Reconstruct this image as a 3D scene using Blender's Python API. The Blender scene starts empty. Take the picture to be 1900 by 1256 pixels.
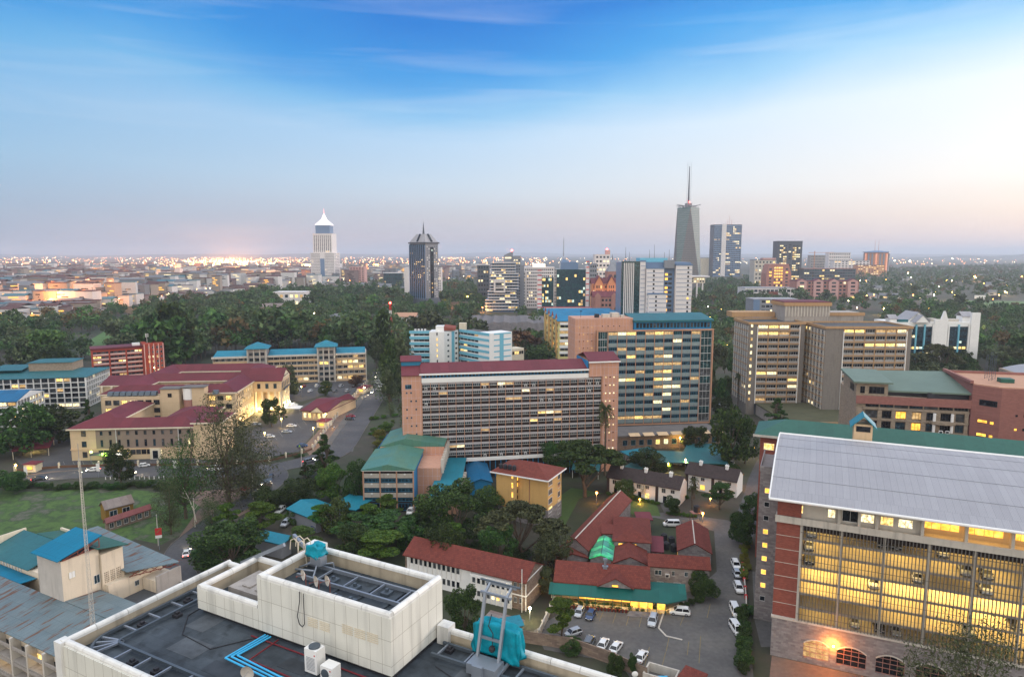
import bpy,math,random
import numpy as np
from mathutils import Vector
SC=bpy.context.scene
COL=SC.collection
R=math.radians
# ---------------------------------------------------------------- camera, sky, sun
CAMH=80.0;FOC=1260.0;PIT=math.atan(158/1260)
cam=bpy.data.objects.new('camera',bpy.data.cameras.new('camera'));COL.objects.link(cam)
cam.location=(0,0,CAMH);cam.rotation_euler=(math.pi/2-PIT,0,0)
cam.data.sensor_width=36;cam.data.lens=36*FOC/1900;cam.data.clip_start=.5;cam.data.clip_end=90000
SC.camera=cam
SC.view_settings.view_transform='Standard';SC.view_settings.look='None'
SC.view_settings.exposure=1.15;SC.view_settings.gamma=1
try:
 SC.cycles.volume_bounces=1;SC.cycles.max_bounces=6;SC.cycles.diffuse_bounces=3;SC.cycles.use_light_tree=True
except Exception:pass
def lin(r,g,b):
 f=lambda c:(c/255/12.92 if c/255 <=.04045 else ((c/255+.055)/1.055)**2.4)
 return (f(r),f(g),f(b),1)
SUN_AZ,SUN_EL=62,8
HAZE=9e-5
w=bpy.data.worlds.new('World');SC.world=w;w.use_nodes=True
nt=w.node_tree;nt.nodes.clear();N=nt.nodes.new;L=nt.links.new
out=N('ShaderNodeOutputWorld');add=N('ShaderNodeAddShader');b1=N('ShaderNodeBackground');b2=N('ShaderNodeBackground')
sk=N('ShaderNodeTexSky');sk.sky_type='NISHITA';sk.sun_disc=False;sk.sun_elevation=R(SUN_EL);sk.sun_rotation=R(SUN_AZ)
L(sk.outputs[0],b1.inputs[0]);b1.inputs[1].default_value=0.008
tc=N('ShaderNodeTexCoord');sp=N('ShaderNodeSeparateXYZ');L(tc.outputs['Generated'],sp.inputs[0])
def math_(op,a,b=None,nt=nt,clamp=False):
 n=nt.nodes.new('ShaderNodeMath');n.operation=op;n.use_clamp=clamp
 for i,q in enumerate((a,b)):
  if q is None:continue
  if isinstance(q,(int,float)):n.inputs[i].default_value=q
  else:nt.links.new(q,n.inputs[i])
 return n.outputs[0]
def ramp(nt,fac,stops,interp='LINEAR'):
 n=nt.nodes.new('ShaderNodeValToRGB');cr=n.color_ramp;cr.interpolation=interp
 while len(cr.elements) < len(stops):cr.elements.new(.5)
 for e,(p,c) in zip(cr.elements,stops):e.position=p;e.color=c
 nt.links.new(fac,n.inputs[0]);return n.outputs[0]
def mixc(nt,f,a,b,mode='MIX'):
 n=nt.nodes.new('ShaderNodeMix');n.data_type='RGBA';n.blend_type=mode
 for i,q in ((0,f),(6,a),(7,b)):
  if isinstance(q,(int,float)):n.inputs[i].default_value=q
  elif isinstance(q,tuple):n.inputs[i].default_value=q
  else:nt.links.new(q,n.inputs[i])
 return n.outputs[2]
mp=N('ShaderNodeMapping');mp.inputs['Scale'].default_value=(1,1,3.2);mp.inputs['Rotation'].default_value=(0,R(9),0);L(tc.outputs['Generated'],mp.inputs[0])
nz=N('ShaderNodeTexNoise');nz.inputs['Scale'].default_value=1.7;nz.inputs['Detail'].default_value=4;nz.inputs['Roughness'].default_value=.52;nz.inputs['Distortion'].default_value=.5
L(mp.outputs[0],nz.inputs['Vector'])
mp2=N('ShaderNodeMapping');mp2.inputs['Scale'].default_value=(1,1,13);mp2.inputs['Rotation'].default_value=(0,R(-4),0);L(tc.outputs['Generated'],mp2.inputs[0])
nz2=N('ShaderNodeTexNoise');nz2.inputs['Scale'].default_value=2.6;nz2.inputs['Detail'].default_value=5;nz2.inputs['Distortion'].default_value=.8
L(mp2.outputs[0],nz2.inputs['Vector'])
zz=sp.outputs['Z']
az=math_('ARCTAN2',sp.outputs['X'],sp.outputs['Y'])
azc=math_('MULTIPLY',math_('ABSOLUTE',math_('SUBTRACT',az,R(48))),1/R(95),clamp=True)
sw=math_('MULTIPLY',math_('SUBTRACT',nz.outputs[0],.5),.10)
amp=math_('MULTIPLY',math_('SUBTRACT',zz,.06),6,clamp=True)
e1_=math_('ADD',zz,math_('MULTIPLY',sw,amp))
# the veil hangs lower ahead (deep blue dips at centre), higher to the right
dip=math_('MULTIPLY',math_('POWER',2.718,math_('MULTIPLY',math_('POWER',math_('MULTIPLY',math_('ADD',az,R(4)),3.4),2),-1)),.07)
e1_=math_('ADD',e1_,math_('MULTIPLY',dip,amp))
lft=ramp(nt,e1_,[(0,lin(140,160,190)),(.03,lin(142,170,202)),(.12,lin(136,188,228)),(.20,lin(112,182,234)),(.245,lin(86,174,234)),(.285,lin(46,154,230)),(.33,lin(6,130,220)),(.40,lin(0,112,208)),(1,lin(0,100,196))])
rgt=ramp(nt,e1_,[(0,lin(204,202,212)),(.02,lin(232,212,212)),(.05,lin(246,226,216)),(.09,lin(255,246,240)),(.20,lin(244,250,255)),(.26,lin(170,216,246)),(.31,lin(70,170,236)),(.37,lin(0,128,218)),(1,lin(40,120,210))])
cc=mixc(nt,azc,rgt,lft)
# unseen sky behind and above the photographer, brightened to light the facades
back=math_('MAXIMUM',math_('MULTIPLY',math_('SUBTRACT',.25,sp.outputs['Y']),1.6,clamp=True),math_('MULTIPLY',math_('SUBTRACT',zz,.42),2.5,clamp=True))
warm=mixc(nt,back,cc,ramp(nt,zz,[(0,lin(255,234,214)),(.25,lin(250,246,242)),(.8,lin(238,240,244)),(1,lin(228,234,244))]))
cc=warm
# thin streaks of cirrus
st=math_('MULTIPLY',math_('MULTIPLY',math_('SUBTRACT',nz2.outputs[0],.50),2.0,clamp=True),.34)
stm=math_('MULTIPLY',math_('SUBTRACT',zz,.04),8,clamp=True)
cc=mixc(nt,math_('MULTIPLY',st,stm),cc,lin(238,242,250))
pk=math_('MULTIPLY',math_('MULTIPLY',math_('SUBTRACT',nz2.outputs[0],.46),4,clamp=True),math_('SUBTRACT',1,math_('MULTIPLY',zz,11),clamp=True))
cc=mixc(nt,math_('MULTIPLY',pk,math_('MULTIPLY',math_('SUBTRACT',1,azc),.45)),cc,lin(236,190,178))
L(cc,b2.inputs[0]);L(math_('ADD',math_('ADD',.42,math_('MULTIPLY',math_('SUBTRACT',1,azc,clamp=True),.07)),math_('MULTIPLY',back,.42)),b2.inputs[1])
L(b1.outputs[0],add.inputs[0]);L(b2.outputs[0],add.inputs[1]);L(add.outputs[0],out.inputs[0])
sd=bpy.data.lights.new('sun','SUN');sd.energy=1.1;sd.angle=R(14);sd.color=(1,.84,.74)
so=bpy.data.objects.new('sun',sd);COL.objects.link(so)
sv=Vector((math.sin(R(SUN_AZ))*math.cos(R(SUN_EL)),math.cos(R(SUN_AZ))*math.cos(R(SUN_EL)),math.sin(R(SUN_EL))))
so.rotation_euler=sv.to_track_quat('Z','Y').to_euler()
# ---------------------------------------------------------------- survey helpers
def ray(px,py):
 u=(px-950)/FOC;v=(py-628)/FOC
 return (u,math.cos(PIT)-v*math.sin(PIT),-math.sin(PIT)-v*math.cos(PIT))
def at(px,py,z=0):
 r=ray(px,py);t=(z-CAMH)/r[2];return (r[0]*t,r[1]*t)
def zat(px,py,Y):
 r=ray(px,py);return CAMH+r[2]*Y/r[1]
def atY(px,py,Y):
 r=ray(px,py);return (r[0]*Y/r[1],Y)
def proj(x,y,z):
 dy=y*math.cos(PIT)-(z-CAMH)*math.sin(PIT);dz=y*math.sin(PIT)+(z-CAMH)*math.cos(PIT)
 if dy < .1:return (-9999,-9999,dy)
 return (950+FOC*x/dy,628-FOC*dz/dy,dy)
# ---------------------------------------------------------------- materials
MATS={}
def newmat(name):
 m=bpy.data.materials.new(name);m.use_nodes=True;MATS[name]=m
 return m,m.node_tree,m.node_tree.nodes['Principled BSDF']
def mat(name,col=(.5,.5,.5),rough=.85,var=.14,scale=.35,pat=None,p=(1,1),col2=None,metal=0,bump=.0,stain=.0):
 """plain paint with weathering; pat: wall brick / tile roof / corrugated / grid cladding"""
 if name in MATS:return MATS[name]
 m,t,bs=newmat(name);n=t.nodes.new;l=t.links.new
 c=tuple(col[:3])+(1,)
 tcn=n('ShaderNodeTexCoord');o=tcn.outputs['Object']
 nn=n('ShaderNodeTexNoise');nn.inputs['Scale'].default_value=scale;nn.inputs['Detail'].default_value=7;nn.inputs['Roughness'].default_value=.65;l(o,nn.inputs[0])
 k=math_('MULTIPLY',math_('SUBTRACT',nn.outputs[0],.5,nt=t),var*3.2,nt=t)
 base=c
 if pat:
  s=n('ShaderNodeSeparateXYZ');l(o,s.inputs[0]);cb=n('ShaderNodeCombineXYZ')
  if pat in ('brick','grid'):
   l(math_('ADD',s.outputs[0],s.outputs[1],nt=t),cb.inputs[0]);l(s.outputs[2],cb.inputs[1])
  elif pat =='tiley':l(s.outputs[1],cb.inputs[0]);l(s.outputs[0],cb.inputs[1])
  else:l(s.outputs[0],cb.inputs[0]);l(s.outputs[1],cb.inputs[1])
  bt=n('ShaderNodeTexBrick');l(cb.outputs[0],bt.inputs['Vector']);bt.inputs['Scale'].default_value=1
  bt.inputs['Brick Width'].default_value=p[0];bt.inputs['Row Height'].default_value=p[1]
  c2=tuple((col2 or tuple(q*.72 for q in col))[:3])+(1,)
  if pat =='grid':
   bt.offset=0;bt.inputs['Mortar Size'].default_value=.045;bt.inputs['Mortar Smooth'].default_value=.3;bt.inputs['Color1'].default_value=c;bt.inputs['Color2'].default_value=tuple(q*.93 for q in c[:3])+(1,);bt.inputs['Mortar'].default_value=c2
  elif pat =='brick':
   bt.inputs['Mortar Size'].default_value=.02;bt.inputs['Color1'].default_value=c;bt.inputs['Color2'].default_value=c2;bt.inputs['Mortar'].default_value=tuple(min(1,q*1.25) for q in c2[:3])+(1,)
  else:
   bt.inputs['Mortar Size'].default_value=.03 if pat.startswith('tile') else .025;bt.inputs['Mortar Smooth'].default_value=.5
   bt.inputs['Color1'].default_value=c;bt.inputs['Color2'].default_value=c2;bt.inputs['Mortar'].default_value=tuple(q*.55 for q in c[:3])+(1,)
  base=bt.outputs[0]
  if pat in ('corrx','corry'):
   wv=n('ShaderNodeTexWave');wv.wave_type='BANDS';wv.bands_direction='X' if pat =='corrx' else 'Y';wv.inputs['Scale'].default_value=1.3;l(o,wv.inputs[0])
   base=mixc(t,math_('MULTIPLY',wv.outputs[1],.22,nt=t),base,tuple(q*.45 for q in c[:3])+(1,))
 hs=n('ShaderNodeHueSaturation');hs.inputs['Saturation'].default_value=1.03
 if isinstance(base,tuple):hs.inputs['Color'].default_value=base
 else:l(base,hs.inputs['Color'])
 l(math_('ADD',k,1.0,nt=t),hs.inputs['Value']);cur=hs.outputs[0]
 if stain:
  mpp=n('ShaderNodeMapping');mpp.inputs['Scale'].default_value=(1.3,1.3,.12);l(o,mpp.inputs[0])
  n2=n('ShaderNodeTexNoise');n2.inputs['Scale'].default_value=1.0;n2.inputs['Detail'].default_value=6;l(mpp.outputs[0],n2.inputs[0])
  f=math_('MULTIPLY',math_('SUBTRACT',n2.outputs[0],.52,nt=t),5*stain,nt=t,clamp=True)
  cur=mixc(t,f,cur,tuple(q*.4 for q in c[:3])+(1,))
 l(cur,bs.inputs['Base Color']);bs.inputs['Roughness'].default_value=rough;bs.inputs['Metallic'].default_value=metal;bs.inputs['Specular IOR Level'].default_value=.25 if rough > .4 else .5
 return m
def glass(name,col,rough=.12,spec=.6):
 m,t,bs=newmat(name);n=t.nodes.new;l=t.links.new
 tcn=n('ShaderNodeTexCoord');g=n('ShaderNodeNewGeometry')
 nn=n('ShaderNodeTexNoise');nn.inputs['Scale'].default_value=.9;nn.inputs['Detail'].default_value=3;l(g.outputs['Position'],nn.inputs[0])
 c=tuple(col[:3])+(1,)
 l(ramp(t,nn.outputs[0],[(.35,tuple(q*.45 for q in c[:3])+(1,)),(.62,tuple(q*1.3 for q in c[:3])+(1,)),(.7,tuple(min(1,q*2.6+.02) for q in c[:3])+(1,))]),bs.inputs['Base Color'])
 bs.inputs['Roughness'].default_value=rough;bs.inputs['Specular IOR Level'].default_value=spec
 return m
def lit(name,col,s,lo=.25,scale=1.1):
 """a lamp-lit room behind a pane: emission broken up by curtains, furniture and people"""
 m,t,bs=newmat(name);n=t.nodes.new;l=t.links.new
 g=n('ShaderNodeNewGeometry');nn=n('ShaderNodeTexNoise');nn.inputs['Scale'].default_value=scale;nn.inputs['Detail'].default_value=4;nn.inputs['Roughness'].default_value=.7;l(g.outputs['Position'],nn.inputs[0])
 c=tuple(col[:3])+(1,)
 l(ramp(t,nn.outputs[0],[(.33,tuple(q*lo for q in (c[0],c[1]*.8,c[2]*.6))+(1,)),(.52,tuple(q*.75 for q in c[:3])+(1,)),(.66,(min(1,c[0]),min(1,c[1]*1.12),min(1,c[2]*1.5),1))]),bs.inputs['Emission Color'])
 bs.inputs['Emission Strength'].default_value=s;bs.inputs['Base Color'].default_value=(.05,.04,.03,1);bs.inputs['Roughness'].default_value=.3
 m.cycles.emission_sampling='NONE';return m
def emis(name,col,s,samp='NONE'):
 m,t,bs=newmat(name);bs.inputs['Emission Color'].default_value=tuple(col[:3])+(1,);bs.inputs['Emission Strength'].default_value=s
 bs.inputs['Base Color'].default_value=(.2,.2,.2,1);m.cycles.emission_sampling=samp;return m
glass('g_dark',(.010,.013,.018),.2,.35);glass('g_blue',(.018,.04,.055),.2,.4);glass('g_teal',(.02,.055,.06),.15,.45);glass('g_grey',(.05,.055,.06),.3,.35)
glass('g_car',(.01,.012,.015),.05)
lit('l_warm',(1,.62,.18),1.2,.10,1.7);lit('l_white',(1,.80,.42),1.15,.12,1.7);lit('l_dim',(.9,.55,.2),.5);lit('l_amber',(1,.47,.06),1.35,.5,.8);lit('l_cool',(.75,.95,.8),.7)
DARKS=['g_dark','g_dark','g_grey','g_blue'];LITS=['l_warm','l_white','l_dim','l_white']
emis('lamp_warm',(1,.5,.12),60);emis('lamp_white',(1,.85,.55),60);emis('lamp_red',(1,.04,.03),14);emis('lamp_head',(1,.86,.6),25);emis('lamp_tail',(1,.05,.04),9)
mat('white',(.74,.73,.70),.6,.06);mat('cream',(.62,.55,.42),.8,.08,stain=.25);mat('beige',(.58,.42,.26),.8,.1,stain=.15)
mat('conc',(.33,.30,.27),.9,.18,stain=.4);mat('conc_light',(.50,.46,.40),.9,.15,stain=.4);mat('dark',(.03,.03,.035),.7,.1)
mat('steel',(.26,.29,.33),.45,.15,metal=.5);mat('steel_dark',(.09,.11,.13),.5,.15,metal=.3)
mat('bark',(.10,.075,.055),.95,.3,2);mat('soil',(.13,.075,.05),1,.25,.2);mat('frame_white',(.6,.6,.58),.5,.05);mat('frame_dark',(.06,.055,.05),.5,.1);mat('frame_blue',(.03,.17,.28),.5,.08)
# ---------------------------------------------------------------- mesh builder
class MB:
 def __init__(s):s.v=[];s.f=[];s.m=[]
 def quad(s,pts,mi=0):
  b=len(s.v);s.v +=[tuple(p) for p in pts];s.f.append(tuple(range(b,b+len(pts))));s.m.append(mi);return s
 def box(s,x0,x1,y0,y1,z0,z1,mi=0):
  return s.hexa([(x0,y0,z0),(x1,y0,z0),(x1,y1,z0),(x0,y1,z0),(x0,y0,z1),(x1,y0,z1),(x1,y1,z1),(x0,y1,z1)],mi)
 def hexa(s,p,mi=0):
  b=len(s.v);s.v +=[tuple(q) for q in p]
  for f in ((0,3,2,1),(4,5,6,7),(0,1,5,4),(1,2,6,5),(2,3,7,6),(3,0,4,7)):s.f.append(tuple(b+i for i in f));s.m.append(mi)
  return s
 def prism(s,poly,z0,z1,mi=0):
  n=len(poly);b=len(s.v);s.v +=[(x,y,z0) for x,y in poly]+[(x,y,z1) for x,y in poly]
  s.f.append(tuple(range(b+n-1,b-1,-1)));s.m.append(mi);s.f.append(tuple(range(b+n,b+2*n)));s.m.append(mi)
  for i in range(n):j=(i+1) % n;s.f.append((b+i,b+j,b+n+j,b+n+i));s.m.append(mi)
  return s
 def loft(s,rings,mi=0,cap=True):
  n=len(rings[0]);b=len(s.v)
  for r in rings:s.v +=[tuple(q) for q in r]
  for k in range(len(rings)-1):
   for i in range(n):
    j=(i+1) % n;s.f.append((b+k*n+i,b+k*n+j,b+(k+1)*n+j,b+(k+1)*n+i));s.m.append(mi)
  if cap:
   s.f.append(tuple(b+i for i in range(n-1,-1,-1)));s.m.append(mi);e=b+(len(rings)-1)*n;s.f.append(tuple(e+i for i in range(n)));s.m.append(mi)
  return s
 def tube(s,p,q,r,r2=None,n=6,mi=0):
  p=Vector(p);q=Vector(q);d=q-p
  if d.length < 1e-6:return s
  d.normalize();a=d.orthogonal().normalized();c=d.cross(a);r2=r if r2 is None else r2
  return s.loft([[p+a*r*math.cos(t)+c*r*math.sin(t) for t in [2*math.pi*i/n for i in range(n)]],[q+a*r2*math.cos(t)+c*r2*math.sin(t) for t in [2*math.pi*i/n for i in range(n)]]],mi)
 def path(s,pts,r,n=6,mi=0):
  for a,b in zip(pts[:-1],pts[1:]):s.tube(a,b,r,n=n,mi=mi)
  return s
 def bar(s,p,q,w,h=None,mi=0):
  """rectangular bar, w sideways, h upwards"""
  p=Vector(p);q=Vector(q);d=(q-p).normalized();h=h or w
  a=d.cross(Vector((0,0,1)));a=a.normalized() if a.length > 1e-3 else Vector((1,0,0));c=a.cross(d).normalized()
  k=[(-1,-1),(1,-1),(1,1),(-1,1)]
  return s.loft([[p+a*w/2*i+c*h/2*j for i,j in k],[q+a*w/2*i+c*h/2*j for i,j in k]],mi)
 def sphere(s,c,r,n=8,mi=0,sz=1):
  rings=[]
  for k in range(1,n//2+1):
   ph=math.pi*k/(n//2+1);rings.append([(c[0]+r*math.sin(ph)*math.cos(2*math.pi*i/n),c[1]+r*math.sin(ph)*math.sin(2*math.pi*i/n),c[2]-r*sz*math.cos(ph)) for i in range(n)])
  return s.loft(rings,mi)
 def gable(s,x0,x1,y0,y1,z,h,ov=.6,axis='x',t=.25,mi=0,ox=None):
  """gable roof shell, ridge along axis"""
  ox=ov if ox is None else ox
  if axis =='x':
   ym=(y0+y1)/2;sl=h/((y1-y0)/2);a=(y0-ov,z-sl*ov);c=(y1+ov,z-sl*ov);X0=x0-ox;X1=x1+ox
   P=lambda x,q,dz:(x,q[0],q[1]+dz);r=(ym,z+h)
  else:
   xm=(x0+x1)/2;sl=h/((x1-x0)/2);a=(x0-ov,z-sl*ov);c=(x1+ov,z-sl*ov);X0=y0-ox;X1=y1+ox
   P=lambda x,q,dz:(q[0],x,q[1]+dz);r=(xm,z+h)
  s.loft([[P(X0,a,0),P(X0,r,0),P(X0,c,0),P(X0,c,t),P(X0,r,t),P(X0,a,t)],[P(X1,a,0),P(X1,r,0),P(X1,c,0),P(X1,c,t),P(X1,r,t),P(X1,a,t)]],mi,cap=False)
  for X in (X0,X1):
   s.quad([P(X,a,0),P(X,r,0),P(X,r,t),P(X,a,t)],mi);s.quad([P(X,r,0),P(X,c,0),P(X,c,t),P(X,r,t)],mi)
  return s
 def gwall(s,x0,x1,y0,y1,z,h,axis='x',mi=0,t=.2):
  if axis =='x':
   ym=(y0+y1)/2
   for X in (x0,x1-t):s.loft([[(X,y0,z),(X,y1,z),(X,ym,z+h-.01)],[(X+t,y0,z),(X+t,y1,z),(X+t,ym,z+h-.01)]],mi)
  else:
   xm=(x0+x1)/2
   for Y in (y0,y1-t):s.loft([[(x0,Y,z),(x1,Y,z),(xm,Y,z+h-.01)],[(x0,Y+t,z),(x1,Y+t,z),(xm,Y+t,z+h-.01)]],mi)
  return s
 def hip(s,x0,x1,y0,y1,z,h,ov=.6,t=.2,mi=0):
  x0 -=ov;x1 +=ov;y0 -=ov;y1 +=ov;d=min(x1-x0,y1-y0)/2
  if x1-x0 >=y1-y0:A=(x0+d,(y0+y1)/2,z+h);B=(x1-d,(y0+y1)/2,z+h)
  else:A=((x0+x1)/2,y0+d,z+h);B=((x0+x1)/2,y1-d,z+h)
  c=[(x0,y0,z),(x1,y0,z),(x1,y1,z),(x0,y1,z)];lo=[(q[0],q[1],q[2]-t) for q in c]
  if x1-x0 >=y1-y0:fs=[[c[0],c[1],B,A],[c[1],c[2],B],[c[2],c[3],A,B],[c[3],c[0],A]]
  else:fs=[[c[0],c[1],A],[c[1],c[2],B,A],[c[2],c[3],B],[c[3],c[0],A,B]]
  for f in fs:s.quad(f,mi)
  for i in range(4):j=(i+1) % 4;s.quad([lo[i],lo[j],c[j],c[i]],mi)
  s.quad(lo[::-1],mi);return s
 def build(s,name,mats,parent=None,smooth=False,kind=None,label=None):
  me=bpy.data.meshes.new(name);me.from_pydata(s.v,[],s.f)
  mats=mats if isinstance(mats,(list,tuple)) else [mats]
  for q in mats:me.materials.append(MATS[q] if isinstance(q,str) else q)
  if any(s.m):me.polygons.foreach_set('material_index',s.m)
  if smooth:me.polygons.foreach_set('use_smooth',[True]*len(s.f))
  me.update();o=bpy.data.objects.new(name,me);COL.objects.link(o)
  if parent:o.parent=parent
  if kind:o['kind']=kind
  if label:o['label']=label
  return o
def tag(o,label=None,cat=None,group=None,kind=None):
 if label:o['label']=label
 if cat:o['category']=cat
 if group:o['group']=group
 if kind:o['kind']=kind
 return o
def empty(name,loc,rz=0,label=None,cat=None,group=None):
 o=bpy.data.objects.new(name,None);COL.objects.link(o);o.location=loc;o.rotation_euler=(0,0,rz);o.empty_display_size=.5
 return tag(o,label,cat,group)
def link_copy(o,parent=None):
 c=o.copy();COL.objects.link(c)
 if parent is not None:c.parent=parent
 for k in KIDS.get(o.name,[]):link_copy(k,c)
 return c
KIDS={}
def freeze(root):
 """remember the children once so that copying stays quick"""
 def rec(o):
  KIDS[o.name]=list(o.children)
  for c in o.children:rec(c)
 rec(root);return root
def copy_thing(root,loc,rz,label,group=None,scale=None,cat=None):
 c=link_copy(root);c.location=loc;c.rotation_euler=(0,0,rz)
 if scale:c.scale=scale if isinstance(scale,tuple) else (scale,)*3
 return tag(c,label,cat,group)
# ---------------------------------------------------------------- building with facades
WM={}
def win_geo(mb,w,h,style,org=(0,0,0),ax=(1,0,0),nrm=(0,-1,0),gi=0,fi=1):
 X=Vector(ax);Nn=Vector(nrm);O=Vector(org);Z=Vector((0,0,1))
 def bx(a0,a1,z0,z1,d0,d1,mi):
  P=lambda a,z,d:O+X*a+Z*z+Nn*d
  mb.hexa([P(a0,z0,d1),P(a1,z0,d1),P(a1,z0,d0),P(a0,z0,d0),P(a0,z1,d1),P(a1,z1,d1),P(a1,z1,d0),P(a0,z1,d0)],mi)
 if style ==0:bx(-w/2,w/2,0,h,-.05,.03,gi);return
 bx(-w/2,w/2,0,h,-.05,.02,gi);t=min(.12,w*.08)
 bx(-w/2,w/2,-t,0,-.05,.10,fi);bx(-w/2,w/2,h,h+t*.7,-.05,.07,fi)
 bx(-w/2-t*.7,-w/2,-t,h+t*.7,-.05,.072,fi);bx(w/2,w/2+t*.7,-t,h+t*.7,-.05,.072,fi)
 nm=style-1
 for i in range(nm):
  a=-w/2+w*(i+1)/(nm+1);bx(a-t*.3,a+t*.3,0,h,.01,.05,fi)
class Bld:
 def __init__(s,name,label,cat,p0,p1=None,ang=None,group=None,z=0):
  if ang is None:ang=math.atan2(p1[1]-p0[1],p1[0]-p0[0]);s.w=math.hypot(p1[0]-p0[0],p1[1]-p0[1])
  s.o=p0;s.a=ang;s.root=empty(name,(p0[0],p0[1],z),ang,label,cat,group);s.wins=[];s.rnd=random.Random(label)
 def world(s,x,y):c,q=math.cos(s.a),math.sin(s.a);return (s.o[0]+c*x-q*y,s.o[1]+q*x+c*y)
 def part(s,name,mb,mats,**k):return mb.build(name,mats,s.root,**k)
 def win(s,face,u,p,z,w,h,m='g_dark',style=1,fm='frame_dark'):s.wins.append((face,u,p,z,round(w,2),round(h,2),m,style,fm))
 def grid(s,face,p,u0,u1,z0,z1,nc,nr,fw=.5,fh=.5,zf=.3,lit=.12,lits=None,style=1,fm='frame_dark',darks=None,spec=None,block=2):
  """p: plane coordinate; u along the face; windows fw x fh of the cell starting zf up the cell"""
  cw=(u1-u0)/nc;ch=(z1-z0)/nr;lits=lits or LITS;darks=darks or DARKS;cl={}
  for r in range(nr):
   for c in range(nc):
    key=(r,c//block)
    if key not in cl:cl[key]=s.rnd.random()
    on=cl[key] < lit and s.rnd.random() < .8
    if spec and (r,c) in spec:on=True
    m=s.rnd.choice(lits) if on else s.rnd.choice(darks)
    s.win(face,u0+(c+.5)*cw,p,z0+r*ch+zf*ch,cw*fw,ch*fh,m,style,fm)
 def done(s,maxn=100):
  if not s.wins:return s.root
  dirs={'F':((1,0,0),(0,-1,0),0),'R':((0,1,0),(1,0,0),math.pi/2),'L':((0,-1,0),(-1,0,0),-math.pi/2),'K':((-1,0,0),(0,1,0),math.pi)}
  def loc(e):
   f,u,p,z=e[:4];return (u,p,z) if f in 'FK' else (p,u,z)
  def size(e):
   x,y,z=loc(e);X,Y=s.world(x,y);d=proj(X,Y,z+s.root.location.z);vis=1 if (-30 < d[0] < 1930 and d[1] < 1290) else 0
   return -(vis*1e6+e[4]*e[5]/max(1,d[2])**2*1e3 + (e[0] =='K')*-1e6)
  ws=sorted(s.wins,key=size)
  if len(ws) <=maxn+15:maxn=len(ws)
  for e in ws[:maxn]:
   key=e[4:]
   if key not in WM:
    mb=MB();win_geo(mb,e[4],e[5],e[7]);o=mb.build('window',[e[6],e[8]],s.root);WM[key]=o.data
   else:
    o=bpy.data.objects.new('window',WM[key]);COL.objects.link(o);o.parent=s.root
   o.location=loc(e);o.rotation_euler=(0,0,dirs[e[0]][2])
  rest=ws[maxn:]
  if rest:
   names=[]
   for e in rest:
    for q in (e[6],e[8]):
     if q not in names:names.append(q)
   mb=MB()
   for e in rest:win_geo(mb,e[4],e[5],e[7],loc(e),dirs[e[0]][0],dirs[e[0]][1],names.index(e[6]),names.index(e[8]))
   mb.build('window',names,s.root,kind='stuff')
  return s.root
def lamp_light(x,y,z,col,e,r=.25):
 l=bpy.data.lights.new('lamp_light','POINT');l.energy=e;l.color=col;l.shadow_soft_size=r
 o=bpy.data.objects.new('lamp_light',l);COL.objects.link(o);o.location=(x,y,z);return o
# ================================================================ ground, roads, water
def sheet(name,pts,z,m,kind='structure',cat=None,label=None,group=None):
 mb=MB();mb.quad([(x,y,z) for x,y in pts]);o=mb.build(name,m);return tag(o,label,cat,group,kind)
def psheet(name,px,z,m,**k):
 p=[at(a,b,0) for a,b in px]
 ar=sum(p[i][0]*p[(i+1) % len(p)][1]-p[(i+1) % len(p)][0]*p[i][1] for i in range(len(p)))
 return sheet(name,p if ar > 0 else p[::-1],z,m,**k)
def groundmat(name,cols,sc,det=8,rough=.95):
 m,t,bs=newmat(name);n=t.nodes.new;l=t.links.new
 tcn=n('ShaderNodeTexCoord');a=n('ShaderNodeTexNoise');a.inputs['Scale'].default_value=sc;a.inputs['Detail'].default_value=det;a.inputs['Roughness'].default_value=.62;l(tcn.outputs['Object'],a.inputs[0])
 c1=ramp(t,a.outputs[0],[(.3+.4*i/(len(cols)-1),tuple(c)+(1,)) for i,c in enumerate(cols)])
 b=n('ShaderNodeTexNoise');b.inputs['Scale'].default_value=sc*14;b.inputs['Detail'].default_value=5;l(tcn.outputs['Object'],b.inputs[0])
 hs=n('ShaderNodeHueSaturation');l(c1,hs.inputs['Color']);l(math_('ADD',math_('MULTIPLY',b.outputs[0],.7,nt=t),.65,nt=t),hs.inputs['Value']);l(hs.outputs[0],bs.inputs['Base Color']);bs.inputs['Roughness'].default_value=rough
 return m
groundmat('m_ground',[(.016,.024,.011),(.03,.04,.016),(.05,.042,.03),(.028,.035,.016)],.02)
groundmat('m_grass',[(.10,.09,.07),(.035,.075,.015),(.065,.12,.022),(.03,.06,.014),(.10,.095,.07),(.04,.08,.018)],.11)
groundmat('m_lawn',[(.04,.08,.016),(.06,.10,.02)],.08)
groundmat('m_golf',[(.05,.11,.025),(.08,.16,.04)],.01)
groundmat('m_asphalt',[(.045,.045,.05),(.065,.065,.07),(.09,.085,.085)],.07)
groundmat('m_yard',[(.07,.067,.066),(.10,.095,.09),(.14,.13,.115)],.07)
groundmat('m_murram',[(.14,.085,.06),(.19,.125,.09),(.11,.09,.075)],.08)
groundmat('m_city',[(.035,.045,.03),(.10,.09,.08),(.025,.035,.02),(.07,.06,.055)],.008)
groundmat('m_hill',[(.05,.06,.06),(.07,.08,.075),(.10,.10,.09)],.0006)
mat('m_line',(.22,.22,.21),.8,.3);mat('m_yline',(.20,.155,.07),.8,.3)
# one sheet to the horizon
mb=MB();S=60000;n=24;xs=[-S+2*S*i/n for i in range(n+1)]
mb.quad([(-S,-900,0),(S,-900,0),(S,S,0),(-S,S,0)]);tag(mb.build('ground','m_ground'),kind='structure')
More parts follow.
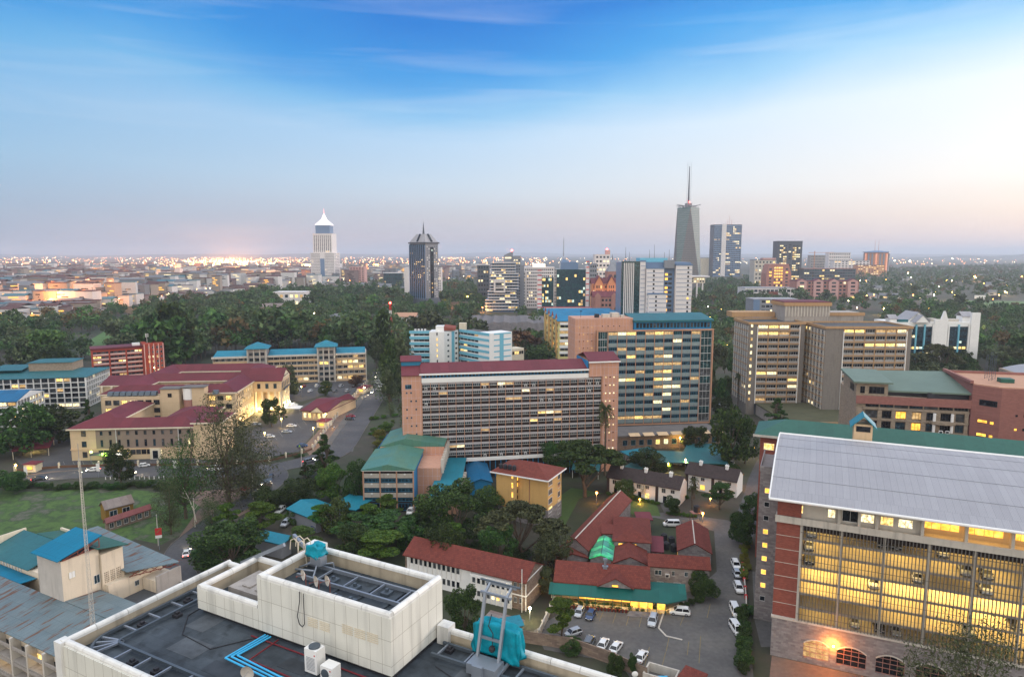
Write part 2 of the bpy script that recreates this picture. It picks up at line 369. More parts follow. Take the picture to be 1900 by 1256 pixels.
# far rises and ridges on the horizon
def ridge(name,Y,x0,x1,h,seed,depth=3500):
 rn=random.Random(seed);mb=MB();n=60;ph=[rn.uniform(0,6) for _ in range(6)]
 rows=[]
 for j,(dy,k) in enumerate(((0,0),(.2,.45),(.45,.85),(.65,1),(1,0))):
  row=[]
  for i in range(n+1):
   t=i/n;e=min(1,t*5,(1-t)*5);hh=h*k*e*(.55+.2*math.sin(t*9+ph[0])+.15*math.sin(t*21+ph[1])+.07*math.sin(t*47+ph[2]+j))
   row.append((x0+(x1-x0)*t,Y+depth*dy,max(0,hh)-1))
  rows.append(row)
 for a,b in zip(rows[:-1],rows[1:]):
  for i in range(n):mb.quad([a[i],a[i+1],b[i+1],b[i]])
 tag(mb.build(name,'m_hill',smooth=True),kind='structure')
ridge('hills',15000,-16000,-1500,88,3);ridge('hills',21000,-8000,9000,120,5);ridge('hills',17000,4000,22000,125,8);ridge('hills',8500,5600,9800,95,11,2500)
psheet('ground_city',[(-700,497),(1000,492),(880,520),(560,536),(330,556),(60,592),(-700,600)],.02,'m_city')
# golf course fairways and cricket field
psheet('grass_fairway',[(140,648),(165,632),(205,608),(240,585),(262,578),(235,600),(215,618),(200,645),(165,660)],.04,'m_golf')
psheet('grass_fairway',[(40,655),(60,640),(100,627),(110,636),(75,650)],.04,'m_golf')
psheet('grass_field',[(1775,557),(1960,560),(1980,574),(1850,572),(1790,566)],.04,'m_golf')
# field bottom left, with its worn soil
psheet('grass_field',[(-120,905),(60,912),(200,905),(330,915),(372,940),(350,985),(300,1010),(250,1000),(120,1090),(-200,1100)],.03,'m_grass')
psheet('soil_verge',[(330,915),(480,902),(505,925),(440,960),(372,990),(315,1010),(330,1000),(372,940)],.045,'m_murram')
mat('stone_kerb',(.13,.12,.11),.9,.2)
def road(name,px,wd,z,m='m_asphalt',mids=None):
 p=[Vector(at(a,b,0)) for a,b in px]
 q=[]
 for i in range(len(p)-1):
  a,b,c,d=p[max(0,i-1)],p[i],p[i+1],p[min(len(p)-1,i+2)]
  for k in range(8):
   t=k/8;q.append(.5*((2*b)+(c-a)*t+(2*a-5*b+4*c-d)*t*t+(3*b-a-3*c+d)*t**3))
 q.append(p[-1]);mb=MB();ml=MB();kb=MB();L_=[]
 for i,v in enumerate(q):
  d=(q[min(i+1,len(q)-1)]-q[max(0,i-1)]).normalized();L_.append((v,Vector((-d.y,d.x))))
 def strip(mb,o,w_,z):
  for (a,na),(b,nb) in zip(L_[:-1],L_[1:]):
   A=a+na*(o+w_/2);B_=a+na*(o-w_/2);C_=b+nb*(o-w_/2);D=b+nb*(o+w_/2);mb.quad([(B_.x,B_.y,z),(C_.x,C_.y,z),(D.x,D.y,z),(A.x,A.y,z)])
 strip(mb,0,wd,z);tag(mb.build(name,m),kind='structure')
 if mids:
  for i,((a,na),(b,nb)) in enumerate(zip(L_[:-1],L_[1:])):
   if i % 2:continue
   for o in mids:
    A=a+na*(o+.08);B_=a+na*(o-.08);C_=b+nb*(o-.08);D=b+nb*(o+.08);ml.quad([(B_.x,B_.y,z+.006),(C_.x,C_.y,z+.006),(D.x,D.y,z+.006),(A.x,A.y,z+.006)])
  tag(ml.build('road_marking','m_line'),kind='structure')
 for sgn in (-1,1):
  for (a,na),(b,nb) in zip(L_[:-1],L_[1:]):
   o=sgn*(wd/2+.1);P=[a+na*(o-.08),b+nb*(o-.08),b+nb*(o+.08),a+na*(o+.08)]
   kb.hexa([(v.x,v.y,z-.02) for v in P]+[(v.x,v.y,z+.12) for v in P])
 tag(kb.build('road_kerb','stone_kerb'),kind='structure')
 return q
RD1=road('road',[(-60,905),(30,893),(120,882),(220,876),(340,877),(440,875),(520,866),(580,852),(625,838),(660,790),(690,745),(704,715),(706,690)],10.5,.06,mids=None)
RD2=road('road',[(505,868),(514,885),(492,908),(450,935),(405,962),(368,990),(340,1015),(328,1050),(345,1090),(380,1130)],7.5,.075,mids=None)
psheet('road_apron',[(628,838),(600,820),(625,790),(640,770),(680,722),(690,730),(668,790),(655,838)],.05,'m_yard')
psheet('soil_verge',[(575,845),(562,830),(600,790),(650,735),(682,712),(640,772),(612,812)],.052,'m_murram')
psheet('car_park',[(455,800),(500,790),(560,752),(600,735),(640,745),(618,770),(585,800),(552,840),(500,848),(450,830)],.048,'m_asphalt')
psheet('car_park',[(520,742),(560,715),(600,702),(690,700),(665,720),(640,742),(600,733),(560,745)],.047,'m_asphalt')
psheet('car_park',[(25,850),(100,812),(150,815),(330,845),(420,862),(400,872),(200,868),(60,880)],.047,'m_asphalt')
psheet('pavement',[(-40,893),(100,874),(220,868),(340,868),(440,866),(440,871),(220,873),(100,879),(-40,902)],.055,'m_murram')
# road beside the red brick hotel: driveway and restaurant car park
psheet('car_park',[(1080,1110),(1230,1100),(1290,1095),(1330,1060),(1325,985),(1215,960),(1180,965),(1185,955),(1240,950),(1350,965),(1385,985),(1382,1040),(1385,1110),(1398,1256),(1405,1300),(1200,1300),(1150,1230),(1010,1205),(990,1170)],.05,'m_yard')
psheet('driveway',[(1378,985),(1362,965),(1376,930),(1388,890),(1402,858),(1408,850),(1412,900),(1410,960),(1396,1000)],.056,'m_asphalt')
psheet('pavement',[(1396,1060),(1432,1060),(1432,1200),(1412,1200),(1400,1150)],.052,'m_yard')
psheet('driveway',[(1432,1216),(1600,1254),(1720,1330),(1420,1330)],.054,'m_murram')
psheet('grass_lawn',[(1128,925),(1160,920),(1218,935),(1226,958),(1150,952),(1126,945)],.06,'m_lawn')
psheet('grass_lawn',[(1040,920),(1060,905),(1120,915),(1075,925),(1040,990),(1020,1000),(1030,960)],.06,'m_lawn')
psheet('garden_path',[(1222,930),(1230,928),(1250,955),(1236,958)],.07,'m_yard')
# parking bays
mb=MB()
for px0,py0,px1,py1 in ((1120,1132,1112,1152),(1145,1131,1137,1156),(1170,1133,1162,1160),(1193,1135,1186,1163),(1242,1180,1236,1208),(1278,1190,1275,1215),(1205,1200,1196,1235),(1235,1210,1226,1245),(1270,1140,1262,1160),(1318,1120,1312,1146),(1300,1180,1297,1230)):
 a=at(px0,py0);b=at(px1,py1);mb.bar((a[0],a[1],.06),(b[0],b[1],.06),.12,.01)
tag(mb.build('road_marking','m_yline'),kind='structure')
mb=MB()
for i in range(13):
 a=at(470+i*11,838-i*5.5);b=at(462+i*11,828-i*5.5);mb.bar((a[0],a[1],.06),(b[0],b[1],.06),.12,.01)
for i in range(12):
 a=at(120+i*18,862);b=at(117+i*18,856);mb.bar((a[0],a[1],.06),(b[0],b[1],.06),.12,.01)
tag(mb.build('road_marking','m_line'),kind='structure')
# raised kerb island in the restaurant car park
mb=MB();pts=[at(*q) for q in ((1268,1118),(1232,1135),(1222,1165),(1236,1180),(1266,1187))]
for a,b in zip(pts[:-1],pts[1:]):mb.bar((a[0],a[1],.08),(b[0],b[1],.08),.35,.16)
tag(mb.build('road_kerb','conc_light'),kind='structure')
# ================================================================ facade pieces
def bandbox(mb,face,p,u0,u1,z0,z1,d,inn=.05):
 if face =='F':mb.box(u0,u1,p-d,p+inn,z0,z1)
 elif face =='K':mb.box(u0,u1,p-inn,p+d,z0,z1)
 elif face =='L':mb.box(p-d,p+inn,u0,u1,z0,z1)
 else:mb.box(p-inn,p+d,u0,u1,z0,z1)
def bands(B,face,p,u0,u1,z0,z1,nr,a,b,d,m,name='spandrel'):
 ch=(z1-z0)/nr
 for r in range(nr):
  mb=MB();bandbox(mb,face,p,u0,u1,z0+(r+a)*ch,z0+(r+b)*ch,d);B.part(name,mb,m)
def fins(B,face,p,u0,u1,n,z0,z1,wd,d,m,name='pillar',ends=True):
 for i in range(n+1):
  if not ends and i in (0,n):continue
  u=u0+(u1-u0)*i/n;mb=MB();bandbox(mb,face,p,u-wd/2,u+wd/2,z0,z1,d,.04);B.part(name,mb,m)
def merge(B,S_):
 """fold an angled wing into its building"""
 from mathutils import Matrix
 M=Matrix.Translation((B.o[0],B.o[1],0)) @ Matrix.Rotation(B.a,4,'Z');Wn=Matrix.Translation((S_.o[0],S_.o[1],0)) @ Matrix.Rotation(S_.a,4,'Z');T=M.inverted() @ Wn
 S_.done()
 for c in list(S_.root.children):
  mbas=Matrix.Translation(c.location) @ Matrix.Rotation(c.rotation_euler.z,4,'Z');nm=T @ mbas
  c.parent=B.root;c.location=nm.to_translation();c.rotation_euler=(0,0,nm.to_euler().z)
 bpy.data.objects.remove(S_.root)
def ac_part(B,face,u,p,z,s=.8):
 if 'ac' not in WM:
  mb=MB();mb.box(-.45,.45,-.45,0,0,.7);mb.box(-.38,.3,-.47,-.45,.08,.62,1);WM['ac']=mb.build('air_conditioner',['white','dark'],B.root);o=WM['ac'];WM['ac']=o.data
 else:o=bpy.data.objects.new('air_conditioner',WM['ac']);COL.objects.link(o);o.parent=B.root
 o.location={'F':(u,p,z),'R':(p,u,z),'L':(p,u,z)}[face];o.rotation_euler=(0,0,{'F':0,'R':math.pi/2,'L':-math.pi/2}[face]);o.scale=(s*1.4,)*3
# wall and roof materials
mat('pinkgrid',(.52,.285,.195),.75,.08,pat='grid',p=(1.5,3.0),col2=(.50,.40,.42),stain=.15)
mat('ochre',(.40,.255,.14),.8,.1,stain=.25);mat('pink',(.44,.25,.165),.8,.1,stain=.2);mat('brown_panel',(.022,.014,.012),.6,.2);mat('louvre_pale',(.40,.38,.38),.8,.12,1.2,stain=.3);mat('louvre',(.27,.245,.24),.8,.15,1.2,stain=.3)
mat('roof_maroon',(.16,.034,.042),.6,.1,stain=.3,pat='corrx',p=(3,6));mat('roof_red',(.15,.026,.032),.6,.1,.2,stain=.3,pat='corrx',p=(4,9))
mat('roof_teal',(.03,.135,.15),.5,.12,stain=.3,pat='corrx',p=(3,8),col2=(.027,.115,.13));mat('roof_cyan',(.02,.20,.27),.5,.1,stain=.3,pat='corrx',p=(3,8),col2=(.016,.17,.235))
mat('roof_blue',(.012,.13,.27),.5,.1,stain=.3,pat='corrx',p=(3,8));mat('roof_green',(.03,.11,.082),.5,.12,stain=.3,pat='corrx',p=(4,12),col2=(.026,.095,.07))
mat('roof_patch',(.07,.20,.17),.5,.12,stain=.3,pat='corrx',p=(3,4),col2=(.10,.19,.12));mat('tile_red',(.175,.046,.033),.8,.22,.6,pat='tile',p=(.5,.45),col2=(.125,.032,.024))
mat('tile_redy',(.175,.046,.033),.8,.22,.6,pat='tiley',p=(.5,.45),col2=(.125,.032,.024));mat('tile_dark',(.055,.04,.038),.8,.2,.6,pat='tile',p=(.5,.45))
mat('roof_flat',(.075,.08,.085),.9,.25,.25,stain=.2);mat('roof_gravel',(.14,.13,.125),.95,.25,.3)
mat('stone',(.27,.25,.24),.9,.2,1,pat='brick',p=(.9,.4),col2=(.17,.15,.15));mat('stone_brown',(.25,.19,.14),.9,.2,1,pat='brick',p=(.7,.35),col2=(.15,.11,.09))
mat('brick_red',(.26,.085,.06),.85,.12,1,pat='brick',p=(.5,.2),col2=(.19,.06,.045));mat('yellow',(.58,.36,.14),.8,.08,stain=.15);mat('blue_light',(.17,.43,.54),.7,.06)
mat('bluetrim',(.025,.19,.38),.6,.1);mat('redtrim',(.5,.05,.05),.6,.1);mat('mauve',(.33,.17,.14),.8,.12,stain=.2);mat('grey',(.22,.23,.25),.7,.12);mat('grey_dark',(.075,.085,.10),.5,.1)
mat('aluroof',(.34,.335,.35),.6,.10,.12,pat='corrx',p=(1.2,40),col2=(.31,.305,.32),metal=0)
# ---------------- long slab block, pink ends, dark strip facade
B=Bld('hospital_block','long slab with pink end walls, dark strip facade and maroon roof, in the centre','office block',(-38.2,231.6),(38.8,245));W=B.w;D=14
mb=MB();mb.box(6.8,72,.3,D,0,38.6);B.part('wall',mb,'brown_panel')
mb=MB();mb.box(0,6.75,-.3,D,0,38.0);B.part('end_wall',mb,'pinkgrid');mb=MB();mb.box(72.05,W,-.8,D,0,41.4);mb.box(67,72,-.8,D,38.7,41.4);mb.box(67,72,-.8,.25,35.6,38.7);B.part('stair_tower',mb,'pinkgrid')
nb,nr=22,9
Z0,Z1=7.6,35.2
spec={(8,7),(8,9),(8,10),(7,2),(7,12),(7,15),(6,10),(6,11),(4,14),(4,15),(4,16),(3,13),(3,16),(0,2),(0,3),(0,4),(2,7)}
nr=10
B.grid('F',.3,6.9,71.9,Z0,Z1,nb,nr,.92,.30,.42,lit=0,spec={(r+1,c) for r,c in spec},style=4,fm='frame_white',darks=['g_dark','g_blue','g_grey','g_blue'])
bands(B,'F',.3,6.9,71.9,Z0,Z1,nr,.74,1.0,.42,'louvre_pale')
fins(B,'F',.3,6.9,71.9,nb,Z0-.1,Z1+.3,.17,.50,'pink','mullion')
mb=MB();mb.box(6.8,66.9,-.5,.28,35.25,36.9);B.part('fascia',mb,'white');mb=MB();mb.box(6.8,66.9,-.1,.28,36.95,38.5);B.part('clerestory_wall',mb,'bluetrim')
B.grid('F',-.1,7,66.8,36.95,38.5,48,1,.72,.8,.1,lit=0,style=1,fm='frame_blue',darks=['g_dark','g_blue'])
mb=MB();mb.box(6.8,71.9,-.9,.28,6.5,7.5);B.part('ledge',mb,'white');mb=MB()
for i in range(33):mb.box(7+i*1.97,7.25+i*1.97,-.2,.25,0,6.45)
B.part('colonnade',mb,'bluetrim')
mb=MB();mb.gable(6.6,66.95,0,D,38.75,2.2,.9,ox=.1);B.part('roof',mb,'roof_maroon');mb=MB();mb.box(6.0,66.9,-1.12,-.95,38.0,38.6);B.part('gutter',mb,'white')
mb=MB();mb.gable(0,6.4,-.3,D,38.1,2.2,.7,ox=.1);B.part('roof',mb,'roof_maroon')
mb=MB();mb.box(0,6.9,6,14,40.4,42.0);B.part('attic_wall',mb,'frame_blue');mb=MB();mb.gable(0,6.9,6,14,42.05,1.2,.5,ox=.3);B.part('roof',mb,'roof_maroon')
mb=MB();mb.gable(67,W,-.8,D,41.45,2.0,.7,ox=.3);B.part('roof',mb,'roof_maroon');mb=MB();mb.box(66.6,W+.4,-1.65,-1.5,40.8,41.3);B.part('gutter',mb,'white');mb=MB();mb.box(66.3,66.6,-.9,D,38.9,41.4);B.part('attic_wall',mb,'bluetrim')
for r in range(10):
 for c,u in enumerate((73.3,74.9,76.4)):B.win('F',u,-.8,8.5+r*2.95,.45,.45,'l_white' if (r*3+c) % 4 else 'g_dark',0)
for r in range(8):
 for c,u in enumerate((1.6,3.1,4.8)):
  if (r+c) % 3:B.win('F',u,-.3,11+r*2.95,.5,.5,'g_blue',1,'frame_blue')
B.win('F',2.2,-.3,33.4,2.0,1.3,'g_blue',3,'frame_blue')
for r,c in ((9,0),(9,1),(9,2),(9,7),(9,9),(9,12),(9,13),(9,20),(9,21),(8,20),(7,0),(7,14),(7,15),(0,7),(0,9),(0,11),(0,12)):ac_part(B,'F',6.9+(c+.45)*65/22,-.1,Z0+r*2.76+.25,.75)
B.done()
# ---------------- taller glass slab behind it
p0=at(1105,803);p1=at(1317,796)
B=Bld('glass_office_block','tall blue glass slab with pink mullions and teal attic roof, behind the long dark slab','office block',p0,p1);W=B.w;D=15;T=45.6
mb=MB();mb.box(.2,W-.2,.3,D,0,T);B.part('wall',mb,'grey_dark')
mb=MB();mb.box(-9.5,.1,2,D+2,0,51.3);mb.box(.15,17,2.5,D+2,T+.05,51.3);B.part('end_wall',mb,'pinkgrid')
nb,nr=10,12;u0=5;u1=W-6
B.grid('F',.3,u0,u1,4,T,nb,nr,.94,.38,.52,lit=.0,style=4,fm='frame_blue',darks=['g_blue','g_teal','g_dark','g_blue','l_dim'],
       spec={(11,0),(11,1),(11,2),(11,4),(11,5),(10,7),(8,2),(8,6),(7,5),(6,6),(6,3),(5,1),(5,2),(5,5),(5,6),(4,5),(4,7),(4,6),(3,6),(2,5),(1,6),(0,1),(0,2),(0,3),(0,4)})
mat('spandrel_glass',(.21,.26,.26),.5,.2,.8,stain=.3)
bands(B,'F',.3,u0,u1,4,T,nr,.02,.50,.3,'spandrel_glass');fins(B,'F',.3,u0,u1,nb,3.6,T,.22,.5,'pink','mullion')
B.grid('F',.3,.5,u0-.3,4,T,1,12,.95,.9,.05,lit=.3,style=4,fm='frame_white',darks=['g_teal']);B.grid('F',.3,u1+.3,W-.6,4,T,1,12,.95,.94,.03,lit=.15,style=3,fm='frame_white',darks=['g_teal','g_grey'])
mb=MB();mb.box(-.2,.5,-.3,.25,3.5,T+.6);mb.box(W-.5,W+.1,-.3,D,3.5,T+.6);mb.box(-.2,W+.1,-.35,.2,T+.05,T+.7);mb.box(-.2,W,-.3,.2,3,3.6);B.part('frame',mb,'pink')
mb=MB();mb.box(17.3,W-.5,1.5,D-1,T+.1,49.6);B.part('attic_wall',mb,'bluetrim');B.grid('F',1.5,18,W-1,T+.4,49.6,22,1,.75,.6,.25,lit=.05,style=1,fm='frame_blue')
mb=MB();mb.loft([[(16.8,.4,49.6),(16.8,.4,50.4),(16.8,D+.5,52.4),(16.8,D+.5,49.6)],[(W+.2,.4,49.6),(W+.2,.4,50.4),(W+.2,D+.5,52.4),(W+.2,D+.5,49.6)]]);B.part('roof',mb,'roof_teal')
for r in range(4):
 for c in range(4):B.win('F',-7.5+c*1.9,2,38+r*3.1,.35,.35,'l_warm' if (r+c) % 3 ==0 else 'g_dark',0)
for i in range(4):B.win('F',3+i*2.6,2.5,47.6,.5,.4,'g_dark',0)
mb=MB();mb.box(4,7.4,6,9,51.3,52.8);mb.box(8.5,12,7,11,51.3,53.3);mb.box(12.5,14,6,8,51.3,52.4);B.part('roof_plant',mb,'conc_light')
mb=MB();mb.tube((1.5,7,51.3),(1.5,7,52.9),1.1,n=12);B.part('water_tank',mb,'dark')
mb=MB();mb.tube((-5.6,8,51.3),(-5.6,8,54.2),.08);mb.sphere((-5.6,7.6,54.2),.6,sz=.4);B.part('antenna',mb,'dark')
B.done()
B=Bld('ground_wing','low brown stone wing with awnings along the foot of the blue glass slab','building',at(1150,838),at(1340,830));W=B.w
mb=MB();mb.box(0,W,2,16,0,5.4);B.part('wall',mb,'stone_brown');mb=MB();mb.box(-.4,W+.4,1.5,16.4,5.45,6.1);B.part('roof',mb,'roof_gravel');B.grid('F',2,1,W-1,1.2,5.2,12,1,.5,.5,.2,lit=.15,style=3,fm='frame_blue')
for i in range(7):mb=MB();mb.hexa([(4+i*6,-.6,6.3),(8.5+i*6,-.6,6.3),(8.5+i*6,2,7),(4+i*6,2,7),(4+i*6,-.6,6.4),(8.5+i*6,-.6,6.4),(8.5+i*6,2,7.1),(4+i*6,2,7.1)]);B.part('awning',mb,'beige')
B.done()
# ---------------- twin concrete slabs at right
B=Bld('twin_slab_tower','pair of tall grey concrete slabs joined by a core, right of centre','office block',(148,318),ang=0)
mat('conc_warm',(.20,.18,.16),.9,.15,1,stain=.4)
def slab(B,x0,x1,y0,y1,zt,nr,nc,spec,leftw,lit):
 zb=5.5
 mb=MB();mb.box(x0+.3,x1,y0+.5,y1,0,zt);B.part('wall',mb,'grey_dark')
 mb=MB();mb.box(x0,x0+.28,y0+.4,y1,0,zt);mb.box(x0,x0+leftw,y0,y0+.45,0,zt);B.part('end_wall',mb,'conc_warm')
 fins(B,'L',x0,y0+1.2,y1-1,6,zb,zt-.9,1.0,.25,'conc_light')
 bands(B,'L',x0,y0,y1,zb,zt,nr,.90,1.0,.32,'ochre','ledge')
 B.grid('L',x0,y0+1.4,y1-1.2,zb,zt,6,nr,.32,.42,.25,lit=.06,style=1,fm='frame_white')
 B.grid('F',y0+.5,x0+leftw+.3,x1-2.2,zb,zt,nc,nr,.93,.40,.42,lit=lit,spec=spec,style=4,fm='frame_white',darks=['g_dark','g_dark','g_grey'])
 bands(B,'F',y0+.5,x0+leftw+.2,x1-2,zb,zt,nr,.0,.13,.9,'ochre','ledge');bands(B,'F',y0+.5,x0+leftw+.2,x1-2,zb,zt,nr,.14,.38,.5,'conc')
 bands(B,'F',y0+.5,x0+leftw+.2,x1-2,zb,zt,nr,.84,.99,.7,'conc_warm','sunshade')
 fins(B,'F',y0+.5,x0+leftw+.3,x1-2.1,nc,zb,zt,.35,.8,'ochre','pillar');mb=MB();mb.box(x0+leftw,x0+leftw+.3,y0-.6,y0+.4,zb,zt-1.2);mb.box(x1-2.6,x1-2.25,y0-.6,y0+.4,zb,zt-1.2);B.part('downpipe',mb,'white')
 mb=MB();mb.box(x1-2,x1+.05,y0,y0+.45,0,zt);B.part('end_wall',mb,'conc_warm')
 mb=MB();mb.box(x0-.5,x1+.5,y0-.5,y0+.1,zt,zt+1.1);mb.box(x0-.5,x0+.1,y0+.12,y1,zt,zt+1.1);mb.box(x1-.1,x1+.5,y0+.12,y1,zt,zt+1.1);mb.box(x0-.5,x1+.5,y1+.02,y1+.5,zt,zt+1.1);B.part('parapet',mb,'ochre')
 mb=MB();mb.box(x0+.12,x1-.12,y0+.12,y1-.02,zt+.01,zt+.35);B.part('roof',mb,'roof_flat')
slab(B,0,40.5,0,24,44.8,12,6,{(11,1),(11,4),(11,5),(11,3),(9,2),(9,3),(9,4),(9,5),(2,0),(2,1),(0,0),(0,1),(4,1),(4,2),(11,0)},8.2,.05)
slab(B,-31,-3.6,15,37,45.3,12,4,{(11,0),(11,1),(11,2),(10,0),(10,1),(10,2),(4,0),(4,1),(2,3),(3,3),(0,0)},4.0,.10)
for r in range(12):B.win('F',-2.0,23,7+r*3.35,1.6,1.5,'l_warm',1);B.win('F',-29.6,15,7+r*3.35,1.0,1.5,'l_white' if r % 3 else 'l_dim',1)
mb=MB();mb.box(-3.7,.3,23,37,0,44.7);B.part('link',mb,'conc')
mb=MB();mb.box(-9,14,27,44,40,55);B.part('core',mb,'conc');fins(B,'F',27,-8.5,13.5,14,48,54,.45,.3,'conc_light');mb=MB();mb.box(-9.6,14.6,26.4,44.6,53.4,55.1);B.part('ledge',mb,'ochre');mb=MB();mb.box(-9.2,14.2,26.8,44.2,55.11,55.5);B.part('roof',mb,'roof_maroon')
mb=MB();mb.box(14.2,36,36,52,30,49);B.part('wall',mb,'conc');mb=MB();mb.box(14.2,36.4,35.5,36,47.6,49.3);mb.box(-32,-9.5,38.5,48,46.6,49.3);B.part('parapet',mb,'ochre')
# podium
mb=MB();mb.box(-26,12,-26,14.9,0,5.3);mb.box(12.01,44,-18,-.1,0,5.3);B.part('podium',mb,'conc');mb=MB();mb.box(-26.5,12.4,-26.6,15,5.31,5.9);mb.box(12.41,44.5,-18.6,-.2,5.31,5.9);B.part('podium_roof',mb,mat('roof_olive',(.085,.085,.05),.9,.3,.2))
mb=MB();mb.box(-26.4,44.4,-27,-26.65,4.2,6.5);mb.box(-26.4,12,-26.2,-26.02,2.2,2.9);B.part('parapet',mb,'ochre');B.grid('F',-26,-25,11,.8,5.4,9,1,.8,.45,.15,lit=.5,style=3);B.grid('F',-18,13,43,.8,5.4,8,1,.8,.45,.15,lit=.5,style=3)
B.done()
# ---------------- brown brick and green roofed complex
mat('stonewall',(.30,.245,.185),.9,.15,1,pat='brick',p=(.8,.4),col2=(.22,.175,.13));mat('brickpink',(.27,.125,.105),.85,.08,1,pat='brick',p=(.8,.25),col2=(.22,.10,.085));mat('roof_pale',(.13,.175,.14),.6,.15,.2)
p0=(107,207);B=Bld('brick_stone_complex','brown brick and stone offices with pale green roofs and brick tower at the right edge','office complex',p0,ang=R(-14),z=-2.4)
mb=MB();mb.box(0,31,0,22,0,38.5);mb.box(0,9,1,18,38.55,42.5);B.part('wall',mb,'stonewall')
B.grid('F',0,2.5,31,14.5,38,7,7,.86,.62,.24,lit=.08,style=4,lits=['l_dim','l_amber'],spec={(4,3),(5,2),(5,3)})
for u,wd in ((.9,1.8),(6.7,1.2),(10.6,1.2),(14.8,1.6),(18.9,1.3),(22.8,1.2),(26.9,1.1),(30.4,1.0)):mb=MB();mb.box(u-wd/2,u+wd/2,-.6,-.02,0,35);B.part('pillar',mb,'stonewall')
bands(B,'F',0,1.9,31,14.5,38,7,0,.17,.75,'stonewall','ledge')
for r in range(6):
 mb=MB();pts=[(20.5,-.7),(20.8,-2.0),(24,-2.8),(27.2,-2.0),(27.5,-.7)];mb.prism(pts,14.4+r*3.36,15.3+r*3.36);B.part('balcony',mb,'stonewall')
 for uu in (21.5,26.3):mb=MB();mb.tube((uu,-1.4,15.32+r*3.36),(uu,-1.4,17.7+r*3.36),.42,n=10);B.part('column',mb,'white')
 if r in (3,4):ac_part(B,'F',23,-2.6,15.4+r*3.36);ac_part(B,'F',24.8,-2.5,15.4+r*3.36)
mb=MB();mb.box(-.3,33,-1,-.76,36.4,38.9);B.part('fascia',mb,'brickpink');B.win('F',1.8,1,39.4,1.2,2,'g_dark',2);B.win('F',5.8,1,39.4,4.2,2,'g_dark',4);B.win('L',6,0,39.4,5,2,'g_dark',4)
mb=MB();mb.hexa([(-1,-.3,42.6),(10,-.3,42.6),(10,19,43.6),(-1,19,43.6),(-1,-.3,43.1),(10,-.3,43.1),(10,19,44.1),(-1,19,44.1)]);B.part('roof',mb,'roof_pale')
mb=MB();mb.hexa([(9.2,3,39.6),(32.5,-.5,40.4),(32.5,22,43.4),(9.2,22,42.8),(9.2,3,40.1),(32.5,-.5,40.9),(32.5,22,43.9),(9.2,22,43.3)]);B.part('roof',mb,'roof_pale')
mb=MB();mb.box(9.2,32,3.4,3.6,38.5,39.6);mb.box(20,32,1.2,1.4,38.5,40.2);B.part('clerestory_wall',mb,'dark')
# brick tower, bent front
mb=MB();poly=[(31.2,-1),(37.0,-5.5),(53.5,-5.5),(53.5,20),(31.2,20)];mb.prism(poly,0,43.6);B.part('brick_tower',mb,'brickpink')
mb=MB();mb.prism([(31.5,-.4),(37.2,-5),(53,-5),(53,19.5),(31.5,19.5)],43.62,43.9);B.part('roof',mb,'pink');mb=MB();mb.box(30.6,31.5,-.5,22,43.9,44.8);mb.box(31.5,54,19.5,20.3,43.7,44.6);B.part('parapet',mb,'brickpink')
for r in range(6):
 z=15.3+r*4.05
 B.win('F',45.5,-5.5,z,3.2,.75,'l_amber' if r < 5 else 'g_dark',2);B.win('F',43.3,-5.5,z,.7,.75,'g_dark',0);B.win('F',47.7,-5.5,z,.6,.75,'g_dark',0);B.win('F',41.2,-5.5,z,.6,.6,'l_amber' if r < 5 else 'g_dark',0);B.win('F',51.8,-5.5,z-1,1.6,2.0,'l_warm' if r ==3 else 'g_dark',1)
S_=Bld('x','w','x',B.world(31.2,-1),B.world(37,-5.5))
for r in range(5):S_.win('F',3.1,0,16.6+r*4.05,2.4,.8,'l_amber',2);S_.win('F',5.5,0,16.5+r*4.05,.9,.8,'l_amber',1)
S_.win('F',4.2,0,38,4.4,1.6,'g_dark',1);merge(B,S_)
# curved solar coloured roof behind the tower and right wing
mb=MB()
for i in range(14):
 a0,a1=[math.pi*(.14+.72*k/14) for k in (i,i+1)];P=lambda a,y:(72-20*math.cos(a),y,42.0+5*math.sin(a)-1.6)
 mb.quad([P(a0,12),P(a1,12),P(a1,40),P(a0,40)]);mb.quad([P(a0,12),P(a1,12),(P(a1,12)[0],12,P(a1,12)[2]-.8),(P(a0,12)[0],12,P(a0,12)[2]-.8)][::-1])
B.part('vaulted_roof',mb,'aluroof');mb=MB();mb.box(54,90,12.3,40,0,43);B.part('wall',mb,'stonewall')
mb=MB();mb.box(53.6,90,-2,4.9,0,41);B.part('wall',mb,'stonewall');B.grid('F',-2,55,90,12.5,41,7,7,.85,.62,.24,lit=.35,style=4,lits=['l_amber','l_dim'])
bands(B,'F',-2,54,90,12.5,41,7,0,.16,.7,'stonewall','ledge');mb=MB();mb.box(53,90,-4,5,41.05,41.7);B.part('roof',mb,'roof_pale');mb=MB();mb.box(58.5,61.5,-3.2,-2.02,0,36);B.part('pillar',mb,'stone')
mb=MB();mb.box(40,43.5,3,6,43.95,45.1);B.part('roof_plant',mb,'roof_green')
B.done()
for i,(u,v) in enumerate(((38.2,6),(40,8),(38.6,10))):
 x,y=B.world(u,v);mb=MB();h=7.5 if i else 9
 for dx in (-.4,.4):mb.tube((dx,0,0),(dx*.6,0,h),.06,n=4)
 for k in range(9):mb.tube((-.4,0,k*h/9),(.4,0,(k+1)*h/9),.04,n=4)
 o=mb.build('antenna_mast','steel_dark');o.location=(x,y,41.5);tag(o,['tallest','second','third'][i]+' steel lattice mast on the pink flat roof of the brick tower','mast','roof masts on the brick tower')
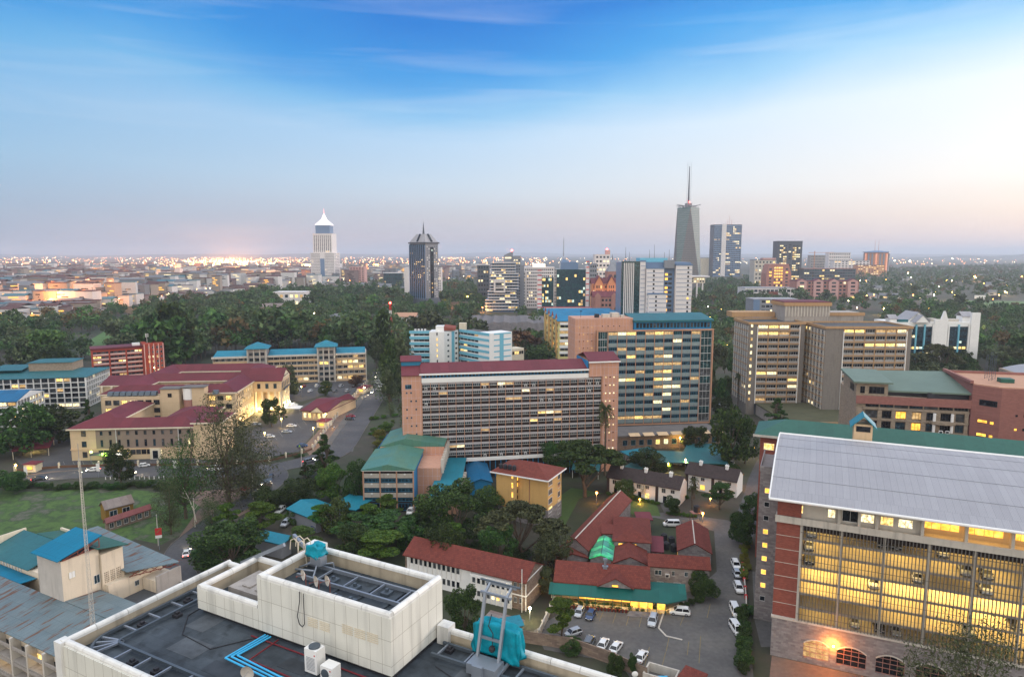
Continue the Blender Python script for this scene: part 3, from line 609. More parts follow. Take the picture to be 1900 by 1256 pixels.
# ---------------- parking garage with silver vaulted roof
GO=(51.9,127.6);GA=math.atan2(-6.1,13.7)
B=Bld('parking_garage','lit multi storey car park behind vertical bars under a wide silver vaulted roof, bottom right','car park',GO,ang=GA);LN=62;D=33
mat('garage_beige',(.55,.42,.24),.8,.1);mat('garage_floor',(.42,.36,.26),.8,.2)
# stone podium with arches
mb=MB();mb.box(0,LN,.4,D,0,8.0);B.part('podium',mb,'stone')
ARX=[(6.0,10.6),(11.9,17.0),(18.6,23.4),(25.2,30.0),(32,36.8),(39,43.8)]
def archpts(a,b,n=10,z0=1.2,zs=4.1,rise=.95):
 return [(a,z0),(a,zs)]+[(a+(b-a)*i/n,zs+rise*math.sin(math.pi*i/n)**.8) for i in range(1,n)]+[(b,zs),(b,z0)]
mb=MB();xs=[0]+[v for ab in ARX for v in ab]+[LN]
for i in range(0,len(xs),2):mb.box(xs[i],xs[i+1],-.05,.38,0,8.1)
for a,b in ARX:
 n=10;pts=[(a+(b-a)*i/n,4.1+.95*math.sin(math.pi*i/n)**.8) for i in range(n+1)]
 for q,r_ in zip(pts[:-1],pts[1:]):mb.hexa([(q[0],-.05,q[1]),(r_[0],-.05,r_[1]),(r_[0],.38,r_[1]),(q[0],.38,q[1]),(q[0],-.05,8.1),(r_[0],-.05,8.1),(r_[0],.38,8.1),(q[0],.38,8.1)])
 mb.box(a,b,-.05,.38,0,1.1)
B.part('podium_wall',mb,'stone')
for k,(a,b) in enumerate(ARX):
 mb=MB();mb.quad([(x,.30,z) for x,z in archpts(a,b)]);pn=B.part('arched_window',mb,'l_dim' if k ==0 else 'g_dark');mb=MB()
 for i in range(5):x=a+(b-a)*i/4;mb.box(x-.05,x+.05,.18,.28,1.2,4.1 if i in (0,4) else 4.85)
 for z in (1.2,2.3,3.3,4.2):mb.box(a,b,.16,.27,z-.05,z+.05)
 g=mb.build('window_grille','mauve',pn);mb=MB();pts=archpts(a,b)[1:-1]
 for q,r_ in zip(pts[:-1],pts[1:]):mb.bar((q[0],-.12,q[1]+.1),(r_[0],-.12,r_[1]+.1),.12,.22)
 B.part('arch_rim',mb,'conc_light')
mb=MB();mb.box(-.2,LN,-.25,.6,8.12,8.5);B.part('ledge',mb,'conc_light')
# decks
ND=7;Z0,Z1=8.5,28;ch=(Z1-Z0)/ND
for r in range(ND+1):mb=MB();mb.box(4.4,LN,.5,17,Z0+r*ch-.32,Z0+r*ch);B.part('deck',mb,'garage_floor')
mb=MB();mb.box(4.4,LN,17.05,17.4,Z0,Z1);B.part('rear_wall',mb,'garage_beige');mb=MB();mb.box(0,4.35,.3,D,8.15,33.2);B.part('side_wall',mb,'brick_red')
for r in range(ND+1):mb=MB();mb.box(-.04,4.4,.22,.29,Z0+r*ch-.06,Z0+r*ch+.03);B.part('brick_joint',mb,'conc_light')
for r in range(ND):mb=MB();mb.box(4.4,LN,.16,.48,Z0+r*ch-.32,Z0+r*ch+.12);B.part('deck_edge',mb,'conc');mb=MB();mb.box(4.4,LN,.56,.60,Z0+r*ch+.95,Z0+r*ch+1.0);mb.box(4.4,LN,7.9,8.0,Z0+r*ch+.75,Z0+r*ch+.85);B.part('rail',mb,'steel')
for i in range(9):mb=MB();x=4.5+i*7.1;mb.box(x-.22,x+.22,.1,.5,Z0,Z1);mb.box(x-.2,x+.2,16.2,17,Z0,Z1);B.part('column',mb,'conc_light')
mat('screen_bar',(.13,.12,.11),.6,.15);mb=MB();mb.box(4.4,LN,.12,.5,Z1-1.15,Z1-.02);B.part('fascia_beam',mb,'brown_panel')
for i in range(99):
 x=4.85+i*.575;mb=MB();mb.box(x-.07,x+.07,-.22,.06,Z0,Z1);B.part('screen_bar',mb,'screen_bar')
for r in range(4):mb=MB();mb.box(4.4,LN,.03,.09,Z0+r*2*ch+1.2,Z0+r*2*ch+1.27);B.part('screen_rail',mb,'screen_bar')
# fluorescent battens under each deck and their light
rg=random.Random(4)
mb=MB();mb.box(-.55,.55,-.07,.07,-.07,0);proto=mb.build('strip_light',emis('tube_light',(1,.74,.30),30,'NONE'),B.root);first=True
for r in range(ND):
 dim={6:.40,5:.55,4:.6,3:1.7,2:1.4,1:.7,0:.45}[r]
 for i in range(8):
  x=8+i*7.1;e=dim*(.12 if (r,i) in ((1,0),(0,2),(0,3),(0,4),(6,1),(6,2),(4,3),(1,1),(5,5)) else rg.uniform(.6,1.3))
  o=proto if first else bpy.data.objects.new('strip_light',proto.data)
  if not first:COL.objects.link(o);o.parent=B.root
  first=False;o.location=(x,9,Z0+(r+1)*ch-.36)
  l=bpy.data.lights.new('deck_light','AREA');l.shape='RECTANGLE';l.size=5.5;l.size_y=9;l.energy=330*e;l.color=(1,.66,.20)
  lo=bpy.data.objects.new('deck_light',l);COL.objects.link(lo);lo.parent=B.root;lo.location=(x,5.2,Z0+(r+1)*ch-.5)
# upper storey under the roof
mb=MB();mb.box(4.4,LN,4.2,D,28.05,33.2);B.part('rear_wall',mb,'garage_beige');mb=MB();mb.box(-.3,LN,-.5,4.15,28.06,28.45);mb.box(-.3,LN,-.5,-.25,28.46,29.4);B.part('balcony',mb,'conc_light')
mb=MB();mb.box(2.2,24.4,.9,1.2,28.5,33.2);B.part('upper_wall',mb,'conc_light')
for u,wd,m_ in ((4.0,1.1,'l_warm'),(9.6,1.2,'l_white'),(15.6,2.3,'l_white'),(18.9,2.0,'l_warm'),(21.9,2.2,'l_white')):B.win('F',u,.9,30.0,wd,1.5,m_,2,'frame_white')
B.win('F',12.8,.9,29.7,2.6,2.4,'g_dark',2,'frame_white')
mb=MB()
for x in (10.9,14.3,17.2,24.5,31.2,38,45,52):mb.box(x-.25,x+.25,-.3,1.0,28.47,33.2)
mb.box(2,LN,-.3,.3,32.4,33.2);B.part('upper_frame',mb,'conc_light')
for i,x in enumerate((27.9,34.6,41.5,48.5)):
 mb=MB();mb.box(x-2.9,x+2.9,3.9,4.1,29.5,32.3);wn=B.part('lit_screen',mb,'l_amber');mb=MB()
 for k in range(5):mb.box(x-2.9+k*1.45-.04,x-2.9+k*1.45+.04,3.8,3.9,29.5,32.3)
 mb.box(x-2.9,x+2.9,3.78,3.88,30.8,30.88);mb.build('frame','beige',wn)
 l=bpy.data.lights.new('room_light','AREA');l.size=4;l.energy=60;l.color=(1,.55,.14);lo=bpy.data.objects.new('room_light',l);COL.objects.link(lo);lo.parent=B.root;lo.location=(x,2.2,32.3)
# vaulted roof
def gz(t):return 33.6+4.3*math.sin(math.pi*(.04+.60*t))-.5
mb=MB();n=26;y0,y1=-3.2,D+1.2
for i in range(n):
 t0,t1=i/n,(i+1)/n;a=(y0+(y1-y0)*t0,gz(t0));b=(y0+(y1-y0)*t1,gz(t1));mb.quad([(-1.4,a[0],a[1]),(LN,a[0],a[1]),(LN,b[0],b[1]),(-1.4,b[0],b[1])]);mb.quad([(-1.4,a[0],a[1]-.25),(LN,a[0],a[1]-.25),(LN,b[0],b[1]-.25),(-1.4,b[0],b[1]-.25)][::-1]);mb.quad([(-1.4,a[0],a[1]-.25),(-1.4,a[0],a[1]),(-1.4,b[0],b[1]),(-1.4,b[0],b[1]-.25)])
B.part('vaulted_roof',mb,'aluroof',smooth=True)
for t in (.22,.44,.66,.85):
 y=y0+(y1-y0)*t;mb=MB();mb.bar((-1.4,y,gz(t)+.03),(LN,y,gz(t)+.03),.16,.05);B.part('roof_lap',mb,'grey')
mb=MB();mb.tube((-1.5,y0-.1,gz(0)-.15),(LN,y0-.1,gz(0)-.15),.28,n=8);mb.tube((-1.5,y1+.1,gz(1)),(LN,y1+.1,gz(1)),.3,n=8)
pts=[(-1.45,y0+(y1-y0)*i/n,gz(i/n)+.03) for i in range(n+1)];mb.path(pts,.16,6);B.part('gutter',mb,'white')
# grey stair tower with lit windows
mb=MB();mb.box(-4.2,2.5,13,27,0,33.6);mb.box(-.05,0,.35,12.9,8.5,9);B.part('stair_tower',mb,'stone')
mb=MB();mb.box(-4.3,2.5,12.95,13.2,33.62,34.8);mb.box(-4.3,-4.1,13.22,27,33.62,34.8);B.part('parapet',mb,'stone')
for k in range(9):B.win('F',-2.6,13,4.6+k*3.05,.95,1.0,'l_amber' if k not in (0,6,7) else 'g_dark',1,'frame_white')
mb=MB();mb.tube((-1,20,33.6),(-1,20,35.6),1.0,n=12);mb.tube((.8,22,33.6),(.8,22,35.4),.9,n=12);B.part('water_tank',mb,'grey')
B.done();GAR=B
# wall lamp at the arches
x,y=B.world(11.25,-.5);r0=empty('wall_lamp',(x,y,5.0),GA,'bright orange wall lamp between the two left arches of the car park','lamp')
mb=MB();mb.sphere((0,-.25,0),.22);mb.build('lamp_globe',emis('lamp_sodium',(1,.28,.03),90),r0);mb=MB();mb.bar((0,.4,-.2),(0,-.2,-.1),.08);mb.build('bracket','steel_dark',r0)
x,y=B.world(11.25,-1.6);lamp_light(x,y,5,(1,.30,.05),900,.2)
# green roofed wing behind the garage
p0=at(1403,806,33.5);B=Bld('green_roof_wing','long building with a dark green hipped metal roof behind the silver vault','building',p0,ang=GA)
mb=MB();mb.box(1,75,1,13,0,33);B.part('wall',mb,'brick_red');mb=MB();mb.hip(0,75,0,14,33.7,3.0,.4);B.part('roof',mb,'roof_green');mb=MB();mb.box(-.7,75,-.62,-.5,33.1,33.7);B.part('gutter',mb,'conc_light')
for k in range(8):B.win('F',3.2,1,29.6-k*3.4,2.4,1.6,'l_warm' if k < 3 else 'g_dark',3,'frame_white');B.win('F',7.2,1,29.6-k*3.4,2.4,1.6,'l_warm' if k < 2 else 'g_dark',3,'frame_white')
B.done()
x,y=at(1583,815,37);B=Bld('roof_turret','small beige turret with a green double pitched cap rising through the green roof','turret',(x,y),ang=GA,z=32.5)
mb=MB();mb.box(0,3.9,0,3.9,0,8.2);B.part('wall',mb,'beige');B.win('F',1.95,0,6.6,2.8,1.1,'g_dark',1);mb=MB();mb.gable(0,3.9,0,3.9,8.25,1.9,.8,axis='y',ox=.9);B.part('roof',mb,'roof_cyan');B.done()
# ================================================================ mid ground buildings
def simple_win(B,face,p,u0,u1,z0,z1,nc,nr,**k):B.grid(face,p,u0,u1,z0,z1,nc,nr,**k)
# ---------------- yellow apartment tower with tiled roof
p0=(-6.2+.8,198);p1=(10.4,189.9)
B=Bld('yellow_apartment_block','five storey ochre apartment block with a red tiled hipped roof and black roof tanks','apartment block',p0,p1);W=17.2;D=11.4;T=15
mb=MB();mb.box(.8,W,1.2,D,5.2,T-.1);mb.box(.8,7.6,0,1.19,4.6,T-.1);B.part('wall',mb,'yellow')
mb=MB();mb.box(.75,W+.05,1.15,D+.05,0,5.15);B.part('stone_wall',mb,'stone')
mb=MB();mb.hip(.2,W+.2,-.2,D,T+.1,2.7,.9);B.part('roof',mb,'tile_red');mb=MB();mb.box(-.8,W+1.2,-1.25,-1.12,T-.25,T+.12);mb.box(W+1.12,W+1.25,-1.1,D+1,T-.25,T+.12);B.part('gutter',mb,'white')
for k in range(5):
 B.win('F',6.2,0,2.0+k*2.9,.55,1.6,'l_amber' if k > 1 else 'g_dark',1,'frame_white');B.win('R',3.0,W,1.4+k*2.75,2.6,1.6,['g_dark','l_warm','g_grey','g_grey','g_grey'][k],3,'frame_white');B.win('R',9.4,W,1.4+k*2.75,1.6,1.6,['g_dark','l_dim','g_dark','g_dark','g_dark'][k],2,'frame_white')
 B.win('R',.6,7.6,5.4+k*1.93,.5,1.1,'l_amber' if k > 2 else 'g_dark',0)
mb=MB();mb.tube((11.3,1.05,.2),(11.3,1.05,T),.08);B.part('downpipe',mb,'mauve')
B.done()
for i in range(4):
 x,y=B.world(1.8+i*1.5,1.0);mb=MB();mb.tube((0,0,0),(0,0,1.15),.62,n=14);mb.tube((0,0,1.15),(0,0,1.4),.55,.25,n=14);o=mb.build('water_tank','dark',smooth=False);o.location=(x,y,T+1.0)
 tag(o,['leftmost black plastic tank','second black plastic tank from the left','third black plastic tank from the left','rightmost black plastic tank'][i]+' on the tiled roof of the yellow block','water tank','black tanks on the yellow block')
# ---------------- green patched roof hall
p0=at(676,950);p1=at(768,950);B=Bld('green_roof_hall','slatted grey hall with a patched green metal roof, left of the blue low roofs','building',p0,p1);W=B.w;D=42;T=13.6
mb=MB();mb.box(0,W,.2,21,0,T);B.part('wall',mb,'brown_panel');mb=MB();mb.box(-.12,0,-.3,D,0,T);mb.box(W,W+.15,-.3,D,0,T);B.part('end_wall',mb,'bluetrim')
mb=MB();mb.box(W+.18,W+7.5,8,D,0,T-2);B.part('side_wing',mb,'pinkgrid')
fins(B,'F',.2,0,W,3,0,T-.4,.35,.55,'pink')
for r in range(3):
 for k in range(4):mb=MB();bandbox(mb,'F',.2,.2,W-.2,4.9+r*3.1+k*.36,5.1+r*3.1+k*.36,.4);B.part('louvre_slat',mb,'conc_light')
 for c in range(3):B.win('F',W*(c+.5)/3,.2,3.55+r*3.1,W/3-.8,.9,'g_blue',4,'frame_blue');mb=MB();u=W*(c+.5)/3;mb.box(u-.25,u+.25,-.5,-.15,5.9+r*3.1,6.3+r*3.1);B.part('lamp_box',mb,'white')
B.grid('F',.2,.3,W-.3,.3,3,3,1,.8,.8,.1,lit=0,style=4,fm='frame_blue')
mb=MB();mb.quad([(-.4,-.2,T),(W+.4,-.2,T),(W*.55,-.2,T+1.6)]);mb.quad([(-.4,-.7,T-.2),(W+.4,-.7,T-.2),(W+.4,-.7,T),(W*.55,-.7,T+1.7),(-.4,-.7,T)]);B.part('gable',mb,'white')
mb=MB()
yb=22
mb.loft([[(-.6,-.8,T),(-.6,-.8,T+.2),(W*.5,-.8,T+1.9),(W+.6,-.8,T+.2),(W+.6,-.8,T)],[(-.6,yb,T),(-.6,yb,T+.2),(W*.5,yb,T+1.9),(W+.6,yb,T+.2),(W+.6,yb,T)]]);B.part('roof',mb,'roof_patch')
mb=MB();mb.loft([[(1,yb,T+1),(1,yb,T+1.2),(W*.62,yb,T+3.8),(W+7.5,yb,T+1.6),(W+7.5,yb,T+1.0)],[(1,D,T+1),(1,D,T+1.2),(W*.62,D,T+3.8),(W+7.5,D,T+1.6),(W+7.5,D,T+1.0)]]);B.part('roof',mb,'roof_patch')
mb=MB();mb.box(1,W+7.4,yb+.1,D,T-2,T+1);B.part('wall',mb,'pinkgrid')
for k in range(11):mb=MB();mb.box(W+7.6,W+8.5,9+k*3,9.5+k*3,T-4,T+.6);B.part('louvre_fin',mb,'conc_light')
B.done()
def shed(name,label,pxs,z,h,roof,wall='grey',gable=None,cat='building',group=None,th=.25,wins=0,litw=.3,ov=.5,axis='x'):
 """pxs: front-left, front-right, back-right eave corners seen in the photo at eave height z"""
 a,b,c=[at(q[0],q[1],z) for q in pxs];B=Bld(name,label,cat,a,b,group=group);W=B.w
 dx,dy=c[0]-b[0],c[1]-b[1];D=abs(-dx*math.sin(B.a)+dy*math.cos(B.a))
 if wall:mb=MB();mb.box(ov,W-ov,ov,D-ov,0,z-.02);B.part('wall',mb,wall)
 mb=MB()
 if gable =='hip':mb.hip(ov,W-ov,ov,D-ov,z+.05,h,ov)
 elif gable =='mono':mb.hexa([(0,0,z),(W,0,z),(W,D,z+h),(0,D,z+h),(0,0,z+th),(W,0,z+th),(W,D,z+h+th),(0,D,z+h+th)])
 else:
  mb.gable(ov,W-ov,ov,D-ov,z,h,ov,axis=axis,ox=ov)
  if wall:g=MB();g.gwall(ov,W-ov,ov,D-ov,z,h,axis=axis);B.part('gable_wall',g,wall)
 B.part('roof',mb,roof)
 if wins:B.grid('F',ov,ov+.3,W-ov-.3,0,z,wins,max(1,round(z/3.1)),.55,.5,.28,lit=litw,style=2,fm='frame_white')
 return B,W,D
B,W,D=shed('low_hall','low hall with a flat sea green metal roof next to the green patched roof',[(795,925),(850,925),(858,853)],7,.6,'roof_cyan','pink','mono')
for k in range(9):mb=MB();mb.box(W+.05,W+1.0,2+k*2.6,2.5+k*2.6,4,7.6);B.part('louvre_fin',mb,'conc_light')
B.done()
B,W,D=shed('blue_shed','bright blue gabled shed roof in front of the long slab',[(870,897),(915,895),(912,858)],5,1.2,'roof_blue','bluetrim',axis='y');B.done()
B,W,D=shed('covered_walkway','flat teal carport roof left of the green roofed hall',[(612,940),(660,948),(664,922)],3.5,.4,'roof_cyan',None,'mono');mb=MB()
for u in (.5,W-.5):
 for v in (.5,D-.5):mb.tube((u,v,0),(u,v,3.5),.08)
B.part('post',mb,'steel');B.done()
B,W,D=shed('teal_shed','long turquoise roofed shed among the trees by the bend in the road',[(530,944),(585,966),(614,936)],4,1.2,'roof_cyan','grey');B.done()
B,W,D=shed('teal_kiosk','small turquoise roof half hidden by trees above the white parapet',[(468,1000),(522,1012),(530,996)],4,.5,'roof_cyan','grey','mono');B.done()
# ---------------- red roofed white school block
p0=at(750,1028,7);p1=at(975,1080,7)
B=Bld('white_classroom_block','long white two storey block under a red tiled roof with brown brick gable','building',p0,p1);W=B.w;D=9.5;T=7
mb=MB();mb.box(.3,W-3.5,.6,D,0,T);mb.box(18.5,W-3.5,-.3,.58,0,T-.8);B.part('wall',mb,'white');mb=MB();mb.box(0,.28,.4,D,0,T);B.part('brick_wall',mb,'stone_brown');mb=MB();mb.box(W-3.45,W,.3,D,0,T);B.part('brick_wall',mb,'stone_brown');mb=MB();mb.gwall(0,W,.3,D,T,2.4);B.part('brick_wall',mb,'stone_brown')
mb=MB();mb.box(W-3.5,W+.06,.22,.29,3.3,3.6);mb.box(W+.01,W+.08,.2,D,3.3,3.6);mb.box(W-.1,W+.1,.15,.28,0,T);mb.box(W+.0,W+.1,.3,D,T-.2,T+.05);B.part('band',mb,'white')
mb=MB();mb.gable(0,W,.2,D,T,2.5,.5,ox=.3);B.part('roof',mb,'tile_red')
B.grid('F',.6,1.2,15.5,0,T,11,2,.62,.42,.40,lit=.0,style=1,fm='frame_white',darks=['g_dark','g_grey'])
B.grid('F',-.3,19,W-3.6,0,T-.9,8,2,.62,.42,.40,lit=.12,style=1,fm='frame_white',darks=['g_dark','g_grey']);B.grid('F',.3,W-3.3,W-.6,0,T,2,2,.5,.35,.45,lit=0,style=2,fm='frame_white')
mb=MB()
for i in range(12):mb.box(1.0+i*1.32,1.12+i*1.32,.35,.58,3.2,T)
for i in range(9):mb.box(18.9+i*1.3,19.02+i*1.3,-.5,-.32,0,T-.8)
B.part('pilaster',mb,'white');mb=MB();mb.tube((W-.6,-.6,0),(W-.6,-.6,T+3.2),.1);B.part('flagpole',mb,'frame_white');B.done()
# ---------------- restaurant compound
mb=MB()
B,W,D=shed('stone_hall','long gabled hall with faded red tiles and rough stone end wall, left in the compound',[(1042,1012),(1092,1022),(1137,922)],5.2,2.4,'tile_redy','stone',axis='y',ov=.35);mb=MB();mb.bar((W/2,.1,7.8),(W/2,D-.2,7.8),.3,.12);B.part('ridge_cap',mb,'conc_light');B.done()
B,W,D=shed('hip_roof_house','square upper house with a hipped red tile roof and two small lit windows',[(1136,1003),(1210,1008),(1210,962)],6.2,2.0,'tile_red','stone','hip',ov=.4)
for u in (2.2,5.6):B.win('F',u,.4,5.0,1.1,.55,'l_amber',1,'frame_dark')
B.done()
B,W,D=shed('link_roof','small tiled lean-to between the stone hall and the hipped house',[(1116,991),(1142,992),(1142,977)],5.6,.5,'tile_red','stone','mono',ov=.3);B.done()
B,W,D=shed('green_skylight','glowing green translucent gabled canopy in the middle of the compound',[(1093,1036),(1137,1040),(1140,1003)],4.6,1.1,'tile_red','stone',axis='y',ov=.3)
mg,tg,bg=newmat('green_sheet');bg.inputs['Base Color'].default_value=(.02,.30,.13,1);bg.inputs['Emission Color'].default_value=(.05,.8,.2,1);bg.inputs['Roughness'].default_value=.35;bg.inputs['Transmission Weight'].default_value=.2
nng=tg.nodes.new('ShaderNodeTexNoise');nng.inputs['Scale'].default_value=.45;tcg=tg.nodes.new('ShaderNodeTexCoord');tg.links.new(tcg.outputs['Object'],nng.inputs[0]);tg.links.new(math_('MULTIPLY',math_('SUBTRACT',nng.outputs[0],.46,nt=tg),1.3,nt=tg,clamp=True),bg.inputs['Emission Strength']);mg.cycles.emission_sampling='NONE'
for c in B.root.children:
 if c.name.startswith('roof'):c.data.materials[0]=mg
mb=MB();mb.bar((W/2,.2,5.95),(W/2,D-.2,5.95),.2,.1)
for i in range(5):mb.bar((.2,D*i/4.3+.4,4.85),(W/2,D*i/4.3+.4,5.93),.07,.05);mb.bar((W-.2,D*i/4.3+.4,4.85),(W/2,D*i/4.3+.4,5.93),.07,.05)
B.part('glazing_bar',mb,'roof_green');B.done()
B,W,D=shed('tiled_hall','low red tiled gable roof running back left of the green skylight',[(1030,1043),(1093,1036),(1092,1016)],3.8,1.6,'tile_redy','stone',axis='y',ov=.3);B.done()
B,W,D=shed('tiled_hall','low red tiled gable roof running back right of the green skylight',[(1134,1046),(1205,1050),(1207,1014)],4.0,1.9,'tile_redy','stone',axis='y',ov=.3);B.done()
p0=at(1027,1080,3.9);p1=at(1207,1094,3.9);B=Bld('restaurant','red tiled restaurant with green verandah roof and lit entrance, facing the car park','restaurant',p0,p1);W=B.w
mb=MB();mb.box(.4,W-.4,.5,9,0,4.3);B.part('wall',mb,'stone');mb=MB();mb.gable(.3,W-.3,0,9.5,4.4,2.6,.5,ox=.3);B.part('roof',mb,'tile_red')
mb=MB();mb.gable(10.5,18,-1.2,5,4.6,2.0,.4,axis='y',ox=.4);B.part('porch_roof',mb,'tile_redy');mb=MB();mb.loft([[(10.7,-1.1,4.3),(17.8,-1.1,4.3),(17.8,-1.1,4.6),(14.25,-1.1,6.4),(10.7,-1.1,4.6)],[(10.7,-.9,4.3),(17.8,-.9,4.3),(17.8,-.9,4.6),(14.25,-.9,6.4),(10.7,-.9,4.6)]]);B.part('gable_wall',mb,'stone');B.win('F',14.2,-1.1,4.5,1.4,.5,'l_amber',1)
mat('roof_verandah',(.012,.12,.10),.55,.12,.3,pat='corrx',p=(3,6))
mb=MB();e=[(-.8,-3.6),(W+3.5,-3.9),(W+8,-1.2),(W+8,3.5),(W-1.5,3.6),(W-.3,-.4),(-.8,-.4)]
mb.quad([(-.8,-3.6,3.0),(W-.3,-3.8,3.0),(W-.3,-.4,4.15),(-.8,-.4,4.15)]);mb.quad([(W-.3,-3.8,3.0),(W+3.5,-3.9,3.0),(W+8,-1.2,3.0),(W+8,3.5,4.2),(W-.3,3.5,4.2),(W-.3,-.4,4.15)])
mb.quad([(-.8,-3.6,2.85),(-.8,-3.6,3.0),(-.8,-.4,4.15),(-.8,-.4,3.9)][::-1]);mb.quad([(-.8,-3.6,2.8),(W-.3,-3.8,2.8),(W-.3,-3.8,3),(-.8,-3.6,3)]);mb.quad([(W-.3,-3.8,2.8),(W+3.5,-3.9,2.8),(W+3.5,-3.9,3),(W-.3,-3.8,3)]);mb.quad([(W+3.5,-3.9,2.8),(W+8,-1.2,2.8),(W+8,-1.2,3),(W+3.5,-3.9,3)])
B.part('verandah_roof',mb,'roof_verandah')
mb=MB();mb.box(6,W-1,.42,.5,.3,2.9);B.part('lit_wall',mb,'l_amber');mb=MB();mb.box(17.6,22.6,-2.9,-2.8,.7,2.7);mb.box(23.6,W+3.2,-3.0,-2.9,.9,2.7);B.part('lit_entrance',mb,'l_amber')
for i in range(22):mb=MB();u=.4+i*.78;mb.tube((u,-3.9,0),(u,-3.9,.75),.22,.28,n=8);B.part('plant_pot',mb,'tile_red')
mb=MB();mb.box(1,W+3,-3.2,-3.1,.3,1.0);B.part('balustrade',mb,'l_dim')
for i in range(14):mb=MB();u=.2+i*(W+3)/13;mb.tube((u,-3.4,0),(u,-3.4,2.95),.07);B.part('post',mb,'roof_verandah')
for i in range(4):mb=MB();mb.box(17.5-.2*i,22.5+.2*i,-4.2-.35*i,-3.9-.35*i,0,.6-.15*i);B.part('step',mb,'stone')
for u in (4,10,15,20,24.5):l=bpy.data.lights.new('verandah_light','POINT');l.energy=200;l.color=(1,.58,.12);l.shadow_soft_size=.3;lo=bpy.data.objects.new('verandah_light',l);COL.objects.link(lo);lo.parent=B.root;lo.location=(u,-2,2.5)
B.done();RST=B
x,y=B.world(11.8,3.8);mb=MB();mb.box(-.5,.5,-.5,.5,0,.5);mb.box(-.7,.7,-.4,.4,.5,.7);mb.tube((0,0,.7),(0,0,2),.3,n=10);mb.box(-.5,.5,-.3,.3,2,2.5);o=mb.build('extractor_unit','steel');o.location=(x,y,6.4);o.rotation_euler.z=B.a;tag(o,'metal extractor cowl standing on the restaurant roof','extractor')
B,W,D=shed('stone_lodge','two storey stone lodge under a long weathered tile roof, right of the restaurant',[(1202,1050),(1320,1058),(1322,1036)],6.0,1.6,'tile_red','stone',ov=.4)
for u,wd in ((2.5,1.5),(6,.6),(9,.7),(11.8,1.5)):B.win('F',u,.4,3.9,wd,1.1,'g_blue',2,'frame_white')
for u in (3,7,11):B.win('F',u,.4,.8,1.4,1.3,'g_blue',2,'frame_white')
ac_part(B,'F',4.6,.4,3.5,.8);B.done()
B,W,D=shed('tiled_cottage','rough tiled cottage with two pale ridge lines beside the driveway',[(1256,1022),(1322,1028),(1318,982)],4.2,2.2,'tile_redy','stone',axis='y',ov=.3);mb=MB();mb.bar((W/2,.1,6.6),(W/2,D-.2,6.6),.28,.12);mb.bar((W*.3,.1,5.5),(W*.22,D-.2,5.2),.2,.1);B.part('ridge_cap',mb,'conc_light');B.win('L',2.5,.3,1.2,2.6,2,'l_amber',1);B.done()
B,W,D=shed('maroon_shed','plum coloured lean-to sheeting right of the hipped house',[(1208,1024),(1232,1026),(1234,1000)],3.4,.5,'roof_maroon','stone','mono');B.done()
B,W,D=shed('maroon_shed','plum coloured shed roof behind the hipped house beside the lawn',[(1182,966),(1212,966),(1213,954)],3.4,.6,'roof_maroon','stone','mono');B.done()
# townhouses
def town(name,label,a,b,nb,litpat):
 z=5.6;A=at(a[0],a[1],z);C_=at(b[0],b[1],z);B=Bld(name,label,'house',A,C_,group='white town houses by the lawn');W=B.w;D=8.5
 mb=MB();mb.box(.2,W-.2,.5,D,0,z);mb.gwall(.2,W-.2,.5,D,z,2.6);B.part('wall',mb,'white');mb=MB();mb.gable(.1,W-.1,.3,D+.2,z,2.7,.5,ox=.1);B.part('roof',mb,'tile_dark')
 for i in range(nb):
  u=W*(i+.5)/nb;q=W/nb;m_=litpat[i]
  mb=MB();mb.box(u-q*.47,u-q*.36,.3,.48,0,z-.3);B.part('recess_shade_strip',mb,'tile_dark');B.win('F',u+q*.2,.5,3.7,1.2,1.1,'g_grey',2,'frame_white');B.win('F',u-q*.15,.5,3.4,1.2,1.4,'g_grey' if i else 'g_dark',2,'frame_white');B.win('F',u+q*.2,.5,.6,1.5,1.7,m_,3,'frame_white');B.win('F',u-q*.1,.5,.2,1.0,2.1,'g_dark',1,'frame_dark')  # dark strip proud of the wall paints the shade of a recess
  ch_=MB();ch_.box(u-.5,u+.5,D*.42,D*.42+.8,z+1.8,z+3.6);ch_.box(u-.65,u+.65,D*.42-.1,D*.42+.9,z+3.6,z+3.75);ch_.tube((u-.25,D*.42+.4,z+3.75),(u-.25,D*.42+.4,z+4.2),.14);ch_.tube((u+.25,D*.42+.4,z+3.75),(u+.25,D*.42+.4,z+4.2),.14);B.part('chimney',ch_,'white')
 return B.done()
town('town_house','white two storey terrace with dark tiled roof facing the lawn, the larger left one',(1124,884),(1262,908),3,['g_dark','l_warm','g_dark'])
town('town_house','white two storey terrace with dark tiled roof, the smaller right one with lit door',(1270,877),(1368,894),2,['l_amber','l_dim'])
# carports with teal sheeting
for i,(q,lb) in enumerate((([(1150,838),(1170,848),(1166,815)],'small square teal canopy at the foot of the pink tower'),([(1205,858),(1352,862),(1356,842)],'long flat teal carport roof in front of the blue glass slab'),([(1268,838),(1362,848),(1366,830)],'flat teal carport roof with lights under it behind the long one'),([(1150,872),(1180,878),(1180,858)],'dark teal canopy corner beside the town houses'),([(1060,872),(1112,875),(1112,850)],'teal roof half hidden behind the big spreading tree'))):
 B,W,D=shed('carport',lb,q,3.0,.3,'roof_teal' if i else 'roof_cyan',None,'mono','carport','teal carports')
 for u in (.4,W/2,W-.4):
  for v in (.4,D-.4):mb=MB();mb.tube((u,v,0),(u,v,3.1),.09);B.part('post',mb,'white')
 B.done()
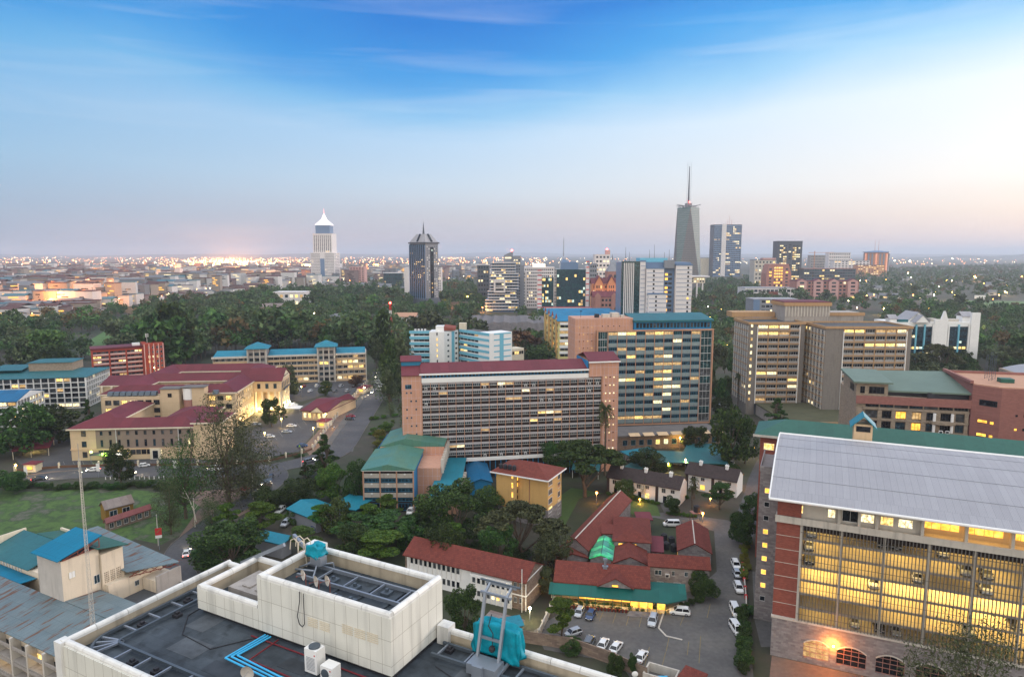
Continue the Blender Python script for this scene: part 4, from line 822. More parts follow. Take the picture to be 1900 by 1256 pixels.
# ---------------- beige courthouse with maroon roofs
mat('beige_stone',(.56,.43,.28),.8,.08,pat='grid',p=(30,4.3),col2=(.40,.30,.19),stain=.1);mat('taupe',(.22,.17,.14),.9,.12)
B=Bld('courthouse','large beige courthouse with many linked maroon roofs, courtyards and a columned portico, at left','courthouse',(-171,256),ang=R(4.9))
def bar(x0,x1,y0,y1,z,h=2.6,axis='x',wall='beige_stone',hip=True):
 mb=MB();mb.box(x0,x1,y0,y1,0,z);B.part('wall',mb,wall);mb=MB()
 if hip:mb.hip(x0,x1,y0,y1,z+.25,h,.8)
 else:mb.gable(x0,x1,y0,y1,z+.05,h,.8,axis=axis,ox=.3)
 B.part('roof',mb,'roof_red')
 g=MB();g.box(x0-.95,x1+.95,y0-.95,y0-.82,z-.25,z+.3);g.box(x1+.82,x1+.95,y0-.8,y1+.9,z-.25,z+.3);B.part('eave',g,'cream')
bar(0,47,0,12,12.5);mb=MB();mb.box(9.5,46,-.15,0,4.6,12);B.part('stone_panel',mb,'taupe')
bar(0.3,12,12.1,45,12.4);bar(30,46,12.1,34,12.4)
bar(47.05,57,-2,14,14.5,1.5)
B.grid('F',-.15,10,46,9,12.3,11,1,.28,.45,.3,lit=.1,style=1);B.grid('F',-.15,10,46,4.7,9,11,1,.26,.62,.15,lit=.15,style=1);B.grid('F',0,10,34,1.6,4.4,12,1,.8,.6,.2,lit=.6,style=2)
B.grid('F',0,3,7,0,12.6,1,3,.4,.5,.3,lit=.0,style=1)
mb=MB();mb.box(29.5,33.5,-.6,-.16,0,4.4);B.part('doorway',mb,'cream');B.win('F',31.5,-.6,.3,2,3.2,'g_dark',1,'frame_white')
for u in (17.2,40.5):mb=MB();mb.tube((u,-.4,.3),(u,-.4,12.3),.14);B.part('downpipe',mb,'frame_white')
mb=MB();mb.box(-.2,47.2,-.3,-.01,4.2,4.6);B.part('string_course',mb,'beige')
# main blocks round two courts
bar(-12,47,49,61,16,3);bar(-11.8,46.8,80,92,16,3);bar(-11.9,46.9,109,121,16,3);bar(-12.2,0,49.2,120.8,16.02,3.02);bar(35,47.2,49.1,120.9,16.03,3.03)
bar(-24,-6,72,94,15.8,3,hip=False)
for u in (-22.5,-18,-13.5,-9):mb=MB();mb.tube((u,71,0),(u,71,15.6),.5,n=8);B.part('column',mb,'cream')
B.grid('F',49,-11,12,8,15.6,6,2,.75,.55,.2,lit=.3,style=3,lits=['l_warm','l_white']);B.grid('F',49,24,46,0,15.6,6,4,.7,.5,.25,lit=.5,style=3,lits=['l_warm','l_white'])
B.grid('R',47.2,50,76,0,15.6,9,4,.3,.5,.25,lit=.45,style=1,lits=['l_warm','l_white']);B.grid('F',109,2,34,0,15.6,10,4,.5,.5,.25,lit=.3,style=1);B.grid('F',80,2,34,8,15.6,10,2,.5,.5,.25,lit=.3,style=1)
mb=MB();mb.box(16,24,44,49.5,0,19);mb.box(29.5,35,44.5,49.5,0,19.5);B.part('stair_tower',mb,'beige_stone');B.win('F',20,44,15.5,1.6,1.6,'g_dark',2);mb=MB();mb.tube((27.5,46.5,0),(27.5,46.5,17.5),2.4,n=14);B.part('round_stair',mb,'mauve')
mb=MB();mb.tube((27.5,46.5,14),(27.5,46.5,19.2),2.5,n=14);B.part('stair_cap',mb,'white');mb=MB();mb.box(15.6,24.4,43.6,50,19.05,19.4);mb.box(25,35.4,43.8,50,19.55,19.9);B.part('roof',mb,'roof_gravel')
for k in range(9):mb=MB();u=-8+k*2.7 if k < 8 else 38;mb.hexa([(u,45.8,16.0),(u+2.3,45.8,16.0),(u+2.3,48.2,16.2),(u,48.2,16.2),(u,46.6,17.5),(u+2.3,46.6,17.5),(u+2.3,48.2,17.7),(u,48.2,17.7)]);B.part('roof_plant',mb,'steel_dark')
mb=MB();mb.box(-10,15.9,45,48.9,0,15.6);B.part('wall',mb,'beige_stone');B.grid('F',45,-9,15.5,4,15,7,3,.7,.55,.2,lit=.5,style=3,lits=['l_warm','l_white'])
for k in range(12):mb=MB();u=3+k*2.6;mb.box(u,u+1.6,103,105,14,15.5);B.part('roof_plant',mb,'steel_dark')
# portico block
mb=MB();mb.box(46,61,77,95,10.5,16.4);mb.box(47.3,57,80,95,0,10.45);B.part('wall',mb,'beige_stone');mb=MB();mb.gable(40,61.4,77,95,16.5,4.6,.9,axis='x',ox=.4);B.part('roof',mb,'roof_red')
mb=MB();mb.gwall(50,61.2,77,95,16.45,4.5);B.part('pediment',mb,'cream')
for k in range(5):mb=MB();mb.tube((60.3,77.8+k*4.1,0),(60.3,77.8+k*4.1,10.5),.62,.55,n=12);mb.box(59.5,61.1,77+k*4.1,78.6+k*4.1,0,.9);B.part('column',mb,'cream')
for k in range(4):mb=MB();mb.tube((48+k*3.2,77.8,0),(48+k*3.2,77.8,10.5),.55,n=12);B.part('column',mb,'cream')
B.grid('F',77,48,60,11.4,16,3,1,.35,.5,.2,lit=0,style=1);B.grid('R',61,78,94,11.4,16,5,1,.4,.55,.2,lit=0,style=1);mb=MB();mb.box(61.2,62,79,93,11.0,11.2);mb.box(61.9,62,79,93,11.2,12.1);B.part('balcony',mb,'grey_dark')
def text_obj(body,size,m,loc,rot,parent,name='lettering',ext=.02):
 cu=bpy.data.curves.new(name,'FONT');cu.body=body;cu.size=size;cu.extrude=ext;cu.align_x='CENTER';cu.align_y='CENTER';cu.resolution_u=2
 t=bpy.data.objects.new(name,cu);COL.objects.link(t);dg=bpy.context.evaluated_depsgraph_get();dg.update();me=bpy.data.meshes.new_from_object(t.evaluated_get(dg));bpy.data.objects.remove(t)
 o=bpy.data.objects.new(name,me);me.materials.clear();me.materials.append(MATS[m] if isinstance(m,str) else m);COL.objects.link(o);o.location=loc;o.rotation_euler=rot
 if parent:o.parent=parent
 return o
text_obj('MILIMANI LAW COURTS',.95,'dark',(61.32,86,17.6),(math.pi/2,0,math.pi/2),B.root)
for u,v,e in ((62.5,80,800),(62.5,90,800),(50,75,1100),(56,75.2,900),(49.5,60,600),(49.5,70,600),(49.5,54,500)):l=bpy.data.lights.new('flood_light','POINT');l.energy=e;l.color=(1,.72,.3);l.shadow_soft_size=.4;lo=bpy.data.objects.new('flood_light',l);COL.objects.link(lo);lo.parent=B.root;lo.location=(u,v,1.6)
for u,v in ((61.9,80),(61.9,84),(61.9,90),(50,76),(56,76.4)):mb=MB();mb.sphere((u,v,2.2),.32);B.part('wall_lamp',mb,'lamp_white')
B.done()
# green petrol style lit sign canopy at the court front
x,y=B.world(8.6,-2.4);r0=empty('entrance_canopy',(x,y,0),B.a,'small dark canopy with glowing lime green sign at the foot of the beige court wing','canopy')
mb=MB();mb.box(0,14,-1.4,1.2,2.9,3.5);mb.build('canopy_roof','grey_dark',r0);mb=MB();mb.box(4.5,8.6,-1.55,-1.42,2.8,4.0);mb.build('lit_sign',emis('sign_lime',(.45,1,.05),2.2),r0);mb=MB();mb.box(9.5,12,-1.55,-1.42,3.0,3.7);mb.build('lit_sign',emis('sign_white',(1,.95,.8),1.6),r0)
mb=MB();mb.sphere((.6,-1.2,4.4),.5);mb.build('lamp_globe',emis('globe_lime',(.75,1,.2),3),r0);lx,ly=B.world(13,-5);lamp_light(lx,ly,3.2,(.6,1,.2),260,.5)
for u in (.3,13.7):mb=MB();mb.tube((u,-1.2,0),(u,-1.2,2.9),.1);mb.build('post','steel',r0)
# ---------------- teal roofed concrete offices
p0=(-181,406);p1=(-93,426);B=Bld('teal_roof_offices','long cream concrete offices with turquoise roofs and two raised pavilion towers','office block',p0,p1);W=B.w;T=16.8
mb=MB();mb.box(0,W,.6,14,0,T);B.part('wall',mb,'taupe')
B.grid('F',.6,1,W-1,0,T,26,5,.82,.5,.4,lit=.12,style=3,fm='frame_white',spec={(3,22),(3,23),(3,24),(2,24),(2,25),(2,23),(0,21),(0,22),(0,23),(0,24),(3,21),(2,19)})
bands(B,'F',.6,0,W,0,T,5,.0,.34,.8,'beige');fins(B,'F',.6,0,W,26,0,T,.3,.45,'conc_light')
for a,b in ((0,.21*W),(.35*W,.67*W),(.80*W,W)):mb=MB();mb.hexa([(a,-1,T+.2),(b,-1,T+.2),(b,14.5,T+2.2),(a,14.5,T+2.2),(a,-1,T+.6),(b,-1,T+.6),(b,14.5,T+2.7),(a,14.5,T+2.7)]);B.part('roof',mb,'roof_cyan')
mb=MB();mb.box(-.6,W+.6,-1.4,-.15,T-.2,T+.9);mb.box(W,W+.6,-.14,14.5,0,T+1.5);B.part('fascia',mb,'conc_light')
for a,b in ((.22*W,.345*W),(.675*W,.795*W)):
 mb=MB();mb.box(a,b,-1.8,10,0,22.2);B.part('tower',mb,'conc');fins(B,'F',-1.8,a+.3,b-.3,3,0,22,.7,.5,'conc_light');B.grid('F',-1.8,a+1,b-1,0,20.5,3,6,.8,.5,.3,lit=.3,style=2,lits=['l_warm']);mb=MB();mb.hip(a,b,-1.8,10,22.4,3.4,1.6);B.part('roof',mb,'roof_cyan')
B.done()
# ---------------- white grid offices on the left edge
B=Bld('white_grid_offices','six storey white gridded offices with a sea green roof, on the left edge','office block',(-291,336),(-222,348));W=B.w;D=30;T=16
mb=MB();mb.box(.5,W-.6,.8,D-.5,0,T);B.part('wall',mb,'grey_dark')
B.grid('F',.8,.5,W-.6,0,T,20,6,.9,.55,.3,lit=.14,style=2,spec={(0,17),(0,18),(3,16),(2,14)});B.grid('R',W-.6,1,D-.5,0,T,11,6,.85,.55,.3,lit=.2,style=2)
bands(B,'F',.3,0,W,0,T,6,0,.12,.5,'white','beam');bands(B,'R',W-.4,.4,D,0,T,6,0,.12,.5,'white','beam');fins(B,'F',.3,.2,W-.1,20,0,T,.35,.7,'white');fins(B,'R',W-.4,.6,D-.2,11,0,T,.35,.7,'white')
mb=MB();mb.hip(0,W,0,D,T+.3,2.6,.9);B.part('roof',mb,'roof_teal');mb=MB();mb.box(W*.55,W*.85,11,24,T+2,T+6.5);B.part('penthouse',mb,'stonewall');mb=MB();mb.hip(W*.55,W*.85,11,24,T+6.7,1.2,.6);mb.hexa([(W*.3,8,T+3),(W*.52,8,T+3),(W*.52,22,T+4),(W*.3,22,T+4),(W*.3,8,T+3.4),(W*.52,8,T+3.4),(W*.52,22,T+4.4),(W*.3,22,T+4.4)]);B.part('roof',mb,'roof_teal')
B.done()
B=Bld('white_grid_annex','smaller white gridded block with blue roof and white gable at the left edge','office block',(-275,300),(-229,308));W=B.w;D=25;T=12
mb=MB();mb.box(0,W-.6,.6,D,0,T);B.part('wall',mb,'grey');B.grid('R',W-.6,.8,D-.5,0,T,9,4,.85,.5,.35,lit=.35,style=2);bands(B,'R',W-.5,.5,D,0,T,4,0,.18,.5,'white','beam');fins(B,'R',W-.5,.7,D-.2,9,0,T,.3,.6,'white')
B.grid('F',.6,.5,W-.6,0,T,12,4,.85,.5,.35,lit=.4,style=2);bands(B,'F',.5,0,W,0,T,4,0,.18,.5,'white','beam')
mb=MB();mb.gable(-1,W,0,D,T+.1,3.0,.6,ox=.2);B.part('roof',mb,'roof_blue');mb=MB();mb.gwall(0,W,0,D,T,2.9);B.part('gable_wall',mb,'white');B.done()
# ---------------- red and pink office slab by the woods
B=Bld('red_office_block','red and pink six storey block with antennas on its roof, beside the woods','office block',(-266,425),(-242,441));W=B.w;T=19;D=14
mb=MB();mb.box(0,W,0,D,0,T);B.part('wall',mb,'redtrim');
mat('redwall',(.36,.07,.045),.8,.1);mat('pinkwhite',(.62,.40,.36),.8,.1)
B.root.children[0].data.materials[0]=MATS['redwall']
B.grid('F',0,.5,W-.3,.5,T-.8,12,6,.86,.36,.45,lit=.15,style=1);bands(B,'F',0,.3,W-.2,.5,T-.8,6,.02,.38,.25,'pinkwhite');fins(B,'F',0,.3,W-.3,3,0,T,.9,.5,'redwall')
mb=MB();mb.box(W+.02,W+12,-3,D,0,T+2.2);B.part('end_wall',mb,'redwall');B.grid('F',-3,W+2,W+11.5,2,T+1.5,4,6,.4,.5,.2,lit=.35,style=1,fm='frame_white');fins(B,'F',-3,W+.5,W+11.5,4,0,T+2.2,.5,.5,'pinkwhite')
mb=MB();mb.box(-.5,W,-.6,D+.3,T+.02,T+1.1);B.part('roof',mb,'roof_maroon');mb=MB();mb.tube((W+3,4,T+2.2),(W+3,4,T+8),.12)
for k in range(3):mb.box(W+2.2+k*.7,W+2.5+k*.7,3.6,4.2,T+6,T+8.4)
B.part('antenna',mb,'white');mb=MB();mb.box(W*.8,W*.95,2,6,T+1.1,T+2.6);B.part('roof_plant',mb,'white');B.done()
# ---------------- blue and white stepped offices
Y0=455;x0,_=atY(760,660,Y0);sc=Y0/1260
B=Bld('blue_white_offices','white office building with pale blue balcony bands and angled wing, behind the maroon roof','office block',(x0,Y0),ang=0)
T=27;nr=7;wl=38*sc
mb=MB();mb.box(.8,wl,.9,14,0,T-.1);B.part('wall',mb,'white');bands(B,'F',.9,0,wl,1,T+1,nr,.55,1.0,.9,'blue_light','balcony');B.grid('F',.9,3,wl-.3,1,T+1,3,nr,.9,.28,.18,lit=0,style=3)
mb=MB();mb.box(wl+.02,wl+10,-1.5,13,0,T+.6);B.part('stair_tower',mb,'white')
for r in range(nr):B.win('F',wl+5.2,-1.5,3+r*3.7,.7,1.9,'l_warm' if r in (2,3,4,5) else 'g_dark',1)
S_=Bld('x','stair side','x',B.world(wl+10,-1.5),B.world(wl+18.5,10));mb=MB();mb.box(0.02,S_.w,0,5,0,T+.5);S_.part('wall',mb,'white');mb=MB();mb.box(S_.w*.52,S_.w*.72,-.12,-.0,0,T);S_.part('stripe',mb,'blue_light')
for r in range(nr):S_.win('F',S_.w*.28,0,2.6+r*3.7,1.6,1.0,'g_blue',1);S_.win('F',S_.w*.85,0,4.2+r*3.5,1.6,1.0,'g_blue',1)
merge(B,S_)
pA=atY(852,660,466);pB=atY(908,660,440);S_=Bld('x','angled wing','x',pA,pB);mb=MB();mb.box(0,S_.w,.9,13,0,T-.1);S_.part('wall',mb,'white');bands(S_,'F',.9,0,S_.w,1,T+1,nr,.55,1.0,.9,'blue_light','balcony');S_.grid('F',.9,.3,S_.w-.5,1,T+1,8,nr,.86,.28,.2,lit=.2,style=2)
mb=MB();mb.box(.2,S_.w-.2,1.2,12.8,T-.08,T+.3);S_.part('roof',mb,'roof_gravel');merge(B,S_)
pC=atY(950,660,452);S_=Bld('x','end block','x',pB,pC);mb=MB();mb.box(.02,S_.w,0,12,0,T+.9);S_.part('wall',mb,'white');mb=MB();mb.box(S_.w*.45,S_.w*.62,-.15,-.01,0,T+.3);S_.part('stripe',mb,'blue_light');bands(S_,'F',0,S_.w*.2,S_.w*.95,1,T+1,nr,.7,.92,.1,'blue_light','stripe')
mb=MB();mb.box(S_.w+.05,S_.w+13,3,12,0,15.5);S_.part('wall',mb,'cream');S_.grid('F',3,S_.w+.6,S_.w+12.6,10.5,14.5,6,1,.75,.5,.3,lit=.8,style=2);merge(B,S_)
mb=MB();mb.box(wl+4,wl+9.5,2,10,T+.62,T+4);B.part('penthouse',mb,'white');mb=MB();mb.hexa([(wl+9.6,2,T+1),(wl+17,4,T+1),(wl+17,12,T+1),(wl+9.6,10,T+1),(wl+9.6,2,T+3.6),(wl+17,4,T+2.2),(wl+17,12,T+3.4),(wl+9.6,10,T+4.6)]);B.part('roof',mb,'brick_red');mb=MB();mb.box(wl+19,wl+24,12,17,T+.4,T+5);B.part('lift_room',mb,'cream')
for k in range(4):mb=MB();mb.box(3+k*2.2,4.2+k*2.2,4,5.4,T,T+1.9);B.part('roof_plant',mb,'white')
mb=MB();mb.box(1,wl,1,14,T-.08,T+.05);B.part('roof',mb,'roof_gravel');B.done()
# ---------------- yellow hall with long blue roofs
x0=atY(1036,640,510)[0];B=Bld('yellow_blue_roof_block','yellow block with white balconies and long bright blue stepped roofs, behind the pink towers','building',(x0,510),ang=R(5));W=58;D=82;T=28.5
mat('yellow_pale',(.60,.53,.24),.8,.08);mb=MB();mb.box(0,W,.9,D,0,T);B.part('wall',mb,'yellow_pale')
bands(B,'F',.9,1,9,2,T,6,.5,.95,.9,'white','balcony');B.grid('F',.9,1.5,8.5,2,T,2,6,.9,.4,.05,lit=.3,style=3);B.grid('L',0,3,D-3,3,T-1,16,6,.6,.45,.3,lit=.35,style=2,lits=['l_warm','l_dim','l_amber'])
for k in range(4):mb=MB();mb.box(-.9,-.02,6+k*20,12+k*20,0,T+2.2);B.part('bay',mb,'yellow')
for k in range(4):y=D*k/4;mb=MB();mb.hexa([(-1,y-.5,T+.5),(W+(18 if k < 2 else 0),y-.5,T+.5),(W+(18 if k < 2 else 0),y+D/4-.7,T+3.3),(-1,y+D/4-.7,T+3.3),(-1,y-.5,T+.8),(W+(18 if k < 2 else 0),y-.5,T+.8),(W+(18 if k < 2 else 0),y+D/4-.7,T+3.7),(-1,y+D/4-.7,T+3.7)]);B.part('roof',mb,'roof_blue2' if 'roof_blue2' in MATS else mat('roof_blue2',(.02,.19,.34),.5,.08,pat='corrx',p=(5,9)))
for k in range(4):mb=MB();mb.tube((-.4,9+k*20,T+2.2),(-.4,9+k*20,T+6),.9,.1);B.part('finial',mb,'brick_red')
mb=MB();mb.box(-.6,W,.2,.85,T-1.2,T+.3);B.part('fascia',mb,'yellow');B.done()
# ---------------- small things round the court: gatehouse, guard huts, shelter
B,W,D=shed('gatehouse','beige single storey gatehouse with maroon cross gabled roof beside the court car park',[(557,762),(607,765),(632,738)],4.6,2.4,'roof_red','beige',ov=.6,wins=5,litw=.8);mb=MB();mb.gable(W-8,W-1,-1.5,D-1,4.7,2.6,.5,axis='y',ox=.4);B.part('roof',mb,'roof_red');mb=MB();mb.gwall(W-8,W-1,-1.6,D-1,4.65,2.5,axis='y');B.part('gable_wall',mb,'cream');B.done()
for i,(q,lb) in enumerate((([(585,782),(606,783),(612,776)],'tiny lit guard hut with a red roof at the court gate'),([(660,720),(678,721),(680,714)],'tiny lit guard hut with a red roof at the top of the side road'),([(40,862),(66,862),(70,855)],'tiny lit guard hut with a red roof beside the left car park'))):
 B,W,D=shed('guard_hut',lb,q,3.0,.8,'roof_red','cream','hip','guard hut','guard huts',ov=.4);B.win('F',W/2,.4,1.0,W*.4,1.2,'l_amber',1);B.done();x,y=B.world(W/2,-1.5);lamp_light(x,y,2.4,(1,.7,.3),60)
B,W,D=shed('parking_shelter','dark red tiled shelter with warm light under it, left of the court',[(20,838),(92,830),(86,812)],3.4,1.4,'roof_red',None,'hip','shelter');mb=MB()
for u in (.5,W/2,W-.5):
 for v in (.5,D-.5):mb.tube((u,v,0),(u,v,3.4),.12)
B.part('post',mb,'cream');B.done();x,y=B.world(W/2,D/2);lamp_light(x,y,2.6,(1,.72,.2),400,.5)
x,y=at(545,765);r0=empty('tent_canopy',(x,y,0),0,'small white peaked tent between the court portico and the gatehouse','tent');mb=MB();mb.loft([[(-4,-3,2.6),(4,-3,2.6),(4,3,2.6),(-4,3,2.6)],[(-1.4,-1,3.6),(1.4,-1,3.6),(1.4,1,3.6),(-1.4,1,3.6)],[(-.1,-.1,5.2),(.1,-.1,5.2),(.1,.1,5.2),(-.1,.1,5.2)]]);mb.build('canopy','white',r0)
for u in (-3.8,3.8):
 for v in (-2.8,2.8):mb=MB();mb.tube((u,v,0),(u,v,2.6),.06);mb.build('pole','steel',r0)
# shacks in the field
B,W,D=shed('wooden_barn','ochre boarded barn with a grey rusty roof in the green field',[(194,946),(250,932),(264,918)],4.2,1.8,'tin_roof' if 'tin_roof' in MATS else mat('tin_roof',(.26,.22,.20),.7,.2,.5,pat='corrx',p=(2,3),col2=(.17,.11,.085),stain=.3),'yellowboard' if 'yellowboard' in MATS else mat('yellowboard',(.22,.13,.03),.9,.2,1,stain=.4),wins=2,litw=0,ov=.35);mb=MB();mb.tube((W-1.5,D+1,0),(W-1.5,D+1,3.2),1.4,n=12);B.part('silo',mb,'steel');B.done()
B,W,D=shed('stone_shack','long narrow stone shack with a brown and pinkish tin roof below the barn',[(197,970),(282,942),(288,936)],2.9,.9,'roof_pinktin' if 'roof_pinktin' in MATS else mat('roof_pinktin',(.28,.10,.10),.8,.2,.3,pat='corrx',p=(9,3),col2=(.22,.15,.13),stain=.2),'stone_brown',wins=6,litw=0,ov=.3);B.done()
# ================================================================ skyline
class SB(Bld):
 pass
def sky_b(name,label,cat,x0,x1,yb,yt,dep,ang=0,mid=None):
 """a far building from its pixel box: base line yb, roof line yt; with ang, mid is the near corner column"""
 Y=at(900,yb)[1];m=Y/FOC
 if mid is None:
  B=Bld(name,label,cat,(atY(x0,yb,Y)[0],Y),ang=0);B.W=(x1-x0)*m;B.D=dep
 else:
  B=Bld(name,label,cat,(atY(mid,yb,Y)[0],Y),ang=R(ang));B.W=(x1-mid)*m/math.cos(R(ang));B.D=(mid-x0)*m/math.sin(R(ang))
 B.T=zat(900,yt,Y);B.m=m;B.z=lambda y:zat(900,y,Y);B.Y=Y
 return B
def core(B,m,T=None,name='wall',roof='roof_flat',x0=0,x1=None,y0=0,y1=None,z0=0):
 T=T or B.T;x1=B.W if x1 is None else x1;y1=B.D if y1 is None else y1
 mb=MB();mb.box(x0,x1,y0,y1,z0,T);B.part(name,mb,m)
 if roof:mb=MB();mb.box(x0-.4,x1+.4,y0-.4,y1+.4,T+.02,T+.9);B.part('parapet',mb,m if roof is True else roof)
FARW=dict(fm='frame_dark',style=0)
mat('white_far',(.66,.62,.60),.7,.05);mat('pink_far',(.50,.30,.27),.8,.08);mat('steelblue',(.12,.19,.30),.4,.08);mat('orange_far',(.50,.24,.13),.8,.08)
# white tower with lit pyramid
B=sky_b('pyramid_tower','tall white stepped tower with a glowing white pyramid cap and mast, left of centre','skyscraper',578,622,528,470,55);W,D,m=B.W,B.D,B.m
core(B,'white_far',roof='white_far');z2,z3,z4,z5=B.z(434),B.z(418),B.z(396),B.z(386)
core(B,'white_far',z2,'upper_wall','white_far',4.5*m,W-4.5*m,4,D-4,B.T+.9);core(B,'steelblue',z3,'crown','white_far',9*m,W-9*m,9,D-9,z2+.9)
mb=MB();q=7.5*m;mb.loft([[(q,q,z3+1),(W-q,q,z3+1),(W-q,D-q,z3+1),(q,D-q,z3+1)],[(W/2-6,D/2-6,z3+16),(W/2+6,D/2-6,z3+16),(W/2+6,D/2+6,z3+16),(W/2-6,D/2+6,z3+16)],[(W/2-1,D/2-1,z4),(W/2+1,D/2-1,z4),(W/2+1,D/2+1,z4),(W/2-1,D/2+1,z4)]]);B.part('pyramid_cap',mb,emis('cap_light',(1,.84,.86),.8))
mb=MB();mb.tube((W/2,D/2,z4),(W/2,D/2,z5),1.1,.5);B.part('mast',mb,emis('mast_pink',(1,.35,.35),1.0))
mat('dkwin',(.05,.05,.06),.3,.1)
mb=MB();mb.box(W*.40,W*.58,-.5,-.02,6,B.z(480));B.part('glass_strip',mb,'steelblue')
for f,p,a,b in (('F',0,1.5,W*.39),('F',0,W*.59,W-1.5),('R',W,2,D-2)):B.grid(f,p,a,b,16,B.T,8 if f =='F' else 9,16,.45,.55,.2,lit=.03,style=0,darks=['g_dark'])
B.grid('F',4,5.5*m,W-5.5*m,B.T+3,z2-3,9,13,.42,.72,.1,lit=.02,style=0,darks=['g_dark']);mb=MB();mb.box(-.4,W+.4,-.4,D,0,18);B.part('base',mb,'pink_far');B.grid('F',-.4,1,W-1,2,17,12,2,.4,.7,.15,lit=.4,style=0);B.done()
# dark blue tower with silver faceted crown
B=sky_b('faceted_tower','dark blue glass tower with a silver faceted crown and short spire, centre left','skyscraper',757,812,571,452,40,46,791);W,D=B.W,B.D
mb=MB();mb.box(0,W,0,D,0,B.T);B.part('wall',mb,'grey');mb=MB();mb.box(-.5,-.02,.3,D-.3,8,B.T-1);B.part('glass_face',mb,'g_blue');mb=MB();mb.box(-1.5,W+1.5,-1.5,D+1.5,B.T,B.T+2);B.part('cornice',mb,'grey_dark')
for i in range(9):mb=MB();y=.4+(D-.8)*i/8;mb.box(-1.2,-.52,y-.5,y+.5,4,B.T-2);B.part('pillar',mb,'steelblue')
z2=B.z(434);c=6;mb=MB();mb.loft([[(0,0,B.T+2.1),(W,0,B.T+2.1),(W,D,B.T+2.1),(0,D,B.T+2.1)],[(W*.25,D*.25,z2),(W*.75,D*.25,z2),(W*.75,D*.75,z2),(W*.25,D*.75,z2)]]);B.part('crown',mb,'aluroof');mb=MB();mb.bar((W*.5,-.1,B.T+3),(W*.5,D*.24,z2),3,1.5);mb.bar((-.1,D*.5,B.T+3),(W*.24,D*.5,z2),3,1.5);B.part('crown_slot',mb,'g_dark')
mb=MB();mb.tube((W/2,D/2,z2),(W/2,D/2,B.z(410)),1.8,.15);B.part('spire',mb,'grey_dark')
B.grid('F',0,1.5,W*.36,8,B.T-3,2,26,.34,.45,.3,lit=.12,style=0,darks=['g_grey','white']);B.grid('F',0,W*.64,W-1.5,8,B.T-3,2,26,.34,.45,.3,lit=.15,style=0,darks=['g_grey','white']);mb=MB();mb.box(W*.37,W*.63,-.35,-.02,5,B.T-5);B.part('glass_strip',mb,'g_dark')
B.grid('F',-.36,W*.44,W*.56,8,B.T-8,1,24,.8,.7,.1,lit=.6,style=0,lits=['l_cool','l_dim','g_teal']);B.grid('L',-.52,1,D-1,8,B.T-3,8,26,.35,.4,.3,lit=.05,style=0,darks=['g_dark'],spec={(17,5),(17,4),(19,1),(18,4),(18,3),(18,2),(16,0),(16,1),(13,0),(13,6)})
mb=MB();mb.loft([[(-5,-5,0),(W+5,-5,0),(W+5,D,0),(-5,D,0)],[(-.6,-.6,14),(W+.6,-.6,14),(W+.6,D,14),(-.6,D,14)]]);B.part('base',mb,'grey_dark');B.done()
B=sky_b('slim_white_slab','narrow white slab standing just right of the dark faceted tower','building',813,819,556,496,22);core(B,'white_far');B.grid('F',0,.5,B.W-.5,4,B.T,2,12,.5,.5,.3,lit=.2,**FARW);B.done()
# twisted pointed tower under construction with tall mast
B=sky_b('tapered_tower','tallest tapering twisted tower with scaffolded top and a very tall mast','skyscraper',1254,1303,541,384,50);W=B.W;D=W;T=B.T
mat('conc_grid',(.15,.15,.16),.8,.08,pat='grid',p=(1.8,3.4),col2=(.2,.2,.2));mat('glass_grid',(.11,.165,.16),.25,.1,pat='grid',p=(2.2,3.4),col2=(.22,.25,.25))
c=(W/2,D/2);a0=R(-3);bot=[(c[0]+W*.66*math.cos(a0+math.pi/4+k*math.pi/2+math.pi),c[1]+W*.66*math.sin(a0+math.pi/4+k*math.pi/2+math.pi),0) for k in range(4)];top=[(c[0]+W*.41*math.cos(a0+k*math.pi/2+math.pi*1.5),c[1]+W*.41*math.sin(a0+k*math.pi/2+math.pi*1.5),T) for k in range(4)]
m1=MB();m2=MB()
for k in range(4):m1.quad([bot[k],bot[(k+1) % 4],top[k]]);m2.quad([top[k],bot[(k+1) % 4],top[(k+1) % 4]])
B.part('concrete_facet',m1,'conc_grid');B.part('glass_facet',m2,'glass_grid')
for k in range(46):
 t=(k+.7)/47;mb=MB()
 pts=[]
 for j in range(4):pts.append(Vector(bot[(j) % 4]).lerp(Vector(top[j]),t));pts.append(Vector(bot[(j+1) % 4]).lerp(Vector(top[j]),t))
 for a,b in zip(pts,pts[1:]+pts[:1]):mb.bar(a,b,.5,.45)
 B.part('floor_edge',mb,'conc')
mb=MB();rn=random.Random(2)
for k in range(26):a=rn.uniform(0,6.28);r=W*.30;mb.bar((c[0]+r*.5*math.cos(a),c[1]+r*.5*math.sin(a),T+rn.uniform(-2,5)),(c[0]+r*1.5*math.cos(a+.3),c[1]+r*1.5*math.sin(a+.3),T+rn.uniform(-3,8)),.5)
B.part('scaffolding',mb,'grey_dark');mb=MB();mb.box(c[0]-6,c[0]+6,c[1]-6,c[1]+6,T-4,T+9);B.part('core',mb,'grey');mb=MB();mb.tube((c[0],c[1],T+9),(c[0],c[1],B.z(306)),2.0,.7,n=8);B.part('mast',mb,'grey_dark')
for dx in (-4,4):mb=MB();mb.tube((c[0]+dx,c[1],T+9),(c[0]+dx,c[1],B.z(297)),.28);[mb.bar((c[0]+dx,c[1],T+9+k*5),(c[0],c[1],T+9+k*5),.3) for k in range(17)];B.part('mast_scaffold',mb,'steel')
mb=MB();mb.sphere((c[0],c[1]-6.5,T+11),1.4);B.part('beacon',mb,'lamp_red');B.done()
